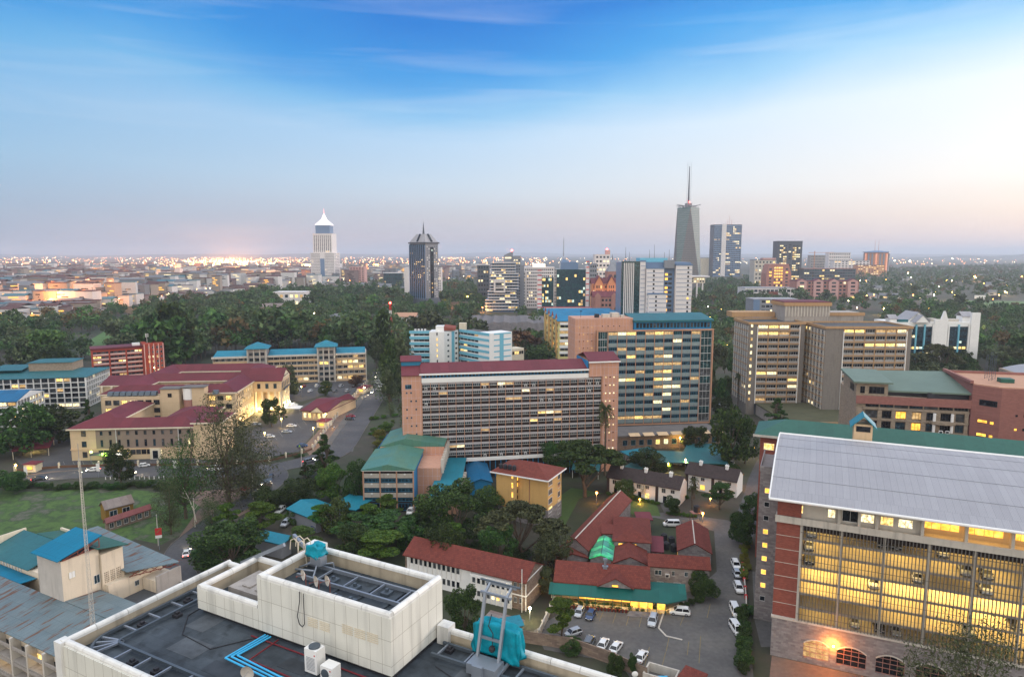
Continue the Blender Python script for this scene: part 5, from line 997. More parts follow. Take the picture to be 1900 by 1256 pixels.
# two part glass tower
B=sky_b('twin_leaf_tower','blue glass tower with a white vertical fin, right of the tallest tower','skyscraper',1322,1372,513,418,45);W=B.W;core(B,'steelblue');mb=MB();mb.box(W*.28,W*.44,-4,12,0,B.T+4);B.part('fin',mb,'white_far');mb=MB();mb.box(-1,0,-1,B.D,0,B.T+2);mb.box(W,W+1,-1,B.D,0,B.T+2);mb.box(-1,W+1,-.9,B.D,B.T+.95,B.T+2.2);B.part('frame',mb,'grey_dark')
B.grid('F',0,W*.45,W-.5,4,B.T-3,9,24,.8,.5,.2,lit=.32,block=3,**FARW);B.grid('F',0,.5,W*.27,4,B.T-3,5,24,.8,.5,.2,lit=.1,**FARW)
for k,x in enumerate((.5,.58,.66)):mb=MB();mb.tube((W*x,10,B.T),(W*x,10,B.T+(34 if k ==1 else 20)),.8,.4);B.part('antenna',mb,'pink_far')
B.done()
B=sky_b('beige_slab','plain beige windowless slab between the tallest tower and the glass tower','building',1300,1323,512,479,30);core(B,'cream');B.done()
B=sky_b('dark_frame_tower','dark grey square tower with two columns of lit windows, right skyline','skyscraper',1441,1485,530,448,36);W=B.W;core(B,'grey_dark');B.grid('F',0,W*.06,W*.36,4,B.T-8,4,18,.85,.5,.2,lit=.5,**FARW);B.grid('F',0,W*.60,W*.92,4,B.T-8,4,18,.85,.5,.2,lit=.6,**FARW);B.grid('F',0,W*.42,W*.54,4,B.T-6,1,18,.8,.5,.2,lit=.2,**FARW);B.done()
B=sky_b('grey_office','pale grey office with square windows left of the octagonal brown block','building',1398,1438,537,483,30);core(B,'conc_light');B.grid('F',0,1,B.W-1,3,B.T,6,7,.5,.4,.3,lit=.2,**FARW);mb=MB();mb.box(B.W*.4,B.W,2,20,B.T+.9,B.T+5);B.part('penthouse',mb,'pink_far');B.done()
B=sky_b('bevelled_block','brown chamfered office tower with brightly lit amber floors','building',1420,1466,552,490,26);W=B.W;T=B.T
mb=MB();mb.loft([[(0,0,0),(W,0,0),(W,26,0),(0,26,0)],[(0,0,T*.72),(W,0,T*.72),(W,26,T*.72),(0,26,T*.72)],[(W*.12,0,T),(W*.88,0,T),(W*.88,26,T),(W*.12,26,T)]]);B.part('wall',mb,'mauve');B.grid('F',0,W*.30,W*.66,3,T-4,4,10,.8,.5,.2,lit=1,lits=['l_amber','l_warm'],**FARW);B.grid('F',0,W*.1,W*.22,3,T*.9,1,9,.8,.5,.2,lit=.3,lits=['l_amber'],**FARW);B.grid('F',0,W*.76,W*.88,3,T*.9,1,9,.8,.5,.2,lit=.3,lits=['l_amber'],**FARW);B.done()
B=sky_b('low_pavilion_office','low white spreading office with a silver roof in front of the chamfered brown tower','building',1382,1490,556,535,40);core(B,'white_far',roof='aluroof');B.grid('F',0,1,B.W-1,1,B.T,14,2,.8,.45,.3,lit=.25,**FARW);mb=MB();mb.box(B.W*.4,B.W*.55,-4,0,0,B.T*.7);B.part('porch',mb,'brick_red');B.done()
B=sky_b('dark_glass_office','long low dark green glass office with scattered lit windows','building',1490,1586,531,499,40);core(B,'grey_dark',roof='mauve');B.grid('F',0,1,B.W-1,1,B.T,20,6,.8,.45,.25,lit=.25,darks=['g_teal','g_dark'],**FARW);B.done()
B=sky_b('gabled_apartments','row of pinkish brown gabled apartment blocks below the dark glass office','apartments',1474,1592,556,522,25);core(B,'mauve',roof='roof_maroon')
for i,f in enumerate((.02,.28,.52,.82)):w_=.15*B.W;mb=MB();mb.box(B.W*f,B.W*f+w_,-3,0,0,B.T);mb.gwall(B.W*f,B.W*f+w_,-3,0,B.T,4,axis='y');B.part('bay',mb,'pink_far');mb=MB();mb.gable(B.W*f,B.W*f+w_,-3,10,B.T+.2,4,.6,axis='y',ox=.4);B.part('roof',mb,'roof_maroon');B.grid('F',-3,B.W*f+1,B.W*f+w_-1,1,B.T,1,5,.5,.5,.3,lit=.2,**FARW)
B.grid('F',0,1,B.W-1,1,B.T,16,5,.6,.5,.3,lit=.2,**FARW);B.done()
for i,(x0,x1,yb,yt,mt,lb,lt) in enumerate(((1503,1531,508,474,'conc','unfinished concrete frame building under an orange crane',.0),(1536,1576,510,469,'white_far','white and grey office with a dark glass centre beside the crane',.05),(1546,1612,512,484,'white_far','white stepped office with a lit window strip below the dark glass centre office',.25),(1590,1640,513,492,'orange_far','long low orange lit hotel wing left of the round tower',.6))):
 B=sky_b('office_building',lb,'building',x0,x1,yb,yt,30);core(B,mt);B.grid('F',0,1,B.W-1,1,B.T,10,7,.55,.45,.3,lit=lt,**FARW);B.done()
x,y=atY(1510,500,2500);z0=0;r0=empty('tower_crane',(x,y,0),0,'orange tower crane above the unfinished concrete frame','crane');zt=zat(1510,466,2500);mb=MB();mb.tube((0,0,0),(0,0,zt),1.6,n=4);mb.build('mast','orange_far',r0);mb=MB();mb.bar((-22,0,zt-6),(70,0,zt-5),1.5);mb.build('jib','orange_far',r0)
# round orange lit tower
B=sky_b('round_tower','round stone tower with orange floodlit piers and a dark conical roof, at right','skyscraper',1613,1658,507,466,60);W=B.W;T=B.T;c=(W/2,W/2);core_=MB();core_.loft([[(c[0]+W*.46*math.cos(2*math.pi*i/20),c[1]+W*.46*math.sin(2*math.pi*i/20),z) for i in range(20)] for z in (0,T-6)]);B.part('drum',core_,'orange_far')
for i in range(20):
 a=2*math.pi*(i+.5)/20
 if math.sin(a) > .3:continue
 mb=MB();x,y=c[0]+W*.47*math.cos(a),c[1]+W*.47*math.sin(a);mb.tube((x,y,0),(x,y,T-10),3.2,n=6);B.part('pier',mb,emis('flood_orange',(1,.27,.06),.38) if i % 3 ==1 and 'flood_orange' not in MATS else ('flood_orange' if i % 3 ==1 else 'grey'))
mb=MB();mb.loft([[(c[0]+r*math.cos(2*math.pi*i/20),c[1]+r*math.sin(2*math.pi*i/20),z) for i in range(20)] for r,z in ((W*.52,T-5.9),(W*.52,T-3),(W*.1,T+2))]);B.part('roof',mb,'steelblue')
for dx in (-7,8):mb=MB();mb.tube((c[0]+dx,c[1],T),(c[0]+dx,c[1],T+45),1,.4);B.part('antenna',mb,'pink_far')
B.done()
B=sky_b('pavilion','white portico with a flat spreading roof, right of the white and blue tower','building',1281,1306,560,512,25);W=B.W
for i in range(3):mb=MB();mb.box(W*i/2.4,W*i/2.4+2,0,3,0,B.T-12);B.part('column',mb,'white_far')
mb=MB();mb.box(-1,W+1,0,20,B.T-12,B.T-2);B.part('wall',mb,'cream');mb=MB();mb.box(-4,W+7,-4,24,B.T-1.9,B.T);B.part('roof',mb,'white_far');B.grid('F',0,0,W,B.T-11,B.T-3,5,2,.6,.6,.2,lit=1,**FARW);B.done()
B=sky_b('school_block','grey two tone school wing with a pale roof behind the twin concrete slabs','building',1396,1478,602,556,25);core(B,'grey',roof='aluroof');B.grid('F',0,9,B.W-1,2,B.T,8,5,.8,.5,.3,lit=.05,**FARW);mb=MB();mb.box(0,7,-1,0,0,B.T);B.part('end_panel',mb,'steelblue');B.done()
# white and blue towers left of that
x0=atY(1152,600,535)[0];B=Bld('white_blue_tower','tall white and blue office tower in stepped slabs with dark glass flank and roof antennas','office tower',(x0,535),ang=0);m=535/1260;zf=lambda y:zat(900,y,535);X=lambda px:(px-1152)*m
mb=MB();mb.box(0,X(1281),3,30,0,zf(487));B.part('wall',mb,'steelblue');mb=MB();mb.box(0,X(1152+34),1.2,2.98,0,zf(485));B.part('glass_flank',mb,'g_teal')
for k in range(6):mb=MB();mb.box(X(1156+k*3.4),X(1157.6+k*3.4),.4,1.18,0,zf(488));B.part('pillar',mb,'white_far')
for a,b,y0,yt in ((1186,1196,1.0,486),(1197,1229,-1.5,499),(1200,1233,-5,546),(1251,1281,-1.5,493)):
 mb=MB();mb.box(X(a),X(b),y0,2.96,0,zf(yt));B.part('slab',mb,'white_far');mb=MB();mb.box(X(a)-.3,X(b)+.3,y0-.3,2.9,zf(yt)+.02,zf(yt)+1.2);B.part('cap',mb,'steelblue')
 n=int((zf(yt))/3.4)
 for r in range(n):mb=MB();mb.box(X(a)+.5,X(b)-.2,y0-.12,y0-.01,zf(yt)-(r+1)*3.4,zf(yt)-(r+1)*3.4+.4);B.part('string_course',mb,'steelblue');
 if b-a > 12:
  for r in range(n):B.win('F',X(a+(b-a)*(.42 if a < 1250 else .76)),y0,zf(yt)-(r+.75)*3.4,1.4,1.6,'l_amber' if (r*7+a) % 11 ==2 else 'g_dark',0)
for r in range(18):B.win('F',X(1236),3,3+r*3.5,2.2,1.8,'l_amber' if r % 5 else 'g_dark',0);B.win('F',X(1243),3,3+r*3.5,3,1.8,'g_grey',0)
mb=MB();mb.box(X(1230),X(1249),-.5,2.95,zf(498),zf(483));B.part('lift_room',mb,'grey');mb=MB();mb.box(X(1188),X(1240),8,24,zf(487)+.1,zf(479));B.part('penthouse',mb,'blue_light')
for k,(px,h) in enumerate(((1163,9),(1170,5),(1208,7),(1217,11),(1245,7),(1236,5))):mb=MB();mb.tube((X(px),12,zf(487)),(X(px),12,zf(480)+h),.2,.1);B.part('antenna',mb,'grey_dark')
B.done()
# terraces block, glass cubes, lit hotel, brick gables and others
x0=atY(904,600,940)[0];B=Bld('terraced_office','white and glass terraced office with stepped balconies and a dark angular tower behind','office tower',(x0,940),ang=0);m=940/1260;zf=lambda y:zat(900,y,940);X=lambda px:(px-904)*m
for k,(a,b,y0,yb,yt) in enumerate(((902,962,-12,582,556),(906,958,-8,556,540),(910,962,-5,540,508),(912,957,-2,508,488))):
 mb=MB();mb.box(X(a),X(b),y0,24,max(0,zf(yb)),zf(yt));B.part('glass_block',mb,'steelblue');n=max(1,round((zf(yt)-max(0,zf(yb)))/4.2));bands(B,'F',y0,X(a)-.5,X(b)+.5,max(0,zf(yb)),zf(yt)+1,n,.72,1.0,2.2,'white_far','balcony');B.grid('F',y0,X(a)+1,X(b)-1,max(1,zf(yb)),zf(yt),10,n,.85,.5,.15,lit=.3,darks=['g_blue','g_dark'],**FARW)
mb=MB();mb.box(X(917),X(920),-13,-8,zf(542),zf(520));mb.box(X(935),X(938),-13,-8,zf(542),zf(520));mb.box(X(920),X(935),-13,-8,zf(523),zf(520));mb.box(X(920),X(935),-13,-8,zf(534),zf(532));mb.box(X(920),X(935),-13,-8,zf(542),zf(540));B.part('white_frame',mb,'white_far')
mb=MB();mb.loft([[(X(935),10,0),(X(952),10,0),(X(952),30,0),(X(935),30,0)],[(X(935),10,zf(474)),(X(952),10,zf(466)),(X(952),30,zf(466)),(X(935),30,zf(474))]]);mb.box(X(952)+.1,X(967),6,34,0,zf(475));mb.box(X(967)+.1,X(973),6,34,0,zf(492));B.part('tower',mb,'grey');B.win('F',X(943),10,zf(480),9,2,'l_white',0);B.grid('F',6,X(953),X(966),5,zf(480),3,16,.5,.4,.3,lit=.15,**FARW);mb=MB();mb.sphere((X(950),12,zf(465)),1.6);B.part('beacon',mb,'lamp_red');B.done()
B=sky_b('glass_office_pair','pair of blue green glass office cubes trimmed in red and white with a lit podium','office block',1032,1086,588,500,45);W=B.W;m=B.m;mb=MB();mb.box(0,W,0,45,0,B.T);B.part('glass_block',mb,'g_teal');B.grid('F',0,.5,W-.5,14,B.T-2,13,11,.85,.8,.1,lit=.25,lits=['l_cool','l_dim','l_warm'],darks=['g_teal','g_blue'],**FARW)
mb=MB();mb.box(-27*m,-5*m,2,30,0,B.z(515));B.part('glass_block',mb,'g_teal');B.grid('F',2,-26*m,-6*m,14,B.z(516),7,9,.85,.8,.1,lit=.4,lits=['l_cool','l_dim','l_warm'],darks=['g_teal','g_blue'],**FARW)
mb=MB();mb.box(W+.1,W+6*m,-1,20,0,B.z(494));mb.box(-35*m,-27.2*m,0,20,0,B.z(514));B.part('end_wall',mb,'white_far')
for k in range(8):mb=MB();mb.box(W+.3,W+6.2*m,-1.5,-1.05,20+k*7,21.2+k*7);mb.box(-35.2*m,-27.4*m,-.5,-.05,16+k*6,17.2+k*6);B.part('red_trim',mb,'redtrim')
mb=MB();mb.box(-36*m,W+16*m,-18,-.1,0,13);B.part('podium',mb,'steelblue');bands(B,'F',-18,-36*m,W+16*m,0,13,3,.6,1,.6,'white_far','band');mb=MB();mb.box(-36*m,W+16*m,-18.5,-17,13.1,14);B.part('red_trim',mb,'redtrim');B.grid('F',-18,-35*m,W+15*m,0,13,24,3,.7,.45,.1,lit=.2,**FARW)
mb=MB();mb.box(W*.15,W*.75,4,30,B.T,B.T+9);B.part('penthouse',mb,'steelblue');mb=MB();mb.loft([[(W*.2,10,B.T+9),(W*.45,10,B.T+9),(W*.45,16,B.T+9),(W*.2,16,B.T+9)],[(W*.24,12,B.T+13),(W*.27,12,B.T+13),(W*.27,14,B.T+13),(W*.24,14,B.T+13)]]);B.part('pointed_cap',mb,'steelblue');mb=MB();mb.tube((W*.26,12,B.T+16),(W*.26,12,B.T+40),.8,.3);B.part('antenna',mb,'steel');B.done()
for i,(n_,x0,x1,yb,yt,dp,mt,lb,lt,nc,nr) in enumerate((
  ('hotel_slab',972,1028,572,497,30,'white_far','long cream slab with small windows and a bright roof sign, behind the glass cubes',.12,14,12),
  ('hotel_side',957,977,575,505,25,'white_far','narrow white slab with one column of windows beside the grey angular tower',.1,2,12),
  ('arched_office',1005,1028,568,506,25,'beige','beige office with a tall dark arched window in front of the cream hotel',.1,3,8),
  ('white_office_tower',1103,1131,545,473,30,'white_far','white office tower with horizontal strip windows and a red beacon',.1,4,9),
  ('office_wing',1093,1107,550,490,25,'grey','grey stepped wing left of the white strip windowed tower',.1,3,7),
  ('dark_office',886,908,560,492,25,'grey_dark','dark glass office with a white top floor, left of the terraced office',.1,4,8),
  ('pink_apartment_tower',649,677,527,496,30,'pink_far','pink apartment tower with white ground floor between the pyramid and faceted towers',.2,5,8),
  ('green_glass_office',712,746,534,507,25,'g_teal','low green glass office with white end walls left of the faceted tower',.2,8,4),
  ('slab_behind_tower',751,759,556,498,30,'white_far','white slab peeping out left of the dark faceted tower',.2,1,12),
  ('white_villa_office',508,566,571,543,30,'white_far','bright white flat roofed building with lit arches on the wooded hill',.7,6,2),
  ('unfinished_frame',62,130,545,518,60,'grey_dark','green netted unfinished concrete building far out in the city, at left',.0,14,6),
  ('tin_roof_house',484,520,590,571,25,'stonewall','low brown house with a tin roof below the white villa on the wooded hill',.2,4,2),
  ('walled_house',733,772,606,589,16,'white_far','white house with a pinkish red roof among trees left of the radio mast',.3,7,2),
  ('brick_gable_office',1098,1150,572,528,25,'orange_far','floodlit orange brick building with twin gables right of the glass cubes',.5,7,5),
  ('brick_wing',1100,1156,592,552,22,'mauve','dark brick wing with arched gable bays below the floodlit gables',.3,8,4),
  ('mansard_church',1126,1156,560,505,30,'mauve','grey pointed church with a steep roof and thin spire behind the floodlit gables',.0,3,3),
  ('road_wall',815,880,575,562,4,'stone_brown','long low stone retaining wall lit orange right of the faceted tower',.0,1,1))):
 B=sky_b(n_,lb,'building',x0,x1,yb,yt,dp);W=B.W;T=B.T;core(B,mt,roof='white_far' if mt in ('g_teal','grey_dark') else True)
 if nc > 1:B.grid('F',0,1,W-1,2,T-.5,nc,nr,.6,.45,.3,lit=lt,darks=['g_dark','g_blue'],**FARW)
 if n_ =='hotel_slab':mb=MB();mb.box(W*.3,W*.7,4,8,T+1,T+6);B.part('roof_sign',mb,emis('roof_sign',(1,.9,.7),1.6))
 if n_ =='arched_office':mb=MB();mb.box(W*.6,W*.9,-.5,-.02,6,T-6);mb.tube((W*.75,-.5,T-6),(W*.75,-.02,T-6),W*.15,n=14);B.part('arched_window',mb,'g_dark')
 if n_ =='white_office_tower':mb=MB();mb.box(W*.7,W,2,12,T+.9,T+9);B.part('lift_room',mb,'pink_far');mb=MB();mb.sphere((W*.8,3,T+11),1.5);B.part('beacon',mb,'lamp_red')
 if n_ =='unfinished_frame':
  for k in range(7):mb=MB();mb.box(-1,W+1,-1.5,0,2+k*(T-2)/7,3.2+k*(T-2)/7);B.part('floor_slab',mb,'conc')
  mb=MB();mb.box(0,W,-1.2,-.4,T*.45,T);B.part('netting',mb,'roof_green')
 if n_ in ('walled_house','tin_roof_house'):mb=MB();mb.gable(0,W,0,dp,T+1,3.5,1);B.part('roof',mb,'pink' if n_ =='walled_house' else 'tin_roof')
 if n_ =='brick_gable_office':
  for f in (.08,.52):
   w_=W*.32;mb=MB();mb.box(W*f,W*f+w_,-3,0,0,T);mb.gwall(W*f,W*f+w_,-3,2,T,12,axis='y');B.part('gable',mb,'orange_far');mb=MB();mb.gable(W*f,W*f+w_,-3,24,T+.5,12.5,1,axis='y',ox=.8);B.part('roof',mb,'roof_maroon');B.grid('F',-3,W*f+2,W*f+w_-2,2,T,3,5,.5,.6,.2,lit=.2,**FARW)
  for f in (-.05,.3,.6,.9,1.1):l=bpy.data.lights.new('flood_light','POINT');l.energy=5000;l.color=(1,.35,.08);l.shadow_soft_size=1;lo=bpy.data.objects.new('flood_light',l);COL.objects.link(lo);lo.parent=B.root;lo.location=(W*f,-11,8)
  mb=MB();mb.gable(0,W,4,25,T+.9,8,1);B.part('roof',mb,'roof_maroon')
 if n_ =='mansard_church':mb=MB();mb.loft([[(0,0,T),(W*.7,0,T),(W*.7,30,T),(0,30,T)],[(W*.3,10,T+15),(W*.4,10,T+15),(W*.4,20,T+15),(W*.3,20,T+15)]]);B.part('steep_roof',mb,'grey');mb=MB();mb.tube((W*.35,12,T+20),(W*.35,12,T+30),1.2,.1);B.part('spire',mb,'grey_dark')
 if n_ =='brick_wing':
  for f in (.05,.6):mb=MB();mb.box(W*f,W*f+W*.2,-2,0,0,T+2);mb.gwall(W*f,W*f+W*.2,-2,0,T+2,4,axis='y');B.part('gable',mb,'mauve')
  mb=MB();mb.gable(0,W,0,22,T+1,6,1);B.part('roof',mb,'roof_maroon')
 B.done()
# quarry face below the terraced office
mat('rock',(.14,.13,.13),.95,.3,.25,stain=.6);mb=MB();rn=random.Random(9);a=at(866,640);b=at(1035,628);n=26;fr=[(a[0]+(b[0]-a[0])*i/n,a[1]+(b[1]-a[1])*i/n) for i in range(n+1)]
H=[zat(900,598+rn.uniform(-2,2),fr[i][1]+12) for i in range(n+1)]
for i in range(n):
 p,q=fr[i],fr[i+1]
 o=[rn.uniform(0,4) for _ in range(4)]
 mb.quad([(p[0],p[1],0),(q[0],q[1],0),(q[0],q[1]+5,H[i+1]*.55),(p[0],p[1]+5,H[i]*.55)]);mb.quad([(p[0],p[1]+5,H[i]*.55),(q[0],q[1]+5,H[i+1]*.55),(q[0],q[1]+10,H[i+1]),(p[0],p[1]+10,H[i])]);mb.quad([(p[0],p[1]+10,H[i]),(q[0],q[1]+10,H[i+1]),(q[0],q[1]+90,H[i+1]-1),(p[0],p[1]+90,H[i]-1)])
tag(mb.build('rock_face','rock'),kind='structure')
# white office complex at right
x0=atY(1672,660,488)[0];B=Bld('white_gabled_offices','white offices with dark glass bays and small gables, behind the twin slabs at right','office block',(x0,488),ang=0);m=488/1260;zf=lambda y:zat(900,y,488);X=lambda px:(px-1672)*m;T=zf(598)
mb=MB();mb.box(X(1650),X(1810),0,24,0,T);B.part('wall',mb,'white');mb=MB();mb.box(X(1728),X(1753),-1.5,-.02,0,zf(592));mb.hexa([(X(1740),-1.5,zf(592)),(X(1752),-1.5,zf(592)),(X(1752),0,zf(592)),(X(1740),0,zf(592)),(X(1745),-1.5,zf(577)),(X(1747),-1.5,zf(577)),(X(1747),0,zf(577)),(X(1745),0,zf(577))]);mb.box(X(1796),X(1812),-1.5,-.03,0,zf(580));B.part('pylon',mb,'white')
for a,b in ((1680,1727),(1756,1794)):
 mb=MB();mb.box(X(a),X(b),-.3,-.02,0,zf(606));B.part('glass_bay',mb,'g_blue');k=3 if a < 1700 else 2
 for i in range(k+1):mb=MB();u=X(a+(b-a)*i/k);mb.box(u-.5,u+.5,-1.2,-.31,0,zf(602));B.part('column',mb,'blue_light' if i in range(1,k) else 'white')
 B.grid('F',-.31,X(a)+1,X(b)-1,2,zf(607),k*2,6,.8,.4,.2,lit=.12,spec={(2,c) for c in range(k*2)},lits=['l_white','l_warm','l_cool'],darks=['g_dark','g_blue'],style=0)
mb=MB();mb.gable(X(1683),X(1728),4,20,T+.3,6.5,.5,axis='y',ox=.5);mb.gable(X(1690),X(1716),-3,6,T+.2,5,.4,axis='y',ox=.3);mb.gable(X(1648),X(1663),2,8,T+2.5,2.5,.4);mb.gable(X(1788),X(1808),4,12,T+4,3,.4);B.part('roof',mb,'aluroof')
mb=MB();mb.gwall(X(1690),X(1716),-3,6,T,5,axis='y');mb.gwall(X(1683),X(1728),4,20,T,6.4,axis='y');mb.box(X(1649),X(1662),2.3,7.7,0,T+2.5);mb.box(X(1789),X(1807),4.4,11.6,T,T+4);B.part('gable_wall',mb,'white')
mb=MB();mb.box(X(1665),X(1682),1,4,T,T+1.8);B.part('roof_plant',mb,'roof_teal');mb=MB();mb.box(X(1728),X(1738),3,8,T,T+2.4);mb.box(X(1755),X(1780),3,8,T,T+2);B.part('roof_plant',mb,'conc_light');B.done()
# cricket screen and pavilion
x,y=at(1818,556);mb=MB();mb.box(-9.5,9.5,0,.4,0,7.5);o=mb.build('sight_screen','white');o.location=(x,y,0);tag(o,'white cricket sight screen at the far edge of the green field','screen')
x,y=at(1848,556);mb=MB();mb.box(-9,9,0,.4,0,7.2);o=mb.build('sight_screen','dark');o.location=(x,y,0);tag(o,'black cricket sight screen beside the white one','screen')
# ================================================================ far city, many small buildings
CITY=[(-260,606),(-60,600),(60,594),(150,586),(235,566),(320,556),(400,546),(480,538),(560,533),(640,528),(760,522),(880,520),(950,508),(1020,500),(1020,478),(-260,478)]
def inside(p,poly):
 c=False;j=len(poly)-1
 for i in range(len(poly)):
  (xi,yi),(xj,yj)=poly[i],poly[j]
  if (yi > p[1]) !=(yj > p[1]) and p[0] < (xj-xi)*(p[1]-yi)/(yj-yi)+xi:c=not c
  j=i
 return c
mat('far_white',(.54,.52,.50),.8,.06);mat('far_beige',(.28,.24,.20),.8,.08);mat('far_grey',(.16,.17,.18),.8,.08);mat('far_pink',(.22,.16,.15),.8,.08);mat('far_roofred',(.11,.055,.05),.8,.1);mat('far_roofblue',(.06,.16,.2),.7,.1);mat('far_roofgrey',(.16,.165,.175),.7,.1)
FC=[('far_white','far_roofgrey','white','grey'),('far_beige','far_roofred','beige','red'),('far_grey','far_roofgrey','grey','flat grey'),('far_pink','far_roofred','pinkish','red'),('far_white','far_roofred','white','red'),('far_white','far_roofblue','white','blue'),('far_beige','far_roofgrey','beige','grey')]
rn=random.Random(77);CB=[]
for _ in range(9600):
 p=(rn.uniform(-250,1015),477+(rn.random()**1.35)*117)
 if not inside(p,CITY):continue
 x,y=at(*p);
 if y > 14000:continue
 CB.append((y,x,rn.randrange(len(FC)),rn.uniform(12,34)*(1+y/9000),rn.uniform(10,20)*(1+y/12000),rn.choice((4,5,7,9,12,16,22) if rn.random() < .8 else (28,35)),rn.uniform(-.5,.5),rn.random()))
CB.sort();CB=CB[:4300]
def far_mesh(mb,w_,d,h,r,rf,i0,i1,i2,cx=0,cy=0,a=0):
 ca,sa=math.cos(a),math.sin(a)
 n0=len(mb.v)
 mb.box(-w_/2,w_/2,-d/2,d/2,0,h,i0)
 if rf:mb.gable(-w_/2,w_/2,-d/2,d/2,h,2.5,.5,mi=i1)
 else:mb.box(-w_/2-.4,w_/2+.4,-d/2-.4,d/2+.4,h+.02,h+1,i1)
 for k in range(max(1,int(h/3.6))):
  if r.random() < .75:z=1.2+k*3.6;u0=r.uniform(-.45,0)*w_;mb.box(u0,u0+r.uniform(.2,.45)*w_,-d/2-.15,-d/2-.02,z,z+1.5,i2)
 for i in range(n0,len(mb.v)):x,y,z=mb.v[i];mb.v[i]=(cx+ca*x-sa*y,cy+sa*x+ca*y,z)
protos=[]
for k in range(28):
 wl_,rf_,wn,rn_=FC[k % 7];r=random.Random(k);w_,d,h=r.uniform(16,34),r.uniform(11,20),[5,7,10,14][k//7];root=bpy.data.objects.new('city_building',None);COL.objects.link(root)
 m1=MB();m1.box(-w_/2,w_/2,-d/2,d/2,0,h);m1.build('wall',wl_,root);m2=MB();(m2.gable(-w_/2,w_/2,-d/2,d/2,h,2.5,.5) if k % 2 else m2.box(-w_/2-.4,w_/2+.4,-d/2-.4,d/2+.4,h+.02,h+1));m2.build('roof',rf_,root)
 for q in range(max(1,int(h/3.6))):m3=MB();z=1.2+q*3.6;m3.box(-w_*.4,w_*r.uniform(.1,.4),-d/2-.15,-d/2-.02,z,z+1.5);m3.build('window',r.choice(['l_warm','l_amber','g_dark','g_dark','l_white']),root)
 freeze(root);protos.append([root,False,wn,rn_,'low' if h < 8 else 'mid height' if h < 12 else 'taller'])
for i,(y,x,c,w_,d,h,a,q) in enumerate(CB[:290]):
 k=c+7*min(3,int(h/5));pr_=protos[k];lb='%s %s building with a %s roof in the hazy city on the left' % (pr_[4],pr_[2],pr_[3]);s=(rn.uniform(.8,1.3),)*2+(rn.uniform(.85,1.2),)
 if not pr_[1]:pr_[1]=True;o=pr_[0];o.location=(x,y,0);o.rotation_euler=(0,0,a);o.scale=s;tag(o,lb,'building','low buildings of the distant city')
 else:copy_thing(pr_[0],(x,y,0),a,lb,'low buildings of the distant city',s,'building')
for pr_ in protos:
 if not pr_[1]:
  for c in list(pr_[0].children):bpy.data.objects.remove(c)
  bpy.data.objects.remove(pr_[0])
mb=MB();names=['far_white','far_beige','far_grey','far_pink','far_roofgrey','far_roofred','far_roofblue','l_warm','l_amber','g_dark','l_white']
for (y,x,c,w_,d,h,a,q) in CB[290:]:far_mesh(mb,w_,d,h,rn,q < .4 and y < 5000,names.index(FC[c][0]),names.index(FC[c][1]),rn.choice((7,8,9,9,9,10)),x,y,a)
tag(mb.build('distant_city',names),'hazy mass of small distant buildings stretching to the horizon on the left','city',kind='stuff')
# houses among the trees to the right
VL=['white villa with a red roof among dark trees on the right horizon','white villa with a grey roof among trees between the pyramid and faceted towers','villa with a red roof and lit windows deep in the woods below the pyramid tower','villa roof among the trees of the right plain']
for i in range(84):
 vk=0 if i < 30 else 1 if i < 46 else 2 if i < 60 else 3;p=((rn.uniform(1640,1890),rn.uniform(492,504)),(rn.uniform(640,760),rn.uniform(530,545)),(rn.uniform(540,750),rn.uniform(552,610)),(rn.uniform(1480,1890),rn.uniform(512,556)))[vk];x,y=at(*p);k=i % 3;mb=MB();w_,d,h=16,11,6
 root=empty('villa',(x,y,0),rn.uniform(-.4,.4),None,'house','villas among the trees');root['label']=VL[vk]
 mb.box(-w_/2,w_/2,-d/2,d/2,0,h);mb.build('wall','far_white',root);mb=MB();mb.gable(-w_/2,w_/2,-d/2,d/2,h,4,.8);mb.build('roof','far_roofred' if i < 30 else 'far_roofgrey',root);mb=MB();mb.box(-3,3,-d/2-.15,-d/2-.02,2,3.6);mb.build('window','l_warm' if k ==0 else 'g_dark',root)
# lights of the distant city
def dots(name,label,pts,m):
 mb=MB()
 for x,y,z,r in pts:mb.loft([[(x-r,y,z),(x,y-r,z),(x+r,y,z),(x,y+r,z)],[(x-r*.1,y,z+r),(x,y-r*.1,z+r),(x+r*.1,y,z+r),(x,y+r*.1,z+r)]]);mb.loft([[(x-r*.1,y,z-r),(x,y-r*.1,z-r),(x+r*.1,y,z-r),(x,y+r*.1,z-r)],[(x-r,y,z),(x,y-r,z),(x+r,y,z),(x,y+r,z)]])
 tag(mb.build(name,m),label,'lights',kind='stuff')
po,pw=[],[]
for _ in range(6500):
 p=(rn.uniform(-200,1015),479+(rn.random()**1.6)*112)
 if rn.random() < .22:p=(rn.gauss(430,60),rn.gauss(491,5))
 if rn.random() < .12:q=rn.random();p=(40+q*420,588-q*38+rn.gauss(0,4))
 if not inside(p,CITY):continue
 x,y=at(*p);r=.35+y/4600*rn.choice((.5,.7,1,1.4));(po if rn.random() < .72 else pw).append((x,y,rn.uniform(7,13),r))
for _ in range(260):
 p=(rn.uniform(1020,1900),480+rn.random()**1.4*14);x,y=at(*p);(po if rn.random() < .5 else pw).append((x,y,rn.uniform(7,12),.4+y/4200*rn.choice((.5,.8,1.1))))
dots('city_lights','orange street lights scattered through the distant city',po,emis('dot_orange',(1,.34,.09),20));dots('city_lights','white street lights scattered through the distant city',pw,emis('dot_white',(1,.78,.46),14))
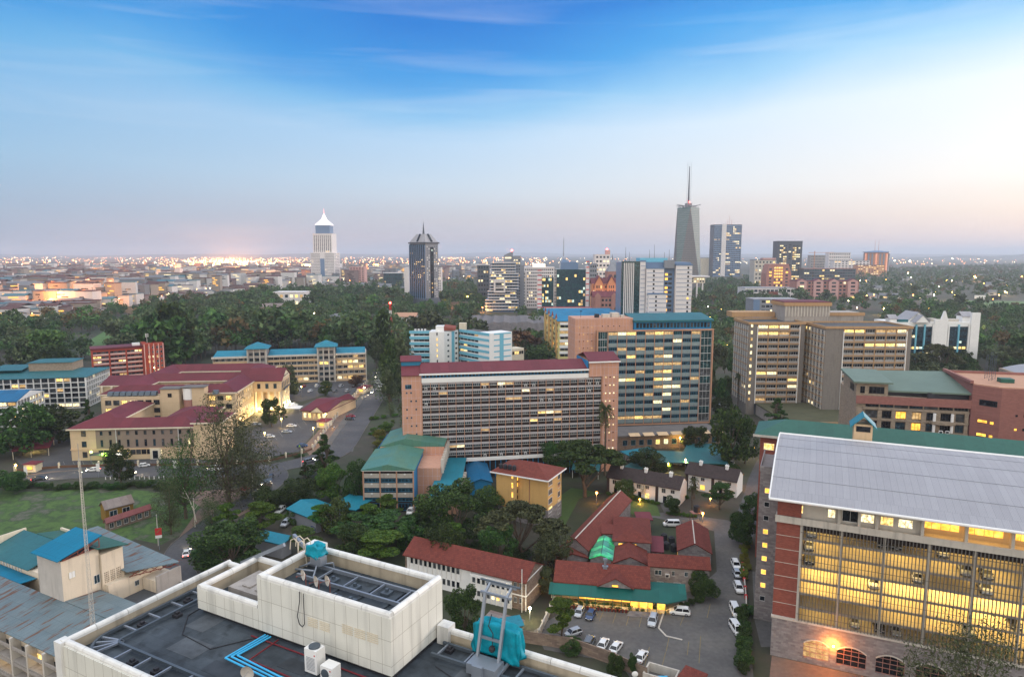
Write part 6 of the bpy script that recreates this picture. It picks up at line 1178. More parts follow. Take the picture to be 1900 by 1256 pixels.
for i,(px,py,r,m_) in enumerate(((432,487,11,'dot_o2'),(447,488,9,'dot_o2'),(412,490,8,'dot_o2'),(456,489,10,'dot_o2'),(145,499,7,'dot_o2'),(1688,488,10,'dot_w2'),(1767,482,10,'dot_w2'),(1660,487,9,'dot_w2'),(70,516,4,'dot_o2'),(105,516,4,'dot_o2'),(486,528,4,'dot_o2'),(500,527,4,'dot_o2'),(536,523,4,'dot_w2'))):
 if m_ not in MATS:emis(m_,(1,.42,.14) if m_ =='dot_o2' else (1,.85,.6),14)
 x,y=at(px,py);z=16;mb=MB();mb.sphere((0,0,z),r*.55);o=empty('floodlight_mast',(x,y,0),0,'bright floodlight high on a distant mast near the %s horizon' % ('left' if px < 900 else 'right'),'floodlight','distant floodlights');mb.build('lamp',m_,o);mb=MB();mb.tube((0,0,0),(0,0,z),.5);mb.build('pole','steel_dark',o)
for px,py,e in ((430,490,3e6),(450,489,2.5e6),(405,493,2e6),(470,492,1.2e6),(500,528,2e5),(520,524,2e5),(70,572,4e4),(95,580,5e4),(110,565,4e4),(150,562,4e4),(200,555,5e4),(30,572,4e4),(300,545,6e4),(180,520,1.5e5),(330,505,3e5),(250,530,8e4),(420,515,3e5),(560,505,3e5),(700,505,2e5),(145,500,4e5),(30,500,4e5),(260,500,4e5),(360,522,1e5),(240,572,3e4),(170,574,3e4)):
 x,y=at(px,py);lamp_light(x,y,26,(1,.36,.10),e*1.6,4)
# ================================================================ near roof, white panelled building
def painted(name,col,mortar,pw,ph,rough=.45,stain=.4):return mat(name,col,rough,.05,.5,pat='grid',p=(pw,ph),col2=mortar,stain=stain)
m_pan=painted('panel_white',(.66,.65,.58),(.26,.23,.18),.93,1.62)
for n_ in m_pan.node_tree.nodes:
 if n_.type =='TEX_BRICK':n_.inputs['Mortar Size'].default_value=.014
m_bit=mat('bitumen',(.055,.068,.08),.75,.6,.45,pat='tile',p=(2.6,1.05),col2=(.045,.055,.065),stain=.8)
for n_ in m_bit.node_tree.nodes:
 if n_.type =='TEX_BRICK':n_.inputs['Mortar Size'].default_value=.012
mat('cap_white',(.66,.65,.61),.45,.12,.8,stain=.5);mat('plaster_old',(.40,.34,.25),.9,.2,.7,stain=.5)
FA=R(-27.6);FB=Bld('panelled_roof_building','near white panelled building with a dark bitumen roof, rails and raised plant room, bottom left','building',(-29.4,41.3),ang=FA);B=FB
ZD=54.1;ZP=55.0;XE=37;YE=13.2
mb=MB();mb.box(.1,XE,.1,YE-.1,0,ZD-.02);B.part('wall',mb,'panel_white');mb=MB();mb.box(.45,XE,.45,YE-.45,ZD-.01,ZD+.02);B.part('roof_deck',mb,'bitumen')
def cap(x0,y0,x1,y1,z,r=.21,seg=1.9):
 n=max(1,int(math.hypot(x1-x0,y1-y0)/seg));d=Vector((x1-x0,y1-y0,0));
 mb=MB();side=Vector((-d.y,d.x,0)).normalized()
 prof=[(-r,-.16),(-r,.02),(-r*.72,.13),(-r*.2,.18),(r*.3,.17),(r*.8,.10),(r,0),(r,-.16)]
 for i in range(n):
  a=Vector((x0,y0,z))+d*(i/n);b=Vector((x0,y0,z))+d*((i+1)/n)-d.normalized()*.03
  mb.loft([[a+side*u+Vector((0,0,v)) for u,v in prof],[b+side*u+Vector((0,0,v)) for u,v in prof]])
 B.part('parapet_cap',mb,'cap_white',smooth=False)
def para(x0,y0,x1,y1,z0,z1,t=.32,m='plaster_old'):
 mb=MB();d=Vector((x1-x0,y1-y0)).normalized();s=Vector((-d.y,d.x))*t/2
 mb.prism([(x0-s.x,y0-s.y),(x1-s.x,y1-s.y),(x1+s.x,y1+s.y),(x0+s.x,y0+s.y)],z0,z1-.1);B.part('parapet',mb,m)
para(.28,.3,.28,YE-.3,ZD,ZP);para(.28,.28,XE,.28,ZD,ZP);para(21.2,YE-.28,XE,YE-.28,ZD,ZP);para(.28,YE-.28,3.6,YE-.28,ZD,ZP)
mb=MB();mb.box(-.06,.09,0,YE,ZD-3.2,ZP-.12);mb.box(0,XE,-.06,.09,ZD-3.2,ZP-.12);mb.box(21,XE,YE-.09,YE+.06,ZD-3.2,ZP-.12);B.part('outer_panel',mb,'panel_white')
cap(.25,.0,.25,YE,ZP);cap(.55,.25,XE,.25,ZP);cap(21.4,YE-.25,XE,YE-.25,ZP);cap(.55,YE-.25,3.5,YE-.25,ZP)
mb=MB();mb.box(-.22,.5,-.22,.5,ZD-3.4,ZP+.1);B.part('corner_block',mb,'cap_white');mb=MB();mb.box(21.0,21.9,YE-.75,YE+.1,ZD-.2,ZP+.4);B.part('corner_block',mb,'cap_white')
# plant room: low part and high part
for nm,x0,x1,y0,y1,zt in (('plant_room',9.6,20.9,7.7,13.3,58.3),('tank_room',3.4,9.57,7.7,13.3,56.1)):
 zf=zt-1.0
 mb=MB();mb.box(x0+.25,x1-.1 if nm =='plant_room' else x1,y0+.25,y1-.1,ZD+.02,ZD+.34);B.part('plinth',mb,'dark')
 for a in ((x0,x1,y0,y0+.12),(x0,x0+.12,y0+.125,y1),(x1-.12,x1,y0+.125,y1),(x0+.125,x1-.125,y1-.12,y1)):mb=MB();mb.box(a[0],a[1],a[2],a[3],ZD+.35,zt-.14);B.part('panel_wall',mb,'panel_white')
 for a in ((x0+.13,x1-.13,y0+.13,y0+.4),(x0+.13,x0+.4,y0+.41,y1-.41),(x1-.4,x1-.13,y0+.41,y1-.41),(x0+.13,x1-.13,y1-.4,y1-.13)):mb=MB();mb.box(a[0],a[1],a[2],a[3],zf,zt-.15);B.part('parapet',mb,'plaster_old')
 mb=MB();mb.box(x0+.4,x1-.4,y0+.4,y1-.4,zf-.1,zf+.02);B.part('roof_deck',mb,'bitumen');mb=MB()
 cap(x0+.28,y0+.24,x1-.05,y0+.24,zt,.22);cap(x0+.24,y1-.0,x0+.24,y0-.02,zt,.22);cap(x1-.24,y0+.4,x1-.24,y1,zt,.22) if nm =='plant_room' else None;cap(x0+.5,y1-.24,x1-.3,y1-.24,zt,.22)
mb=MB();mb.box(4.6,9.3,9.4,12.3,55.12,55.62);mb.box(5.5,6.3,9.9,10.7,55.64,55.72);mb.box(6.9,7.8,9.8,10.6,55.64,55.72);mb.box(8.2,8.9,10.6,11.2,55.64,55.71);B.part('tank_slab',mb,'conc')
mb=MB();mb.box(9.3,10.6,12.6,13.5,58.32,58.62);B.part('corner_block',mb,'cap_white')
for x in (13.9,15.6,16.6,17.7):mb=MB()
for x,z in ((14.6,56.3),(15.6,56.3),(17.5,56.6),(18.5,56.6),(19.5,56.6)):
 mb=MB()
 for k in range(5):mb.box(x-.42,x+.42,7.66,7.69,z+k*.13-.3,z+k*.13-.24)
 B.part('vent_louvre',mb,'cream')
# steel frame on the plant room
mb=MB();zf=57.32;mb.bar((10.2,11.9,zf+.28),(20.3,11.9,zf+.28),.14,.24);mb.bar((10.8,10.2,zf+.28),(20.3,10.2,zf+.28),.14,.24)
for x in (12.6,14.9,17.2,19.4):mb.bar((x,10.28,zf+.3),(x,11.82,zf+.3),.1,.14)
B.part('track_rail',mb,'steel')
for x in (12.2,14.3,16.4,18.6):mb=MB();mb.box(x,x+.28,8.2,12.6,zf-.28,zf+.02+.1);B.part('deck_curb',mb,'bitumen')
for x,y in ((13.4,11.0),(15.4,10.9),(15.2,9.2),(16.4,9.3),(11.3,9.0),(17.8,11.3)):mb=MB();mb.box(x-.32,x+.32,y-.32,y+.32,zf+.0,zf+.2);mb.box(x-.1,x+.1,y-.1,y+.1,zf+.2,zf+.42);B.part('pedestal',mb,'steel_dark')
# long maintenance tracks on the deck
def track(pts,w,name='track_rail',m='steel_dark',z=ZD+.30):
 mb=MB()
 for a,b in zip(pts[:-1],pts[1:]):mb.bar((a[0],a[1],z),(b[0],b[1],z),w,.20)
 B.part(name,mb,m)
def arc(cx,cy,r,a0,a1,n=7):return [(cx+r*math.cos(R(a0+(a1-a0)*i/n)),cy+r*math.sin(R(a0+(a1-a0)*i/n))) for i in range(n+1)]
track([(.75,12.6)]+arc(2.7,2.7,1.95,180,270)+[(XE,.75)],.17);track([(2.3,7.6),(2.3,2.7)]+arc(2.75,2.75,.45,180,270)[1:]+[(XE,2.3)],.17);track([(2.3,12.6),(2.3,7.6)],.17)
for y in (3.8,5.6,7.4,9.2,11):mb=MB();mb.bar((.8,y,ZD+.28),(2.25,y,ZD+.28),.12,.12);B.part('track_tie',mb,'steel')
for x in (4,6,8,10,12):mb=MB();mb.bar((x,.8,ZD+.28),(x,2.25,ZD+.28),.12,.12);B.part('track_tie',mb,'steel')
for a in (195,215,235,255):mb=MB();mb.bar((2.6,2.6,ZD+.28),(2.7+1.95*math.cos(R(a)),2.7+1.95*math.sin(R(a)),ZD+.28),.14,.13);B.part('track_tie',mb,'steel')
for x,y in ((1.5,8.3),(2.6,6.6),(1.6,4.6),(5.2,1.5),(7.4,1.6),(3.4,.9),(9.4,1.5),(24.2,11.8),(28.6,11.6),(22.3,12)):mb=MB();mb.box(x-.25,x+.25,y-.25,y+.25,ZD+.02,ZD+.24);mb.box(x-.12,x+.12,y-.12,y+.12,ZD+.24,ZD+.4);B.part('pedestal',mb,'dark')
for y in (10.9,12.3):track([(21.6,y),(XE,y)],.16)
for x in (22,24,27.6,29.6,31.6):mb=MB();mb.bar((x,10.95,ZD+.28),(x,12.25,ZD+.28),.12,.12);B.part('track_tie',mb,'steel')
mat('patch_a',(.075,.085,.095),.7,.4,.9,stain=.5);mat('patch_b',(.035,.042,.05),.6,.4,.9,stain=.5);mat('pipe_blue',(.06,.42,.72),.35,.05);mat('pipe_red',(.16,.02,.025),.5,.1);mat('tarp',(.006,.24,.32),.6,.5,2.2,stain=.3)
for k in range(3):mb=MB();o=k*.28;mb.path([(10.3+o*.9,7.6,ZD+.22),(10.1+o*.8,4.5+o,ZD+.22),(14.6,4.2+o*.9,ZD+.22),(16.5,4.2+o*.9,ZD+.22)],.06,8);B.part('water_pipe',mb,'pipe_blue')
mb=MB();mb.path([(11.5,7.6,ZD+.18),(11.6,5.1,ZD+.18),(18,4.9,ZD+.18)],.05,6);mb.path([(9.4,7.2,ZD+.12),(20,7.2,ZD+.12)],.05,6);B.part('pipe',mb,'pipe_red')
mb=MB();mb.path([(13.6,7.62,58.2),(13.65,7.55,57.6),(13.5,7.55,56.9),(13.4,7.55,56.5),(13.55,7.55,56.0),(13.8,7.55,55.85),(14.0,7.55,56.1),(14.0,7.55,58.2)],.03,5);B.part('cable',mb,'dark')
for k,(x,y,a,b) in enumerate(((5.5,3.6,2.6,1.7),(9.5,3.1,3.2,1.2),(4.2,6.0,1.8,2.4),(13.5,5.6,2.2,1.1),(24,9.4,3,1.6),(27.5,8.6,1.6,1.9),(18,3.0,2.8,1.5))):mb=MB();mb.box(x,x+a,y,y+b,ZD+.021,ZD+.034);B.part('membrane_patch',mb,('patch_a','patch_b')[k % 2])
for pts in (((3,9.5),(3.2,7),(5,5.2),(8.2,4.9),(9.9,7.4)),((15,3),(17,4.4),(19.8,4.1),(21,7)),((22.4,10.2),(24,9.7),(26,10.4),(29,9.9),(33,10.3))):mb=MB();mb.path([(x,y,ZD+.06) for x,y in pts],.035,5);B.part('cable',mb,'dark')
B.done()
def fbw(x,y):return FB.world(x,y)
def fbe(name,x,y,z,label,cat,rz=0,group=None):wx,wy=fbw(x,y);return empty(name,(wx,wy,z),FA+rz,label,cat,group)
def dish(x,y,z,h,r,label,rz=-2.0):
 r0=fbe('satellite_dish',x,y,z,label,'satellite dish',rz,'roof satellite dishes');mb=MB();rings=[]
 for k in range(6):rr=r*k/5+.01;rings.append([(.2+(rr*rr)/(r*2.6)*1.0-.15,rr*math.cos(2*math.pi*i/18),h+rr*math.sin(2*math.pi*i/18)) for i in range(18)])
 mb.loft(rings,cap=False);mb.build('reflector','conc_light',r0);mb=MB();mb.tube((0,0,0),(0,0,h),.03);mb.tube((.05,0,h),(.62,0,h),.012);mb.sphere((.62,0,h),.05);mb.build('pole','brick_red' if z > 57 else 'steel',r0)
dish(12.6,9.2,57.33,1.15,.36,'leftmost of three satellite dishes on the plant room roof');dish(13.95,9.0,57.33,1.1,.36,'middle one of three satellite dishes on the plant room roof');dish(14.6,9.35,57.33,1.15,.36,'rightmost of three satellite dishes on the plant room roof');dish(13.3,3.6,ZD+.02,.8,.42,'satellite dish low on the bitumen deck beside the blue pipes',-1.2)
def acu(x,y,w_,h,label,fans=1):
 r0=fbe('air_conditioner',x,y,ZD+.1,label,'air conditioner',0,'roof air conditioners');mb=MB();mb.box(-w_/2,w_/2,-.38,.38,0,h);mb.build('casing','white',r0)
 if h > 1.2:mb=MB();mb.tube((0,0,h),(0,0,h+.1),.36,n=18);[mb.box(-w_/2+.03,-w_/2-.015,-.33+k*.06,-.30+k*.06,.15,h-.2) for k in range(11)];mb.build('fan_grille','steel_dark',r0);mb=MB();[mb.box(-.34,.34,-.4,-.385,.2+k*.09,.23+k*.09) for k in range(10)];mb.build('louvre','grey',r0)
 else:mb=MB();mb.tube((-.1,-.38,h/2),(-.1,-.42,h/2),.3,n=18);mb.build('fan_grille','steel_dark',r0)
 mb=MB();mb.tube((w_*.33,-.385,h*.8),(w_*.33,-.40,h*.8),.05,n=10);mb.build('badge','redtrim',r0)
acu(16.0,6.35,1.0,1.55,'tall white outdoor unit with a top fan against the plant room wall');acu(17.4,6.2,.95,.9,'small white outdoor unit right of the tall one at the bottom edge')
# ladder over the parapet
r0=fbe('roof_ladder',8.3,12.0,55.2,'cream steel ladder with hooped handrails over the parapet of the plant room','ladder',R(-90))
for s in (-.28,.28):
 mb=MB();mb.path([(s,1.1,.2),(s,1.1,3.9),(s,.75,4.1),(s,.4,3.9),(s,.3,3.2)],.035,6);mb.build('handrail','cream',r0);mb=MB();mb.path([(s,1.9,2.2),(s,1.8,3.9),(s,1.5,4.1),(s,1.2,3.9),(s,1.1,3.1)],.035,6);mb.build('handrail','cream',r0)
for k in range(9):mb=MB();mb.tube((-.28,1.1,.4+k*.34),(.28,1.1,.4+k*.34),.022);mb.build('rung','cream',r0)
mb=MB();mb.box(-.3,.3,1.1,1.9,3.05,3.1);mb.build('platform','brick_red',r0)
# cradle arm machine with a blue tarpaulin on the plant room
def crumple(bm_pts_fn,name,root,m,nu=26,nv=16,seed=1):
 rn=random.Random(seed);mb=MB();rows=[[bm_pts_fn(i/nu,j/nv,rn) for i in range(nu)] for j in range(nv+1)]
 mb.loft(rows,cap=True);o=mb.build(name,m,root,smooth=True);return o
def tarpfn(rx,ry,h,jag):
 def f(u,v,rn):
  a=2*math.pi*u;q=(1-v*.0);k=1.06-.1*v if v < .86 else max(.05,.97*math.cos((v-.86)/.14*math.pi/2)**.8);w_=1+jag*math.sin(a*9+v*7+2*math.sin(v*5))*(1.2-v)+jag*.8*math.sin(a*17+4*v)+jag*.5*math.sin(a*29-6*v)
  return (rx*k*w_*math.copysign(abs(math.cos(a))**.42,math.cos(a)),ry*k*w_*math.copysign(abs(math.sin(a))**.42,math.sin(a)),h*min(1,v*1.12)+rn.uniform(-.03,.03)+(.16*math.sin(a*3+1)*(1-v))-.12*math.cos(a*2)*(v > .8))
 return f
r0=fbe('roof_crane',11.4,11.6,57.4,'roof cradle machine with long grey arms and a small turquoise tarpaulin on the plant room','cleaning cradle machine',0)
mb=MB();mb.box(-.45,.55,-.3,.35,.55,1.15);mb.build('motor_box','steel',r0);o=crumple(tarpfn(.62,.5,.75,.10),'tarpaulin',r0,'tarp');o.location=(-.3,.2,1.05)
mb=MB();mb.path([(.4,-.9,0),(.1,-.2,.55),(.9,.6,.55),(1.0,.6,0)],.06,6);mb.path([(-1.4,-.4,.15),(-.2,-.1,.7)],.08,6);mb.path([(-1.6,-.8,.15),(.2,-.6,.3)],.08,6);mb.build('frame','steel',r0)
mb=MB();mb.bar((-.4,.1,.95),(-3.9,1.6,1.25),.22,.3);mb.build('jib_arm','steel',r0);mb=MB();mb.bar((-4.2,.9,.75),(-9.6,1.4,-2.1),.18,.28);mb.build('jib_arm','steel',r0)
# big cradle machine on the right with hanging tarpaulin
r0=fbe('facade_cradle_machine',25.6,11.4,ZD+.3,'steel twin arm cradle machine draped with a large turquoise tarpaulin on the right roof edge','cleaning cradle machine',0)
for s in (-.75,.75):
 mb=MB();mb.bar((s,-.2,.3),(s*1.02,.9,4.3),.16,.2);mb.build('arm','steel',r0);mb=MB();mb.bar((s*1.02,.9,4.3),(s*1.02,1.6,4.65),.14,.16);mb.build('arm_tip','steel',r0)
for z,y in ((4.3,.9),(1.7,.25),(4.65,1.6)):mb=MB();mb.bar((-1.1 if z > 4 else -.75,y,z),(1.1 if z > 4 else .75,y,z),.14,.14);mb.build('cross_bar','steel',r0)
mb=MB();mb.tube((-1.5,1.6,4.75),(1.4,1.6,4.75),.07);mb.build('spreader','steel_dark',r0);o=crumple(tarpfn(1.6,.48,2.05,.06),'tarpaulin',r0,'tarp',60,22,4);o.location=(.15,.95,.35)
mb=MB();mb.box(-1.0,1.0,-1.1,.1,-.05,.6);mb.box(-.45,.25,-1.4,-1.12,0,.75);mb.build('carriage','steel',r0);mb=MB();mb.bar((.95,-1.3,-.1),(1.1,.9,.3),.14,.2);mb.build('strut','steel',r0);mb=MB();mb.path([(.1,.25,1.2),(.15,.25,2.1),(-.2,.3,2.5),(0,.35,3.3)],.03);mb.sphere((.1,.2,1.1),.22);mb.build('winch','dark',r0)
# ================================================================ old cream building at lower left
m_rust=mat('rusty_tin',(.13,.175,.19),.6,.2,.25,pat='corrx',p=(.95,2.6),col2=(.15,.19,.20));t_=m_rust.node_tree;bs_=t_.nodes['Principled BSDF'];lk=bs_.inputs['Base Color'].links[0].from_socket
tcr=t_.nodes.new('ShaderNodeTexCoord');mpr=t_.nodes.new('ShaderNodeMapping');mpr.inputs['Scale'].default_value=(1.6,.22,1);t_.links.new(tcr.outputs['Object'],mpr.inputs[0]);nr_=t_.nodes.new('ShaderNodeTexNoise');nr_.inputs['Scale'].default_value=.9;nr_.inputs['Detail'].default_value=5;t_.links.new(mpr.outputs[0],nr_.inputs[0])
t_.links.new(mixc(t_,math_('MULTIPLY',math_('SUBTRACT',nr_.outputs[0],.56,nt=t_),14,nt=t_,clamp=True),lk,(.13,.065,.04,1)),bs_.inputs['Base Color'])
mat('cream_wall',(.66,.56,.43),.8,.06,stain=.3);mat('grey_wall',(.45,.42,.38),.85,.1,.6,stain=.5);mat('roof_bluetile',(.008,.17,.28),.55,.1,.3,pat='corrx',p=(1,3),col2=(.008,.15,.25))
B=Bld('old_cream_building','old cream walled building with rusty tin roofs and raised stair tower, lower left','building',(-74.9,104),ang=FA)
mb=MB();mb.box(-60,9,.6,9,0,14.6);mb.box(-13,9,9.02,15,0,14.8);B.part('wall',mb,'cream_wall')
def hroof(x0,x1,y0,y1,z0,z1,m='rusty_tin',t=.14):mb=MB();mb.hexa([(x0,y0,z0),(x1,y0,z0),(x1,y1,z1),(x0,y1,z1),(x0,y0,z0+t),(x1,y0,z0+t),(x1,y1,z1+t),(x0,y1,z1+t)]);B.part('roof',mb,m)
hroof(-60,9.6,-.5,9.0,14.9,16.2);hroof(-13.2,9.6,9.05,15.5,16.3,15.6);hroof(-60,-28,9.05,12,16.25,16.0,'roof_bluetile')
mb=MB();mb.box(-21,-13.4,9,15.9,0,24);B.part('stair_tower',mb,'cream_wall');mb=MB();mb.box(-21.04,-13.36,8.94,8.99,16,23.9);B.part('tower_face',mb,'grey_wall');mb=MB();mb.box(-20,-12.9,16,20.3,0,22.6);B.part('stair_tower',mb,'cream_wall')
mb=MB();mb.hexa([(-21.6,8.2,24.3),(-13.0,8.2,24.3),(-13.0,16.6,26.2),(-21.6,16.6,26.2),(-21.6,8.2,24.45),(-13.0,8.2,24.45),(-13.0,16.6,26.35),(-21.6,16.6,26.35)]);B.part('roof',mb,'roof_bluetile');hroof(-20.6,-12.0,15,21,24.2,22.9,'roof_green')
mb=MB()
for y0,y1,z0,z1 in ((9.2,16,24.1,24.2),(9.2,16,24.2,25.9),(16,16,24,26.0),(12,16,24.1,25.8),(12,12,24,25.2),(14,14,24,25.6)):mb.bar((-13.2,y0,z0),(-13.2,y1+.01,z1),.12,.12)
B.part('roof_truss',mb,'brick_red');mb=MB();mb.box(-20.9,-13.5,9.2,15.8,24.02,24.2);B.part('loft',mb,'dark')
mb=MB();mb.box(-34,-11.6,16.2,27.5,0,16.6);mb.box(-45,-23,12.2,24,0,17.2);B.part('wall',mb,'cream_wall');mb=MB();mb.hexa([(-36,20,19.4),(-11.0,19.6,17.9),(-6.4,27.8,17.6),(-34,28,19.8),(-36,20,19.55),(-11.0,19.6,18.05),(-6.4,27.8,17.75),(-34,28,19.95)]);B.part('roof',mb,'rusty_tin')
mb=MB()
for k in range(5):y=20.2+k*1.6;mb.bar((-11.2+k*.8,y,16.6),(-10.2+k*.8,y+1.6,17.8),.12,.12);mb.bar((-11.2+k*.8,y,17.7),(-10.4+k*.8,y+1.5,16.7),.1,.1)
mb.bar((-11.3,20.2,16.7),(-7.6,27.6,16.9),.12,.12);B.part('roof_truss',mb,'brick_red')
mb=MB();mb.box(-11.5,-6.8,23,27.6,0,15.4);mb.box(-11.3,1.5,15.6,27.4,0,12.8);B.part('annex_wall',mb,'cream_wall');mb=MB();mb.box(-6.75,-6.4,22.6,28,13.0,16.8);B.part('coping',mb,'conc');mb=MB();mb.box(-6.4,2,27.45,27.9,12,13.7);B.part('coping',mb,'conc');mb=MB();mb.box(-1.5,2,17,17.6,12.96,13.8);B.part('coping',mb,'conc');mb=MB();mb.box(-11.2,1.4,15.7,27.3,12.81,12.95);B.part('flat_roof',mb,'roof_flat')
mb=MB();mb.box(-6.74,-6.66,23.6,24.6,12.9,15.2);B.part('door',mb,'blue_light')
hroof(-47,-30,11.5,19.5,17.4,19.6,'roof_teal');hroof(-42,-24,19.55,24.5,19.7,18.6,'roof_green');mb=MB();mb.box(-47.2,-46.8,11.3,20,17.6,20);mb.box(-42,-30,24.4,24.8,18.3,19.3);B.part('coping',mb,'cream');mb=MB()
for k in range(12):mb.box(-46+k*1.1,-45.8+k*1.1,12.0,12.18,14,17)
mb.box(-46.2,-33,12.02,12.16,16.9,17.15);mb.box(-46.2,-33,12.02,12.16,15.4,15.6);B.part('window_grille',mb,'frame_white')
B.win('R',10.8,-13.4,20.2,1.1,1.2,'white',2,'cream');B.win('R',15.2,-13.4,17.2,1.0,1.6,'g_blue',2,'frame_white');B.win('R',21.8,-11.5,14.2,.8,1.0,'g_blue',2,'frame_white')
for i in range(3):
 mb=MB();y0=16.4+i*1.2
 for k in range(9):
  for j in range(3):mb.box(-12.9,-12.82,y0+j*.32,y0+j*.32+.14,15.6+k*.38,15.8+k*.38)
 B.part('vent_blocks',mb,'stonewall')
# louvred front wall with lit rooms
for i in range(14):
 x=-56+i*4.9;mb=MB();mb.box(x,x+.45,-1.0,.58,6,14.9);B.part('fin',mb,'conc_light')
 for r in range(3):
  z=13.2-r*2.9;mb=MB();mb.box(x+.46,x+4.88,-.9,-.75,z-.3,z+.3);[mb.box(x+.6+k*.6,x+1.0+k*.6,-.93,-.91,z-.15,z+.15) for k in range(7)];B.part('vent_panel',mb,'conc')
  mb=MB();mb.box(x+.5,x+4.85,.55,.59,z-1.9,z-.4);B.part('window',mb,'l_warm' if (i*5+r*3) % 7 < 3 else 'g_dark');mb=MB();mb.box(x+.46,x+4.88,-.95,.58,z-2.4,z-2.2);B.part('floor_edge',mb,'conc')
B.done()
# lattice mast in front of it
x,y=at(172,1163,15.8);zt=zat(152,850,y);r0=empty('lattice_mast',(x,y,15.6),.3,'tall slim lattice radio mast rising from the rusty tin roof, lower left','mast','masts');H=zt-15.6
for a in range(3):
 mb=MB();c,s=math.cos(a*2.094),math.sin(a*2.094);mb.tube((.42*c,.42*s,0),(.16*c,.16*s,H),.035,n=5);mb.build('mast_leg','conc_light',r0)
mb=MB();n=34
for k in range(n):
 t0,t1=k/n,(k+1)/n;w0,w1=.42-.26*t0,.42-.26*t1
 for a in range(3):
  c0,s0,c1,s1=math.cos(a*2.094),math.sin(a*2.094),math.cos((a+1)*2.094),math.sin((a+1)*2.094);mb.tube((w0*c0,w0*s0,H*t0),(w1*c1,w1*s1,H*t1),.02,n=4);mb.tube((w0*c0,w0*s0,H*t0),(w0*c1,w0*s1,H*t0),.02,n=4)
mb.build('bracing','conc_light',r0);mb=MB();mb.tube((0,0,H),(0,0,H+2.5),.04);mb.build('aerial','steel',r0)
# red and white radio mast among the trees
x,y=at(726,655);zt=zat(723,564,y);r0=empty('radio_mast',(x,y,0),.4,'red and white striped lattice mast with a red beacon, in the trees behind the road','mast','masts')
for k in range(8):
 mb=MB();t0,t1=k/8,(k+1)/8
 for a in range(4):c,s=math.cos(a*math.pi/2),math.sin(a*math.pi/2);c1,s1=math.cos((a+1)*math.pi/2),math.sin((a+1)*math.pi/2);w0,w1=2.2-1.5*t0,2.2-1.5*t1;mb.tube((w0*c,w0*s,zt*t0),(w1*c,w1*s,zt*t1),.16,n=4);mb.tube((w0*c,w0*s,zt*t0),(w1*c1,w1*s1,zt*t1),.12,n=4)
 mb.build('mast_section','redtrim' if k % 2 else 'white',r0)
mb=MB();mb.sphere((0,0,zt+.8),.9);mb.build('beacon','lamp_red',r0)
# ================================================================ trees and plants
def leafmat(name,cols,v=.35):
 m,t,bs=newmat(name);n=t.nodes.new;l=t.links.new
 g=n('ShaderNodeNewGeometry');oi=n('ShaderNodeObjectInfo');tcn=n('ShaderNodeTexCoord')
 nn=n('ShaderNodeTexNoise');nn.inputs['Scale'].default_value=.45;nn.inputs['Detail'].default_value=2;l(tcn.outputs['Object'],nn.inputs[0])
 f=math_('ADD',math_('MULTIPLY',g.outputs['Random Per Island'],.45,nt=t),math_('MULTIPLY',nn.outputs[0],.55,nt=t),nt=t)
 c=ramp(t,f,[(.2+.6*i/(len(cols)-1),tuple(q)+(1,)) for i,q in enumerate(cols)])
 hs=n('ShaderNodeHueSaturation');l(c,hs.inputs['Color']);l(math_('ADD',math_('MULTIPLY',oi.outputs['Random'],.06,nt=t),.47,nt=t),hs.inputs['Hue']);l(math_('ADD',math_('MULTIPLY',oi.outputs['Random'],v*2,nt=t),1-v,nt=t),hs.inputs['Value'])
 l(hs.outputs[0],bs.inputs['Base Color']);bs.inputs['Roughness'].default_value=.75;bs.inputs['Specular IOR Level'].default_value=.2
 return m
leafmat('leaf_dark',[(.010,.024,.008),(.030,.060,.014),(.075,.125,.024)]);leafmat('leaf_bright',[(.02,.05,.010),(.05,.11,.014),(.11,.17,.022)],.15);leafmat('leaf_olive',[(.024,.032,.014),(.058,.068,.028),(.11,.12,.05)],.2)
leafmat('leaf_euc',[(.026,.04,.018),(.062,.082,.034),(.125,.15,.065)]);leafmat('leaf_brown',[(.05,.03,.015),(.10,.055,.025),(.15,.09,.04)],.2);leafmat('leaf_yellow',[(.05,.07,.01),(.12,.13,.015),(.22,.20,.03)],.1)
leafmat('leaf_mid',[(.025,.055,.014),(.06,.11,.025),(.11,.165,.04)]);leafmat('leaf_far',[(.022,.04,.015),(.056,.082,.028),(.11,.135,.05)]);leafmat('leaf_palm',[(.03,.045,.015),(.07,.085,.03),(.13,.13,.05)],.15)
NP=np.random.default_rng(5)
def leaves(C,size,name,mats,parent=None,aspect=1.0,up=.3,kind=None,mi=None):
 """one quad per centre, random tilt"""
 n=len(C);d=NP.normal(size=(n,3));d[:,2] +=up;d /=np.linalg.norm(d,axis=1)[:,None]
 r=NP.normal(size=(n,3));a=np.cross(d,r);a /=np.linalg.norm(a,axis=1)[:,None];b=np.cross(d,a);s=(size*NP.uniform(.6,1.3,n))[:,None] if np.isscalar(size) else (size*NP.uniform(.6,1.3,n))[:,None]
 V=np.empty((n,4,3));V[:,0]=C-a*s;V[:,1]=C-b*s*.6*aspect;V[:,2]=C+a*s;V[:,3]=C+b*s*.6*aspect
 me=bpy.data.meshes.new(name);me.vertices.add(n*4);me.vertices.foreach_set('co',V.reshape(-1).astype(np.float32));me.loops.add(n*4);me.loops.foreach_set('vertex_index',np.arange(n*4,dtype=np.int32))
 me.polygons.add(n);me.polygons.foreach_set('loop_start',np.arange(0,n*4,4,dtype=np.int32))
 for q in (mats if isinstance(mats,list) else [mats]):me.materials.append(MATS[q])
 if mi is not None:me.polygons.foreach_set('material_index',mi.astype(np.int32))
 me.update(calc_edges=True);o=bpy.data.objects.new(name,me);COL.objects.link(o)
 if parent:o.parent=parent
 if kind:o['kind']=kind
 return o
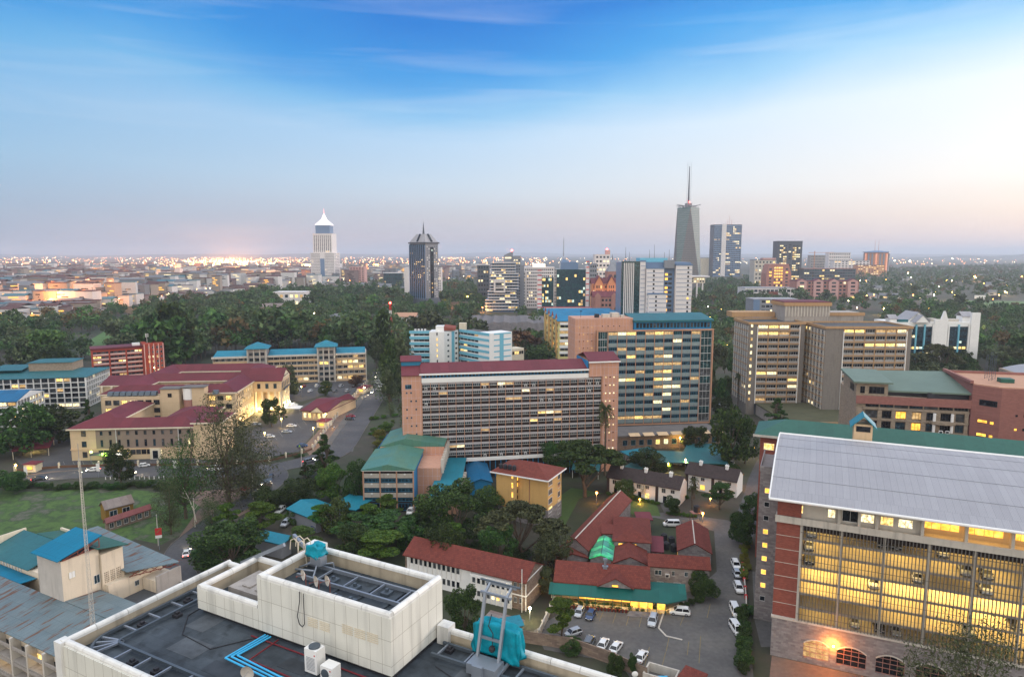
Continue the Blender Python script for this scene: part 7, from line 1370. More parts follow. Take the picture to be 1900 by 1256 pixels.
def blob(c,r,n,flat=1.0,shell=.55):
 d=NP.normal(size=(n,3));d /=np.linalg.norm(d,axis=1)[:,None];rr=r*(shell+(1-shell)*NP.random(n)**.5)
 P=d*rr[:,None];P[:,2] *=flat;return P+np.array(c)
def clumps(kind,H,Rr,rn):
 """centres and radii of leaf clumps for a crown of height H, radius Rr"""
 out=[]
 if kind =='broad':
  for i in range(44):
   a=rn.uniform(0,6.28);q=rn.random()**.4;z=H*(.20+.70*rn.random());k=math.sqrt(max(.05,1-((z/H-.52)/.5)**2));out.append(((Rr*.84*q*k*math.cos(a),Rr*.84*q*k*math.sin(a),z),Rr*rn.uniform(.15,.32),.8))
 elif kind =='flat':
  for i in range(30):
   a=rn.uniform(0,6.28);q=rn.random()**.5;z=H*(.93-.30*q*q-.16*rn.random());out.append(((Rr*.9*q*math.cos(a),Rr*.9*q*math.sin(a),z),Rr*rn.uniform(.15,.26),.45))
 elif kind =='layer':
  for i in range(26):
   a=rn.uniform(0,6.28);l=rn.randrange(4);q=rn.uniform(.2,1)*(1-.17*l);z=H*(.45+.15*l);out.append(((Rr*.85*q*math.cos(a),Rr*.85*q*math.sin(a),z),Rr*rn.uniform(.18,.3),.28))
 elif kind =='tall':
  for i in range(26):
   a=rn.uniform(0,6.28);z=H*rn.uniform(.38,.97);q=rn.uniform(.1,1)*(1.15-abs(z/H-.62)*1.6);out.append(((Rr*.7*q*math.cos(a),Rr*.7*q*math.sin(a),z),Rr*rn.uniform(.18,.34),1.1))
 elif kind =='feather':
  for i in range(34):
   a=rn.uniform(0,6.28);z=H*rn.uniform(.22,.95);q=rn.uniform(.2,1)*(1.2-abs(z/H-.5)*1.5);out.append(((Rr*.8*q*math.cos(a),Rr*.8*q*math.sin(a),z),Rr*rn.uniform(.16,.34),1.25))
 elif kind =='cone':
  for i in range(44):
   t=rn.random()**.8;a=rn.uniform(0,6.28);z=H*(.08+.88*t);q=(1-t)*rn.uniform(.5,1);out.append(((Rr*q*math.cos(a),Rr*q*math.sin(a),z),Rr*rn.uniform(.12,.26)*(1.1-t*.6),.6))
 elif kind =='bush':
  for i in range(16):
   a=rn.uniform(0,6.28);q=rn.random()**.5;z=H*rn.uniform(.15,.78)*(1-.3*q);out.append(((Rr*.72*q*math.cos(a),Rr*.72*q*math.sin(a),z),Rr*rn.uniform(.25,.42),.8))
 return out
def make_tree(kind,H,Rr,seed,leafm,n,ls,hide=False):
 rn=random.Random(seed);root=bpy.data.objects.new('tree',None);COL.objects.link(root);cl=clumps(kind,H,Rr,rn)
 tot=sum(r*r for _,r,_ in cl);P=[blob(c,r,max(8,int(n*r*r/tot)),f,.35 if kind =='feather' else .55) for c,r,f in cl]
 if kind =='feather':P=[p+np.array([0,0,-1])*(NP.random((len(p),1))**2*Rr*.35) for p in P]
 leaves(np.vstack(P),ls,'crown',leafm,root,aspect=.5 if kind =='feather' else 1)
 if kind !='bush':
  mb=MB();r0=.028*H if kind !='tall' else .016*H;th={'broad':.45,'flat':.55,'layer':.6,'tall':.75,'feather':.6,'cone':.9}[kind]*H;p=[Vector((0,0,0))]
  for k in range(4):p.append(Vector((rn.uniform(-.03,.03)*H*(k > 0),rn.uniform(-.03,.03)*H*(k > 0),th*(k+1)/4)))
  for k in range(4):mb.tube(p[k],p[k+1],r0*(1-.18*k),r0*(1-.18*(k+1)),n=7)
  for c,r,f in cl[::2]:
   c=Vector(c);s=p[min(4,max(1,int(c.z/H*3.2)))];m_=s.lerp(c,.5)+Vector((rn.uniform(-.05,.05)*H,rn.uniform(-.05,.05)*H,-.02*H));mb.tube(s,m_,r0*.40,r0*.26,n=5);mb.tube(m_,c,r0*.26,r0*.09,n=4)
  mb.build('trunk','bark',root)
 return freeze(root)
def make_palm(H,seed):
 rn=random.Random(seed);root=bpy.data.objects.new('palm',None);COL.objects.link(root);mb=MB();p=[Vector((math.sin(k*.5)*.25,0,H*k/6)) for k in range(7)]
 for a,b in zip(p[:-1],p[1:]):mb.tube(a,b,.28,.24,n=8)
 mb.build('trunk','bark',root);mb=MB();C=[]
 for i in range(34):
  a=rn.uniform(0,6.28);e=rn.uniform(-.9,1.2);Lf=rn.uniform(1.7,2.4);d=Vector((math.cos(a)*math.cos(e),math.sin(a)*math.cos(e),math.sin(e)))
  for k in range(10):t=k/9;q=p[-1]+d*Lf*t+Vector((0,0,-.9*t*t));C +=[tuple(q+Vector((rn.uniform(-.2,.2),rn.uniform(-.2,.2),rn.uniform(-.15,.15)))*t) for _ in range(5)]
 leaves(np.array(C),.28,'crown','leaf_palm',root,aspect=.35)
 d=[(p[-1].x+rn.uniform(-.35,.35),rn.uniform(-.35,.35),H-rn.uniform(.3,2.4)) for _ in range(160)];leaves(np.array(d),.25,'dead_fronds','leaf_brown',root,aspect=.3);return freeze(root)
PT={}
def proto(key):
 """prototype trees are unit sized: height 10, radius 5"""
 if key in PT:return PT[key]
 k,lm,q,s=key;n,ls={'hi':(11000,.19),'mid':(3600,.34),'lo':(1100,.62)}[q]
 if k =='feather':n,ls=int(n*.62),ls*.85
 if k =='cone':ls *=.8
 PT[key]=[make_palm(9,s) if k =='palm' else make_tree(k,10,{'cone':3,'tall':3.6}.get(k,5),s*13+len(k),lm,n,ls),False];return PT[key]
def put(key,x,y,H,Wd,label,group=None,name='tree',cat='tree',rnd=random):
 pr_=proto(key);base=9 if key[0] =='palm' else 10;bw={'cone':6,'tall':7.2,'palm':5}.get(key[0],10);s=(Wd/bw,Wd/bw,H/base);a=rnd.uniform(0,6.28)
 if not pr_[1]:pr_[1]=True;o=pr_[0];o.location=(x,y,0);o.rotation_euler=(0,0,a);o.scale=s;tag(o,label,cat,group)
 else:o=copy_thing(pr_[0],(x,y,0),a,label,group,s,cat)
 old=o.name;o.name=name
 if old in KIDS:KIDS[o.name]=KIDS.pop(old)
 return o
RT=random.Random(31)
# (kind, leaf, crown centre px, crown top py, crown width px, ground py, label)
NT=[
 ('broad','leaf_dark',843,896,128,1008,'large dense dark green tree left of the yellow block, between it and the white classrooms'),
 ('flat','leaf_olive',968,930,140,1040,'wide flat topped greyish olive tree in front of the yellow block'),
 ('broad','leaf_olive',1025,985,70,1062,'mid green tree beside the tiled hall, at the end of the classroom roof'),
 ('flat','leaf_dark',1085,815,130,922,'huge spreading dark crowned tree in front of the right end of the long slab'),
 ('broad','leaf_dark',1030,812,55,880,'bushy dark tree touching the left of the huge spreading one'),
 ('broad','leaf_bright',620,862,64,928,'round leafy bright green tree left of the green roofed hall'),
 ('cone','leaf_dark',603,802,66,885,'ragged dark conifer above the round leafy tree by the road'),
 ('broad','leaf_dark',553,888,70,935,'low dark bushy tree inside the road bend'),
 ('cone','leaf_dark',567,855,28,890,'small dark conifer left of the ragged one'),
 ('broad','leaf_dark',662,850,48,935,'dark tree against the left wall of the green roofed hall'),
 ('flat','leaf_dark',700,948,130,1000,'low spreading tree in front of the green roofed hall'),
 ('bush','leaf_bright',765,965,44,1015,'round bright bush left of the large dense dark tree'),
 ('layer','leaf_bright',702,985,118,1045,'bright layered tree above the white parapet'),
 ('layer','leaf_bright',598,935,60,985,'small bright flat layered tree in the shaded car park'),
 ('bush','leaf_bright',545,932,32,968,'small round clipped tree by the long turquoise shed'),
 ('broad','leaf_dark',430,972,130,1060,'big dark tree above the far parapet corner, right of the curving road'),
 ('layer','leaf_bright',483,930,78,990,'bright green layered tree beside the long turquoise shed'),
 ('feather','leaf_dark',396,925,60,985,'soft feathery green tree left of the bright layered one'),
 ('feather','leaf_olive',425,742,150,938,'enormous wispy tree hiding the right part of the court wing'),
 ('feather','leaf_dark',345,800,100,962,'wide feathery dark tree in front of the court wing, left of the enormous one'),
 ('feather','leaf_olive',470,800,90,925,'thin wispy tree to the right of the enormous one at the court car park edge'),
 ('feather','leaf_euc',318,885,56,992,'slender leaning wispy tree beside the stone shack'),
 ('broad','leaf_dark',225,822,44,898,'narrow dark street tree by the glowing lime sign'),
 ('broad','leaf_dark',504,737,32,792,'neat oval tree before the lit court portico'),
 ('broad','leaf_olive',536,676,34,738,'taller airy tree just behind the court portico'),
 ('cone','leaf_dark',527,748,14,778,'tiny conifer beside the court portico steps'),
 ('broad','leaf_dark',604,706,24,734,'small dark tree in front of the teal roofed offices'),
 ('broad','leaf_brown',660,696,26,716,'reddish brown leafed tree at the top of the side road'),
 ('bush','leaf_dark',14,862,70,915,'big dark bush at the left edge of the road'),
 ('broad','leaf_dark',40,748,90,845,'dark tree mass left of the parking shelter'),
 ('broad','leaf_dark',110,752,80,822,'dark tree behind the parking shelter'),
 ('cone','leaf_dark',165,738,32,800,'pointed dark conifer at the corner of the white grid offices'),
 ('broad','leaf_dark',92,640,60,690,'flat dark tree behind the white grid offices'),
 ('broad','leaf_dark',1352,752,66,866,'tall dark green tree between the blue glass slab and the twin slabs'),
 ('broad','leaf_dark',1382,770,42,860,'lower dark tree right of the tall one beside the driveway'),
 ('cone','leaf_dark',1440,736,56,800,'spreading dark conifer in front of the twin slabs podium'),
 ('broad','leaf_dark',1290,790,46,838,'round dark tree in front of the blue glass slab'),
 ('bush','leaf_dark',1236,795,20,820,'small dark bush at the foot of the blue glass slab'),
 ('broad','leaf_dark',1205,832,64,880,'dark tree between the carports and the left town house'),
 ('bush','leaf_dark',1245,912,38,952,'small round tree on the lawn in front of the town houses'),
 ('layer','leaf_dark',1335,896,58,945,'dark spreading garden tree below the right town house'),
 ('feather','leaf_bright',1194,888,14,925,'slim garden tree against the middle of the left town house'),
 ('palm','leaf_palm',757,756,36,868,'shaggy fan palm in front of the left pink end wall'),
 ('palm','leaf_palm',1122,760,30,882,'shaggy fan palm in front of the right pink tower'),
 ('palm','leaf_palm',1368,698,14,760,'fan palm at the corner of the left twin slab'),
 ('palm','leaf_palm',1288,890,20,925,'small palm between the two town houses'),
 ('palm','leaf_palm',1284,905,22,945,'bushy short palm on the lawn path'),
 ('bush','leaf_dark',1378,930,52,1012,'thick dark hedge tree left of the grey stair tower'),
 ('bush','leaf_yellow',1364,952,20,1000,'yellow flowering shrub beside the driveway'),
 ('bush','leaf_dark',1306,1045,54,1108,'dense dark bush at the end of the stone lodge'),
 ('layer','leaf_bright',1042,1112,72,1188,'open branched green tree at the corner of the restaurant car park'),
 ('broad','leaf_dark',862,1088,66,1190,'green tree just right of the white plant room'),
 ('bush','leaf_dark',1143,1195,30,1250,'small dark conifer like bush behind the lower parapet'),
 ('bush','leaf_dark',1172,1200,22,1252,'little bush right of the dark one behind the lower parapet'),
 ('bush','leaf_dark',1060,1172,44,1205,'dark shrub on the boundary wall by the parked white car'),
 ('feather','leaf_olive',1790,1150,210,1390,'big feathery tree in the bottom right corner before the car park bars'),
 ('broad','leaf_mid',905,900,60,960,'fresh green tree squeezed between the yellow block and the large dense dark tree'),
 ('broad','leaf_dark',790,925,50,985,'dark tree in front of the low flat sea green roof'),
 ('broad','leaf_dark',655,975,70,1040,'dark bushy tree between the shaded cars and the white parapet'),
 ('layer','leaf_mid',560,975,70,1030,'green layered tree above the small roof cradle'),
 ('broad','leaf_dark',500,905,60,948,'dark tree beside the junction, above the bright layered one'),
 ('broad','leaf_dark',925,975,70,1062,'dark leafy tree behind the middle of the classroom roof'),
 ('broad','leaf_dark',820,970,80,1062,'low dark tree behind the left part of the classroom roof'),
 ('broad','leaf_olive',1000,1050,50,1100,'small tree at the right gable end of the classrooms'),
 ('broad','leaf_mid',1160,890,36,925,'garden tree at the left end of the left town house'),
 ('broad','leaf_dark',1395,915,44,975,'dark tree in the gap left of the grey stair tower'),
 ('broad','leaf_olive',790,578,70,640,'olive green tree left of the rock face'),
 ('broad','leaf_euc',870,588,60,640,'greyish tree at the left foot of the rock face'),
 ('cone','leaf_dark',981,608,26,655,'dark pointed conifer right of the rock face'),
 ('flat','leaf_brown',965,612,70,665,'orange brown tree lit from below right of the blue and white offices'),
 ('broad','leaf_dark',1000,640,56,682,'dark tree left of the yellow block'),
 ('bush','leaf_bright',715,778,30,800,'bright garden bush between the side road and the pink wall'),
 ('bush','leaf_yellow',704,790,22,812,'yellow green hedge bush along the side road'),
 ('bush','leaf_yellow',700,812,20,828,'low yellow hedge at the side road corner'),
 ('bush','leaf_dark',712,826,36,842,'round clipped bush behind the green patched roof'),
 ('broad','leaf_dark',1515,575,50,612,'dark tree behind the core of the twin slabs'),
 ('broad','leaf_euc',1740,672,70,720,'pale leafed tree in front of the white gabled offices'),
 ('broad','leaf_euc',1700,682,60,720,'bushy pale tree at the left foot of the white gabled offices'),
]
for k,lm,px,ty,wpx,by,lb in NT:
 x,y=at(px,by);H=max(2,zat(px,ty,y));m=y/FOC
 q='hi' if y < 240 else 'mid' if y < 480 else 'lo'
 put((k,lm,q,len(lb) % 2),x,y,H,wpx*m*1.2,lb,None,'palm' if k =='palm' else 'bush' if k =='bush' else 'tree','palm' if k =='palm' else 'bush' if k =='bush' else 'tree',RT)
# shrubs along the road verge and hedges
def shrubs(pts,label,group,leaf,h,wd,name='shrub'):
 for px,py in pts:
  x,y=at(px,py);put(('bush',leaf,'mid' if y < 300 else 'lo',0),x,y,h*RT.uniform(.8,1.25),wd*RT.uniform(.8,1.25),label,group,name,'shrub',RT)
shrubs([(x,905+RT.uniform(-3,5)) for x in range(40,380,17) if x not in ()],'dark roadside shrub on the bank between road and green field','shrubs along the road bank','leaf_dark',2.6,5)
shrubs([(1130+i*9,918+i*1.8) for i in range(11)],'clipped light green hedge plant below the left town house','hedge below the town houses','leaf_bright',1.4,2.2);shrubs([(1240+i*7,955+i*.6) for i in range(8)],'clipped hedge plant beside the parked white jeep','hedge beside the white jeep','leaf_bright',1.4,2)
shrubs([(1376+RT.uniform(0,10),1140+i*9) for i in range(13)],'leafy hedge plant in the strip between driveway and car park block','hedge strip by the driveway','leaf_dark',3,3.6);shrubs([(1383+RT.uniform(-6,6),1010+i*9) for i in range(8)],'flowering hedge plant on the bank left of the grey stair tower','hedge bank by the driveway','leaf_yellow',2,3)
shrubs([(1032+i*11.5,1121+i*.9+RT.uniform(-2,2)) for i in range(17)]+[(1290-i*8,1118+i*3.4) for i in range(6)],'potted leafy plant along the restaurant verandah','verandah plants','leaf_dark',1.6,1.8);shrubs([(545+RT.uniform(-40,40),846+RT.uniform(-4,4)) for i in range(8)],'low shrub inside the court boundary wall','shrubs inside the court wall','leaf_dark',1.2,2.4)
shrubs([(1145+RT.uniform(-2,130),905+RT.uniform(-2,22)) for i in range(10)],'garden shrub on the lawn before the town houses','garden shrubs','leaf_dark',2,2.6);shrubs([(700+RT.uniform(-14,34),800+RT.uniform(-30,36)) for i in range(16)],'garden shrub between side road and pink end wall','shrubs beside the side road','leaf_bright',1.8,3.4)
shrubs([(1180+RT.uniform(0,190),872+RT.uniform(-8,8)) for i in range(14)],'dark shrub behind the town houses','shrubs behind the town houses','leaf_dark',3,5);shrubs([(840+RT.uniform(-60,160),1035+RT.uniform(-16,22)) for i in range(18)],'dark undergrowth bush behind the classroom roof','undergrowth behind the classrooms','leaf_dark',3.2,6)
shrubs([(560+RT.uniform(-60,110),930+RT.uniform(-26,8)) for i in range(14)],'dark bush under the trees by the turquoise shed','bushes by the turquoise shed','leaf_dark',3,5);shrubs([(420+RT.uniform(-60,60),1010+RT.uniform(-35,30)) for i in range(12)],'dark bush under the tree by the curving road','bushes by the curving road','leaf_dark',3.4,6)
# footprints of everything built, to keep trees off it
FP=[]
for o in list(COL.objects):
 if o.parent is None and o.type =='EMPTY' and o.children and not o.name.startswith(('tree','shrub','bush','palm','city','floodlight')):
  xs,ys=[],[]
  for c in o.children:
   if c.type =='MESH' and not c.name.startswith(('window','spandrel','mullion')):
    for v in c.bound_box:xs.append(v[0]+c.location.x);ys.append(v[1]+c.location.y)
  if xs:FP.append((o.location.x,o.location.y,o.rotation_euler.z,min(xs)-3,max(xs)+3,min(ys)-3,max(ys)+3))
def blocked(x,y):
 for ox,oy,a,x0,x1,y0,y1 in FP:
  dx,dy=x-ox,y-oy;u=dx*math.cos(a)+dy*math.sin(a);v=-dx*math.sin(a)+dy*math.cos(a)
  if x0 < u < x1 and y0 < v < y1:return True
 for v in RD1+RD2:
  if (v.x-x)**2+(v.y-y)**2 < 90:return True
 return False
FAIR=[[(128,655),(132,632),(205,603),(240,578),(275,572),(240,603),(222,625),(205,655),(160,668)],[(30,662),(55,640),(100,622),(116,640),(75,655)],[(1700,552),(1960,552),(1980,578),(1850,576),(1780,570)]]
REG=[
 ([(-250,616),(60,606),(150,598),(240,576),(330,566),(420,554),(500,548),(590,541),(750,540),(750,640),(690,655),(560,640),(400,655),(290,672),(210,660),(120,680),(-250,700)],10.5,(9,17),('broad','tall','broad','flat'),'wood on the left'),
 ([(300,655),(400,640),(690,640),(692,658),(560,652),(400,662),(300,690)],7.5,(20,27),('tall','tall','broad'),'wood on the left'),
 ([(690,650),(745,660),(742,760),(722,775),(698,740)],8,(14,24),('tall','tall','feather'),'roadside wood'),
 ([(760,535),(880,530),(900,560),(880,600),(760,600)],12,(9,15),('broad',),'trees by the faceted tower'),
 ([(750,596),(870,596),(860,640),(990,665),(760,668)],11,(8,14),('broad','flat'),'trees before the rock face'),
 ([(965,590),(1010,590),(1010,690),(960,690)],10,(8,14),('broad','cone'),'trees beside the yellow block'),
 ([(1285,525),(1440,520),(1480,560),(1400,600),(1285,605)],12,(9,15),('broad','tall'),'trees behind the twin slabs'),
 ([(1318,600),(1358,600),(1358,700),(1352,840),(1320,840)],10,(9,15),('broad','tall'),'trees between the slabs'),
 ([(1480,505),(1900,492),(1960,500),(1960,552),(1780,556),(1640,575),(1480,600)],13,(9,15),('broad','flat','broad'),'trees on the right plain'),
 ([(1640,575),(1780,572),(1960,582),(1960,700),(1800,710),(1680,720),(1640,690)],11,(9,15),('broad','flat'),'trees by the white gabled offices'),
 ([(-250,700),(0,690),(-10,800),(30,790),(110,800),(120,850),(20,860),(-250,890)],9,(8,13),('broad',),'trees left of the court'),
 ([(380,930),(480,905),(505,925),(470,990),(420,1060),(370,1040)],12,(6,11),('broad','layer'),'trees by the curving road'),
 ([(640,940),(770,960),(900,1010),(900,1060),(700,1060),(560,1020)],12,(6,10),('broad','layer'),'trees in the shaded car park'),
 ([(1120,505),(1280,505),(1280,600),(1100,600)],14,(8,13),('broad',),'trees around the white and blue tower'),
 ([(640,505),(1000,497),(1000,520),(640,535)],26,(8,13),('broad',),'trees in the town'),
]
LM={'broad':['leaf_dark','leaf_euc','leaf_olive','leaf_mid'],'tall':['leaf_euc','leaf_dark'],'flat':['leaf_dark','leaf_olive'],'cone':['leaf_dark'],'feather':['leaf_euc'],'layer':['leaf_bright']}
KN={'broad':'rounded','tall':'tall slender','flat':'flat topped','cone':'pointed','feather':'wispy','layer':'layered bright'}
spots=[]
for poly,sp_,hr,kinds,where in REG:
 P=[at(*p) for p in poly];x0,x1=min(p[0] for p in P),max(p[0] for p in P);y0,y1=min(p[1] for p in P),max(p[1] for p in P);cell={};tries=int((x1-x0)*(y1-y0)/sp_**2*2.2)
 tries=min(tries,26000)
 for _ in range(tries):
  x,y=RT.uniform(x0,x1),RT.uniform(y0,y1)
  if not inside((x,y),P):continue
  k=(int(x//sp_),int(y//sp_))
  if k in cell:continue
  pp=proj(x,y,0)
  if pp[0] < -260 or pp[0] > 1960 or any(inside(pp[:2],f) for f in FAIR) or blocked(x,y):continue
  cell[k]=1
  if math.sin(x*.031+1.3*math.sin(y*.017))*math.sin(y*.023+x*.009) > .72 and RT.random() < .85:continue
  H=RT.uniform(*hr);kd=RT.choice(kinds);H *=RT.choice((1.7,1.45,1.3)) if RT.random() < .16 else RT.choice((.55,.75,.9,1,1.1));spots.append((y,x,H,kd,RT.choice(LM[kd]),where,sp_))
spots.sort();cnt=0;rest=[]
for (y,x,H,kd,lm,where,sp_) in spots:
 if cnt < 300-0:put((kd,lm,'mid' if y < 430 else 'lo',cnt % 2),x,y,H,(H*.9 if kd not in ('tall','cone') else H*.5)*RT.uniform(.85,1.15),'%s tree with %s crown in the %s' % (KN[kd],{'leaf_dark':'dark green','leaf_mid':'fresh green','leaf_euc':'greyish green','leaf_olive':'olive','leaf_bright':'light green'}[lm],where),where,'tree','tree',RT);cnt +=1
 else:rest.append((y,x,H,kd,lm,where,sp_))
print('TREES',len(spots),len(rest))
CS,SZ,MI=[],[],[];tb=MB()
for (y,x,H,kd,lm,where,sp_) in rest:
 rr=H*(.42 if kd !='tall' else .28);far=min(1.0,700/y);ncl=7 if y < 1300 else 4;nl=int(22*far)+7;t=RT.choice((0,0,1,2,3,4,5,5,1,2)) if RT.random() < .75 else 5
 for c in range(ncl):
  a=RT.uniform(0,6.28);q=RT.random()**.5;z=H*RT.uniform(.4,.85);pts=blob((x+rr*.7*q*math.cos(a),y+rr*.7*q*math.sin(a),z),rr*RT.uniform(.4,.6),nl,.8,.6);CS.append(pts);SZ.append(np.full(len(pts),rr*(.17 if y < 900 else .24)));MI.append(np.full(len(pts),t))
 if y < 800:tb.tube((x,y,0),(x,y,H*.6),.3,.15,n=4)
o=leaves(np.vstack(CS),np.concatenate(SZ),'woodland',['leaf_dark','leaf_euc','leaf_olive','leaf_mid','leaf_brown','leaf_far'],kind='stuff',mi=np.concatenate(MI));tag(o,'distant woods and scattered trees that merge into one dark green mass','wood',kind='stuff')
tb.build('trunks','bark',o)
for k,(o,used) in PT.items():
 if not used:
  for c in list(o.children):bpy.data.objects.remove(c)
  bpy.data.objects.remove(o)
# ================================================================ vehicles
for n_,c_ in (('c_white',(.72,.72,.70)),('c_silver',(.42,.44,.46)),('c_blue',(.03,.06,.14)),('c_dark',(.03,.032,.035)),('c_red',(.30,.02,.03)),('c_grey',(.14,.15,.16))):mat(n_,c_,.22,.03,metal=.2 if n_ =='c_silver' else 0)
mat('tyre',(.015,.015,.016),.9,.1);mat('rim',(.4,.4,.42),.35,.1,metal=.6);mat('lens',(.65,.65,.6),.2,.05);mat('lens_red',(.35,.02,.02),.2,.05)
SHAPE={
 'sedan':(4.5,1.76,1.42,.88,(-1.75,-1.15,.55,1.25),.80),'suv':(4.6,1.85,1.72,1.02,(-2.15,-1.85,.60,1.25),.86),'van':(4.9,1.82,1.95,1.15,(-2.35,-2.2,1.1,1.85),.9),'hatch':(3.9,1.68,1.50,.90,(-1.85,-1.4,.55,1.2),.84)}
CARP={}
def car_proto(kind,col,lights):
 key=(kind,col,lights)
 if key in CARP:return CARP[key]
 Ln,Wd,Ht,bz,cs,rk=SHAPE[kind];root=bpy.data.objects.new('car',None);COL.objects.link(root);h=Wd/2;mb=MB()
 def sec(x,w_,z0,z1,n=.09):return [(x,-w_+n,z0),(x,w_-n,z0),(x,w_,z0+.18),(x,w_,z1-.22),(x,w_-.10,z1-.03),(x,w_*.5,z1),(x,-w_*.5,z1),(x,-w_+.10,z1-.03),(x,-w_,z1-.22),(x,-w_,z0+.18)]
 mb.loft([sec(-Ln/2,h*.84,.42,bz-.10),sec(-Ln/2+.12,h*.94,.28,bz),sec(-Ln/2+.6,h,.24,bz+.05),sec(cs[0]+.1,h,.22,bz+.06),sec(0,h,.22,bz+.04),sec(cs[3],h,.22,bz+.02),sec(Ln/2-.5,h*.97,.24,bz-.10),sec(Ln/2-.12,h*.90,.30,bz-.20),sec(Ln/2,h*.78,.42,bz-.30)])
 mb.build('body',col,root,smooth=False)
 g=MB();z0,z1=bz+.02,Ht-.06;b,t=h*.93,h*rk*.86
 g.loft([[(cs[0],-b,z0),(cs[3],-b,z0),(cs[3],b,z0),(cs[0],b,z0)],[(cs[1],-t,z1),(cs[2],-t,z1),(cs[2],t,z1),(cs[1],t,z1)]]);g.build('window','g_car',root)
 r_=MB();r_.loft([[(cs[1]-.02,-t-.02,z1-.02),(cs[2]+.05,-t-.02,z1-.02),(cs[2]+.05,t+.02,z1-.02),(cs[1]-.02,t+.02,z1-.02)],[(cs[1]+.12,-t+.08,Ht),(cs[2]-.12,-t+.08,Ht),(cs[2]-.12,t-.08,Ht),(cs[1]+.12,t-.08,Ht)]])
 for s in (-1,1):
  for (xa,xb) in ((cs[0],cs[1]),((cs[0]+cs[3])/2-.1,(cs[1]+cs[2])/2),(cs[3],cs[2])):r_.bar((xa,s*b,z0),(xb,s*t,z1),.09,.07)
 r_.build('roof',col,root)
 for x in (-Ln*.30,Ln*.31):
  for s in (-1,1):
   w_=MB();w_.tube((x,s*(h-.20),.33),(x,s*(h+.02),.33),.33,n=14);wo=w_.build('wheel','tyre',root);m2=MB();m2.tube((x,s*(h+.0),.33),(x,s*(h+.035),.33),.19,n=10);m2.build('rim','rim',wo)
 for s in (-1,1):
  m2=MB();m2.box(Ln/2-.16,Ln/2-.02,s*h*.62-.17,s*h*.62+.17,bz-.36,bz-.20);m2.build('headlight','lamp_head' if lights else 'lens',root);m2=MB();m2.box(-Ln/2-.01,-Ln/2+.08,s*h*.68-.12,s*h*.68+.12,bz-.28,bz-.10);m2.build('tail_light','lamp_tail' if lights else 'lens_red',root);m2=MB();m2.box(cs[3]-.25,cs[3]-.08,s*(h+.02)-.07,s*(h+.02)+.07,bz+.06,bz+.2);m2.build('mirror',col,root)
 if kind =='suv':m2=MB();[m2.bar((cs[1]+.2,s*t*.85,Ht+.05),(cs[2]-.3,s*t*.85,Ht+.05),.04) for s in (-1,1)];m2.build('roof_rail','grey',root)
 m2=MB();m2.box(Ln/2-.03,Ln/2+.02,-.26,.26,.45,.56);m2.build('number_plate','white',root)
 CARP[key]=[freeze(root),False];return CARP[key]
def car(px,py,hd,kind,col,label,group,lights=False,z=0,pos=None,cat='car'):
 pr_=car_proto(kind,col,lights);x,y=pos or at(px,py);z=z or .06
 if not pr_[1]:pr_[1]=True;o=pr_[0];o.location=(x,y,z);o.rotation_euler=(0,0,R(hd));tag(o,label,cat,group)
 else:o=copy_thing(pr_[0],(x,y,z),R(hd),label,group,None,cat)
 old=o.name;o.name='parked_car' if not lights else 'car'
 if old in KIDS:KIDS[o.name]=KIDS.pop(old)
 return o
G1='cars in the restaurant car park'
for a in ((1075,1140,250,'hatch','c_silver','silver hatchback nearest the restaurant corner, half behind the open branched tree'),(1096,1144,250,'sedan','c_blue','dark blue saloon facing down the car park beside the verandah plants'),(1211,1156,250,'suv','c_silver','silver estate car alone in the middle of the car park'),(1261,1139,168,'suv','c_white','white estate parked crosswise by the kerbed island'),
          (1093,1196,68,'suv','c_grey','dark car at the boundary wall, first of the lower row'),(1119,1199,66,'sedan','c_white','white saloon second in the lower row by the wall'),(1143,1205,60,'sedan','c_white','white saloon third in the lower row, behind a bush'),(1190,1222,60,'sedan','c_white','white saloon last in the lower row, near the blue drum'),
          (1365,1052,263,'suv','c_white','topmost white car of the line along the hedge'),(1367,1068,263,'hatch','c_silver','second car down the line along the hedge, silver'),(1370,1095,263,'suv','c_white','third car down the line along the hedge, a white pickup'),(1364,1138,265,'van','c_white','white van fourth in the line along the hedge'),(1366,1172,272,'van','c_white','lowest white van of the line along the hedge')):car(*a,G1)
car(1246,976,178,'van','c_white','white boxy off road car parked below the lawn',None);car(1064,1178,210,'hatch','c_silver','pale car hidden under the shrub at the car park corner',G1)
G2='cars in the court car park'
for a in ((541,792,4,'sedan','c_white','white saloon upper of the two side by side in the court car park'),(532,803,4,'sedan','c_silver','silver saloon below the white one in the court car park'),(475,789,8,'sedan','c_silver','silver saloon beside the lit court steps'),(500,812,6,'sedan','c_white','white saloon under the wispy tree in the court car park'),(561,829,12,'sedan','c_blue','dark blue saloon at the lower edge of the court car park'),(546,752,30,'hatch','c_silver','silver hatchback between the portico and the gatehouse'),
          (649,779,2,'sedan','c_dark','black saloon standing on the earth verge'),(651,774,2,'sedan','c_red','red saloon just behind the black one on the earth verge'),(268,866,30,'hatch','c_white','white hatchback below the glowing lime sign')):car(*a,G2)
rc=random.Random(12);cols=['c_white','c_silver','c_grey','c_white','c_red','c_dark']
for i in range(13):px=553+i*11.5;c=rc.choice(cols);car(px,727-(i % 2)*9,rc.choice((80,95)),rc.choice(('hatch','sedan','suv')),c,'%s car in the row before the teal roofed offices' % {'c_white':'white','c_silver':'silver','c_grey':'grey','c_red':'red','c_dark':'black'}[c],'cars before the teal roofed offices')
for i,(px,py) in enumerate(((706,706),(702,712),(709,718),(704,724))):car(px,py,200,'van','c_white','white van in the group by the roadside wood','white vans by the wood')
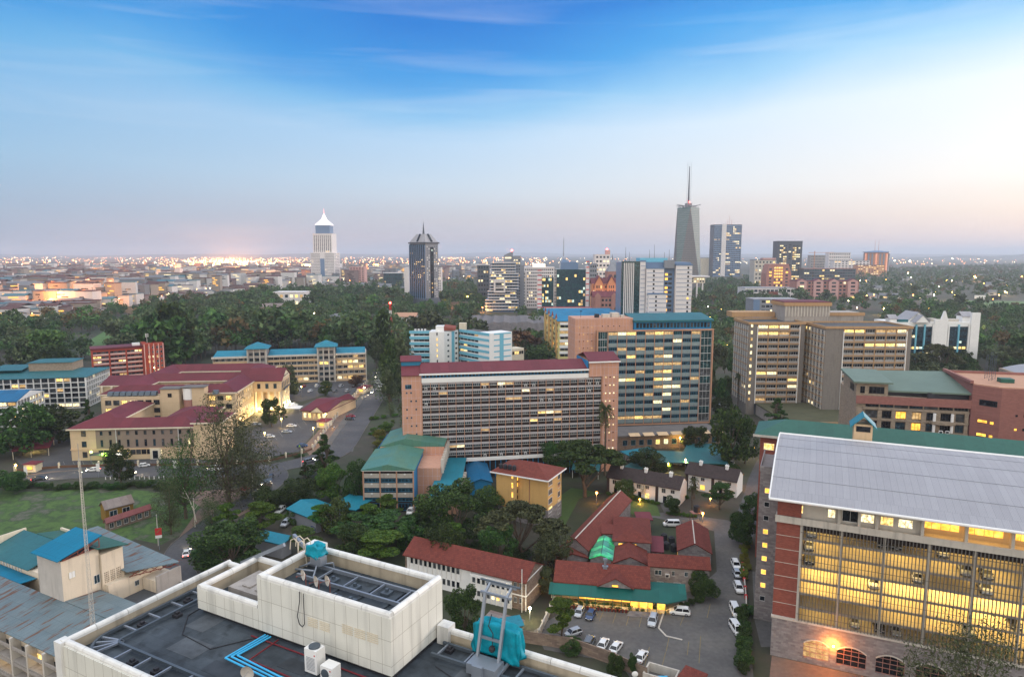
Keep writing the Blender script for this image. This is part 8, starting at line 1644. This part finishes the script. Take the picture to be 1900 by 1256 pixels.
for i,(px,py,c) in enumerate(((531,974,'c_silver'),(578,962,'c_white'),(582,986,'c_blue'),(613,982,'c_silver'),(632,987,'c_white'),(648,990,'c_blue'),(666,992,'c_silver'),(690,985,'c_grey'),(520,950,'c_white'),(762,952,'c_white'),(735,955,'c_silver'))):car(px,py,262,('suv','hatch','suv')[i % 3],c,'%s car in the shaded car park under the trees' % {'c_white':'white','c_silver':'silver','c_blue':'dark blue','c_grey':'dark grey'}[c],'cars in the shaded car park')
for i in range(12):px=1175+i*16;c=cols[i % 4];car(px,856+(i % 3)*3,150,('sedan','suv')[i % 2],c,'%s car by the teal carports' % {'c_white':'white','c_silver':'silver','c_grey':'grey'}[c],'cars by the teal carports')
for i in range(9):px=1305+i*7;c=('c_blue','c_white','c_silver','c_red')[i % 4];car(px,589+(i % 2)*3,60,'hatch',c,'small %s car parked beyond the blue glass slab' % {'c_blue':'blue','c_white':'white','c_silver':'silver','c_red':'red'}[c],'cars beyond the glass slab')
for i,(px,py) in enumerate(((1343,760),(1340,770),(1336,752))):car(px,py,100,'suv','c_white','white car between the glass slab and the twin slabs','cars between the slabs')
# moving cars with their lamps on
def along(path,k,off,rev):
 v=path[k];d=(path[min(k+1,len(path)-1)]-path[k-1]).normalized();p=v+Vector((-d.y,d.x))*off;a=math.degrees(math.atan2(d.y,d.x));return (p.x,p.y),a+(180 if rev else 0)
for path,k,off,rev,kd,c,lb in ((RD1,92,2.6,True,'sedan','c_silver','silver car with headlights on coming down the side road'),(RD1,84,2.6,True,'hatch','c_white','white car with headlights on at the mouth of the side road'),(RD1,94,2.6,True,'suv','c_dark','dark car with headlights on further up the side road'),(RD1,12,-2.6,False,'sedan','c_dark','dark car with lamps on at the left end of the main road'),(RD1,26,-2.6,False,'hatch','c_red','red car with lamps on passing the court on the main road'),(RD1,20,2.6,True,'sedan','c_white','white car with lamps on heading left on the main road'),(RD1,36,2.6,True,'van','c_white','white van with lamps on at the court corner of the main road'),(RD1,54,-2.6,False,'suv','c_grey','grey car with lamps on near the junction'),(RD2,9,-2,False,'sedan','c_dark','dark car with red tail lamps turning in the junction'),(RD2,13,-2,False,'hatch','c_silver','silver car with red tail lamps just past the junction'),(RD2,52,2,True,'sedan','c_white','white car with headlights on in the lower curve')):
 pos,a=along(path,k,off,rev);car(0,0,a,kd,c,lb,'cars driving with lamps on',True,pos=pos,z=.10)
 l=bpy.data.lights.new('headlight_beam','SPOT');l.energy=900;l.color=(1,.8,.5);l.spot_size=R(70);lo=bpy.data.objects.new('headlight_beam',l);COL.objects.link(lo);lo.location=(pos[0]+math.cos(R(a))*2.2,pos[1]+math.sin(R(a))*2.2,.8);lo.rotation_euler=(R(82),0,R(a-90))
# cars on the garage decks
ch=(28-8.5)/7
for i,(u,r,v,c) in enumerate(((6.4,6,3,'c_silver'),(6.0,5,3,'c_silver'),(6.2,4,3,'c_dark'),(18.5,6,3.2,'c_dark'),(20.8,6,3.2,'c_dark'),(28.2,6,3,'c_white'),(17.6,3,3.4,'c_white'),(24.6,4,3,'c_white'),(32.0,5,3,'c_silver'),(35.2,5,3,'c_grey'),(42.2,6,3,'c_dark'),(42.6,5,3,'c_silver'),(35.2,4,3,'c_white'),(14.8,0,3,'c_silver'),(19.0,0,3,'c_dark'),(21.8,0,3,'c_silver'),(33,1,3,'c_silver'),(40,2,3,'c_dark'),(46,4,3,'c_white'))):
 p=GAR.world(u,v);car(0,0,math.degrees(GA)-90,('suv','sedan')[i % 2],c,'%s car facing out on deck %s of the lit parking garage' % ({'c_silver':'silver','c_dark':'black','c_white':'white','c_grey':'grey'}[c],('one','two','three','four','five','six','seven')[r]),'cars inside the parking garage',z=8.5+r*ch+.01,pos=p)
for (k,(o,used)) in CARP.items():pass
# ================================================================ lamps, poles, walls, people
def lamp_post(px,py,h,col,label,e=350,r=.28,arm=0,group='street lamps'):
 x,y=at(px,py,h);r0=empty('street_lamp',(x,y,0),0,label,'street lamp',group);s=max(1,y/420);mb=MB();mb.tube((0,0,0),(0,0,h-.3),.09*s,.06*s,n=6);mb.build('pole','steel',r0)
 mb=MB();mb.sphere((0,0,h),r*s);mb.build('lamp_globe',{'o':'lamp_sodium2','w':'lamp_warm2','y':'lamp_yellow2','r':'lamp_red'}[col],r0)
 if e:lamp_light(x,y-.5*s,h-.6,{'o':(1,.40,.08),'w':(1,.78,.45),'y':(1,.62,.15),'r':(1,.05,.05)}[col],e*s*1.5,.3)
emis('lamp_sodium2',(1,.30,.04),28);emis('lamp_warm2',(1,.78,.42),30);emis('lamp_yellow2',(1,.55,.10),30)
for px,py,h,col,lb,e in ((522,777,4.5,'y','yellow globe lamp in front of the oval tree by the portico',300),(491,803,4.5,'y','yellow globe lamp near the wispy tree in the court car park',300),(581,794,7,'y','yellow lamp on a pole at the court boundary wall',350),(604,768,7,'y','yellow lamp on a pole before the gatehouse',350),(559,717,6,'y','left yellow lamp in the lot before the teal roofed offices',350),(607,714,6,'y','right yellow lamp in the lot before the teal roofed offices',350),(676,719,5,'w','white lamp by the upper guard hut',200),(29,863,5,'y','yellow lamp at the far left of the main road',250),(286,682,7,'y','yellow lamp right of the red office block',300),
 (1107,914,3.5,'o','orange garden lamp under the huge spreading tree',260),(1187,926,1.4,'o','orange ground lamp in front of the left town house',160),(1274,877,4,'o','orange lamp between the two town houses',260),(1318,924,2.2,'o','orange garden lamp right of the dark garden tree',150),(1304,952,3,'o','orange lamp beside the black water tank',200),(1003,1067,3.5,'o','orange lamp at the end of the classroom block',300),(1376,884,4,'o','orange lamp at the right gable of the right town house',220),(1400,830,5,'y','yellow lamp at the corner of the green roofed wing',250),(1272,853,4,'y','yellow lamp among the carports',500),(1240,858,3,'y','yellow lamp under the carports',500),(1187,868,3,'y','yellow lamp left of the carports',400),(1468,778,5,'y','yellow lamp in front of the twin slabs podium',500),(983,1128,3,'w','white lamp on the brick gable of the classrooms',260),(1003,820,3,'w','white lamp on the covered way of the long slab',200),(1316,838,3,'y','yellow lamp under the right carport',500),
 (640,559,12,'w','bright white floodlight in the woods right of the pyramid tower',2500),(582,581,10,'w','white floodlight in the woods below the pyramid tower',2500),(596,581,8,'w','smaller white lamp beside the white floodlight in the woods',900),(563,586,8,'o','orange lamp in the woods left of the white floodlight',1500),(686,531,10,'r','red lamp among trees left of the faceted tower',600),(818,565,9,'o','first orange lamp right of the faceted tower',4000),(829,566,9,'o','second orange lamp right of the faceted tower',4000),(855,568,9,'o','third orange lamp right of the faceted tower',4000),(868,550,9,'o','orange lamp above the low stone wall',4000),(905,544,9,'w','white floodlight left of the terraced office',2500),(895,570,7,'o','orange lamp at the foot of the terraced office',3000),(982,558,7,'o','orange lamp between the terraced office and the glass cubes',3000),(1051,554,8,'w','white lamp on the glass office podium',2500),(1094,540,8,'o','orange lamp left of the floodlit gables',3000),
 (1808,513,14,'o','very bright orange lamp on the right plain',9000),(1771,548,10,'y','bright yellow lamp at the left edge of the cricket field',6000),(1665,545,9,'y','yellow lamp in the woods right of the gabled apartments',3000),(1690,528,9,'w','white lamp in the woods behind the cricket field',2500),(1684,507,10,'w','white lamp by the villas on the right',2000),(1640,572,9,'y','yellow lamp behind the white gabled offices',3000),(1733,547,8,'w','small white lamp left of the bright yellow one',1200),(1538,545,8,'o','orange lamp at the gabled apartments',3000),(1525,545,8,'o','orange lamp left at the gabled apartments',2000),(1481,500,10,'w','white lamp at the foot of the dark frame tower',3000),(1813,606,8,'w','white lamp at the right end of the white gabled offices',2500),(1865,541,8,'y','greenish yellow lamp beyond the cricket field',1500),(1600,560,8,'r','red lamps among the trees right of the apartments',800),(1900,632,7,'o','orange lamp at the right edge below the cricket field',2500),(1262,812,5,'y','yellow lamp behind the dark tree at the glass slab',400),(1350,640,8,'y','yellow lamp on the road between the slabs',3000),(950,650,6,'o','orange lamp lighting the brown tree from below',2500)):
 lamp_post(px,py,h,col,lb,e,.30 if h > 2 else .2)
for i in range(75):
 px,py=rc.choice(((rc.uniform(540,760),rc.uniform(545,640)),(rc.uniform(1290,1430),rc.uniform(530,600)),(rc.uniform(1480,1900),rc.uniform(495,575)),(rc.uniform(1480,1900),rc.uniform(500,560)),(rc.uniform(1000,1160),rc.uniform(530,575))));c=rc.choice('oywy');lamp_post(px,py,9,c,'%s lamp glowing between the distant trees' % {'o':'orange','y':'yellow','w':'white'}[c],0,rc.uniform(.14,.26),0,'lamps between distant trees')
# court boundary wall with posts
def fence(name,label,px,h,step,wall,post,wt=.25,wh=None):
 p=[Vector(at(a,b)) for a,b in px];r0=empty(name,(p[0].x,p[0].y,0),0,label,'fence' if wh else 'wall');mb=MB();o=p[0];pb=None
 for a,b in zip(p[:-1],p[1:]):mb.bar((a.x-o.x,a.y-o.y,(wh or h)/2),(b.x-o.x,b.y-o.y,(wh or h)/2),wt,(wh or h))
 mb.build('wall_panel',wall,r0)
 for a,b in zip(p[:-1],p[1:]):
  n=max(1,int((b-a).length/step))
  for k in range(n):
   q=a.lerp(b,k/n)-o;m2=MB();m2.box(q.x-.28,q.x+.28,q.y-.28,q.y+.28,0,h);m2.loft([[(q.x-.34,q.y-.34,h),(q.x+.34,q.y-.34,h),(q.x+.34,q.y+.34,h),(q.x-.34,q.y+.34,h)],[(q.x-.05,q.y-.05,h+.25),(q.x+.05,q.y-.05,h+.25),(q.x+.05,q.y+.05,h+.25),(q.x-.05,q.y+.05,h+.25)]]);m2.build('post',post,r0)
fence('boundary_wall','low wall with cream posts between the court grounds and the main road',[(28,875),(110,868),(220,864),(330,864),(440,862),(500,856),(560,842),(580,834)],2.0,6,'soil','cream',wh=.9)
fence('boundary_wall','wall with cream posts climbing beside the court gatehouse and side road',[(580,834),(600,806),(622,778),(650,745),(684,708)],2.2,5.5,'conc','cream',wh=1.1)
fence('compound_wall','rough stone wall between the classrooms and the restaurant car park',[(965,1190),(1060,1205),(1130,1230),(1200,1262)],2.6,9,'stone_brown','stone_brown');fence('compound_wall','old cream balustrade wall rising beside the verandah',[(1000,1182),(1028,1120),(1022,1096)],1.8,3,'conc_light','conc_light')
fence('driveway_kerb_wall','low red and white wall between driveway and the grey stair tower',[(1378,1050),(1384,1110),(1386,1150)],.9,4,'conc_light','redtrim')
# water tanks on a stand, blue drum, small tiled hut, satellite dish near the boundary
x,y=at(1292,968);r0=empty('tank_stand',(x,y,0),.2,'black water tank on a rusty stand beside the orange lamp','water tank');mb=MB();mb.tube((0,0,3.2),(0,0,5.0),.95,n=16);mb.tube((0,0,5.0),(0,0,5.3),.8,.4,n=16);mb.build('tank','dark',r0);mb=MB();mb.box(-1.8,1.8,-1.1,1.1,3.05,3.2);mb.build('platform','mauve',r0)
for u in (-1.6,1.6):
 for v in (-1,1):mb=MB();mb.tube((u,v,0),(u,v,3.05),.08);mb.build('leg','steel_dark',r0)
for i,(px,py) in enumerate(((1232,1002),(1246,1008),(1236,1018),(1250,1022))):x,y=at(px,py);mb=MB();mb.tube((0,0,0),(0,0,1.7),.9,n=14);mb.tube((0,0,1.7),(0,0,2.1),.8,.3,n=14);o=mb.build('water_tank','dark');o.location=(x,y,.05);tag(o,'black ribbed water tank in the yard behind the stone lodge','water tank','black tanks in the yard')
x,y=at(1222,1250,1.5);B=Bld('yard_store','small open topped concrete store with a blue drum beyond the white parapet','store',(x-3,y),ang=FA);mb=MB();mb.box(0,6,0,.3,0,1.8);mb.box(0,.3,.31,4,0,1.8);mb.box(5.7,6,.31,4,0,1.8);mb.box(.31,5.69,3.7,4,0,1.8);B.part('wall',mb,'conc_light');B.done();x,y=B.world(3.4,1.6);mb=MB();mb.tube((-.9,0,.6),(.9,0,.6),.5,n=14);o=mb.build('drum','pipe_blue');o.location=(x,y,.1);tag(o,'bright blue plastic drum lying in the open store','drum')
B,W,D=shed('tiled_hut','small red tiled hut roof at the bottom edge of the car park',[(1254,1260),(1296,1278),(1300,1252)],2.6,.6,'tile_red','stone_brown','mono','hut',ov=.2);B.done()
x,y=at(1178,1250,2.6);r0=empty('satellite_dish',(x,y,0),0,'white satellite dish on a pole just beyond the lower parapet','satellite dish','roof satellite dishes');mb=MB();mb.loft([[(rr*math.cos(t),-.2+rr*rr*.5,2.6+rr*math.sin(t)) for t in [2*math.pi*i/18 for i in range(18)]] for rr in (.02,.25,.45,.6)],cap=False);mb.build('reflector','white',r0);mb=MB();mb.tube((0,0,0),(0,0,2.6),.05);mb.build('pole','steel',r0)
x,y=at(950,1195);r0=empty('blue_canopy',(x,y,0),.3,'square blue metal canopy on one pole behind the right roof cradle','canopy');mb=MB();mb.hexa([(-2.2,-1.6,4.6),(2.2,-1.6,4.6),(2.2,1.6,5.2),(-2.2,1.6,5.2),(-2.2,-1.6,4.7),(2.2,-1.6,4.7),(2.2,1.6,5.3),(-2.2,1.6,5.3)]);mb.build('canopy_roof','roof_cyan',r0);mb=MB();mb.tube((0,0,0),(0,0,4.8),.09);mb.build('pole','steel',r0)
B,W,D=shed('scrap_shed','low rusty tin lean-to between the classrooms and the blue canopy',[(880,1165),(945,1185),(955,1150)],2.8,.5,'tin_roof','stone_brown','mono');B.done()
# power line with poles along the curving road
PP=[(448,945),(385,985),(292,1010),(505,905)];P3=[]
for i,(px,py) in enumerate(((470,928),(362,978),(294,1012),(560,872))):
 x,y=at(px,py);H=9;r0=empty('power_pole',(x,y,0),R(-45),('grey power pole at the road bend','grey power pole by the leaning wispy tree','grey power pole carrying the small red sign','grey power pole near the road junction')[i],'pole','power poles');mb=MB();mb.tube((0,0,0),(0,0,H),.14,.09,n=7);mb.build('pole','conc_light',r0);mb=MB();mb.bar((-1,0,H-.5),(1,0,H-.5),.1);mb.build('cross_arm','steel_dark',r0);P3.append((x,y,H))
x2,y2=at(235,1060);P3.append((x2,y2,9.5));order=[3,0,1,2,4];mb=MB()
for o_ in (-.9,0,.9):
 for a,b in zip(order[:-1],order[1:]):
  A,Bv=Vector(P3[a]),Vector(P3[b]);pr_=None
  for k in range(9):
   t=k/8;q=A.lerp(Bv,t)+Vector((o_*.7,o_*.7,-.4-3.2*t*(1-t)*.4));
   if pr_ is not None:mb.tube(pr_,q,.025,n=4)
   pr_=q
tag(mb.build('power_line','dark'),'three sagging power cables strung along the curving road','cable')
x,y=at(296,1020);r0=empty('road_sign',(x,y,0),R(20),'small red road sign board with a yellow swoosh and white foot on the curving road','sign');mb=MB();mb.box(-.8,.8,-.05,.05,4.2,6.2);mb.build('board','redtrim',r0);mb=MB();mb.box(-.8,.8,-.05,.05,3.4,4.18);mb.build('board_foot','white',r0);mb=MB();mb.loft([[(-.5,-.07,5.1),(-.3,-.07,5.0),(.5,-.07,5.7),(.45,-.07,5.95)],[(-.5,-.06,5.1),(-.3,-.06,5.0),(.5,-.06,5.7),(.45,-.06,5.95)]]);mb.build('swoosh','m_yline',r0);mb=MB();mb.tube((0,.1,0),(0,.1,6.4),.07);mb.build('post','steel',r0)
for i,(px,py) in enumerate(((49,893),(183,886),(325,880))):
 x,y=at(px,py);r0=empty('pole_banner',(x,y,0),0,'white banner on a pole beside the main road, %s of three' % ('leftmost','middle one','rightmost')[i],'banner','roadside banners');mb=MB();mb.box(-.6,.6,-.04,.04,2.4,5.2);mb.build('banner','white',r0);mb=MB();mb.tube((0,.08,0),(0,.08,5.6),.07);mb.build('pole','steel',r0)
# white bollards along the main road
for i in range(16):x,y=at(196+i*9,889.5-i*.1);mb=MB();mb.tube((0,0,0),(0,0,.8),.16,.12,n=8);mb.sphere((0,0,.85),.16);o=mb.build('bollard','white');o.location=(x,y,.05);tag(o,'short white bollard in the row beside the main road','bollard','white bollards')
# bare tree leaning over the green field
x,y=at(364,968);mb=MB();p=[Vector((0,0,0)),Vector((-.5,0,3.5)),Vector((-1.6,0,7)),Vector((-3.4,.3,10.5))]
for k in range(3):mb.tube(p[k],p[k+1],.24-.06*k,.18-.06*k,n=7)
mb.tube(p[2],(-4.4,0,8.2),.09,.03,n=5);mb.tube(p[1],(.8,.2,5.4),.08,.03,n=5);o=mb.build('bare_tree','conc_light');o.location=(x,y,0);tag(o,'pale leafless leaning trunk between the two feathery trees','tree')
# people
def person(px,py,label,top,legs,step=.25,rz=0,z=0):
 x,y=at(px,py);me=bpy.data.meshes.new('person');J=[(0,0,.95),(0,0,1.18),(0,0,1.42),(0,.01,1.55),(0,0,1.68),(.10,0,.9),(.11,step*.5,.5),(.11,step*.8,.06),(.11,step*.8+.16,.03),(-.10,0,.9),(-.11,-step*.4,.5),(-.11,-step,.08),(-.11,-step+.16,.04),(.2,0,1.42),(.27,-.05,1.15),(.26,.06,.9),(.26,.09,.8),(-.2,0,1.42),(-.27,.05,1.15),(-.26,.12,.92),(-.26,.14,.82)]
 E=[(0,1),(1,2),(2,3),(3,4),(0,5),(5,6),(6,7),(7,8),(0,9),(9,10),(10,11),(11,12),(2,13),(13,14),(14,15),(15,16),(2,17),(17,18),(18,19),(19,20)];r_=[.15,.15,.17,.06,.105,.1,.075,.05,.045,.1,.075,.05,.045,.07,.05,.038,.035,.07,.05,.038,.035]
 me.from_pydata(J,E,[]);o=bpy.data.objects.new('person',me);COL.objects.link(o);md=o.modifiers.new('s','SKIN');me.skin_vertices.new() if not me.skin_vertices else None
 for i,q in enumerate(r_):me.skin_vertices[0].data[i].radius=(q,q*.8)
 me.skin_vertices[0].data[0].use_root=True;sb=o.modifiers.new('d','SUBSURF');sb.levels=sb.render_levels=1;me.materials.append(MATS[legs]);dg=bpy.context.evaluated_depsgraph_get();dg.update();m2=bpy.data.meshes.new_from_object(o.evaluated_get(dg));o.modifiers.clear();o.data=m2
 m2.materials.clear();[m2.materials.append(MATS[q]) for q in (legs,top,'skin','dark')]
 for p in m2.polygons:c=p.center;p.material_index=3 if (c.z > 1.70) else 2 if c.z > 1.5 or (abs(c.x) > .2 and c.z < .98) else 1 if c.z > .95 else 0
 o.location=(x,y,.07+z);o.rotation_euler.z=rz;tag(o,label,'person')
mat('skin',(.10,.055,.035),.6,.05);mat('vest',(.35,.7,.05),.6,.05)
person(556,833,'person in a lime green vest walking beside the dark blue saloon','vest','dark');person(620,797,'person in a white shirt walking on the earth verge','white','c_blue',.3,1);person(473,911,'person in a lime green vest standing at the road junction','vest','c_blue',.1,2);person(467,913,'person in red standing next to the one in the green vest','redtrim','dark',.12,4)
# tin stalls by the junction
for i,(px,py,m_,lb) in enumerate(((455,918,'redtrim','small red roadside stall at the road junction'),(497,902,'steel_dark','small grey roadside stall just above the red one'))):
 x,y=at(px,py);r0=empty('roadside_stall',(x,y,0),.5,lb,'stall','roadside stalls');mb=MB();mb.box(-1.2,1.2,-.8,.8,0,1.0);mb.build('counter','stone_brown',r0);mb=MB();mb.hexa([(-1.5,-1.2,2.0),(1.5,-1.2,2.0),(1.5,1.1,2.4),(-1.5,1.1,2.4),(-1.5,-1.2,2.08),(1.5,-1.2,2.08),(1.5,1.1,2.48),(-1.5,1.1,2.48)]);mb.build('canopy',m_,r0)
 for u in (-1.3,1.3):mb=MB();mb.tube((u,-1,0),(u,-1,2.05),.04);mb.build('post','steel',r0);mb=MB();mb.tube((u,.9,0),(u,.9,2.4),.04);mb.build('post','steel',r0)
# ================================================================ haze over the plain
hz=MB();hz.box(-29000,29000,-60,40000,-2,285);o=hz.build('haze','steel');o.data.materials.clear();m=bpy.data.materials.new('haze_air');m.use_nodes=True;t=m.node_tree;t.nodes.clear();mo=t.nodes.new('ShaderNodeOutputMaterial');pv=t.nodes.new('ShaderNodeVolumePrincipled');pv.inputs['Color'].default_value=(.66,.72,.82,1);pv.inputs['Density'].default_value=HAZE;pv.inputs['Anisotropy'].default_value=.2;t.links.new(pv.outputs[0],mo.inputs['Volume']);o.data.materials.append(m);tag(o,None,None,None,'stuff')
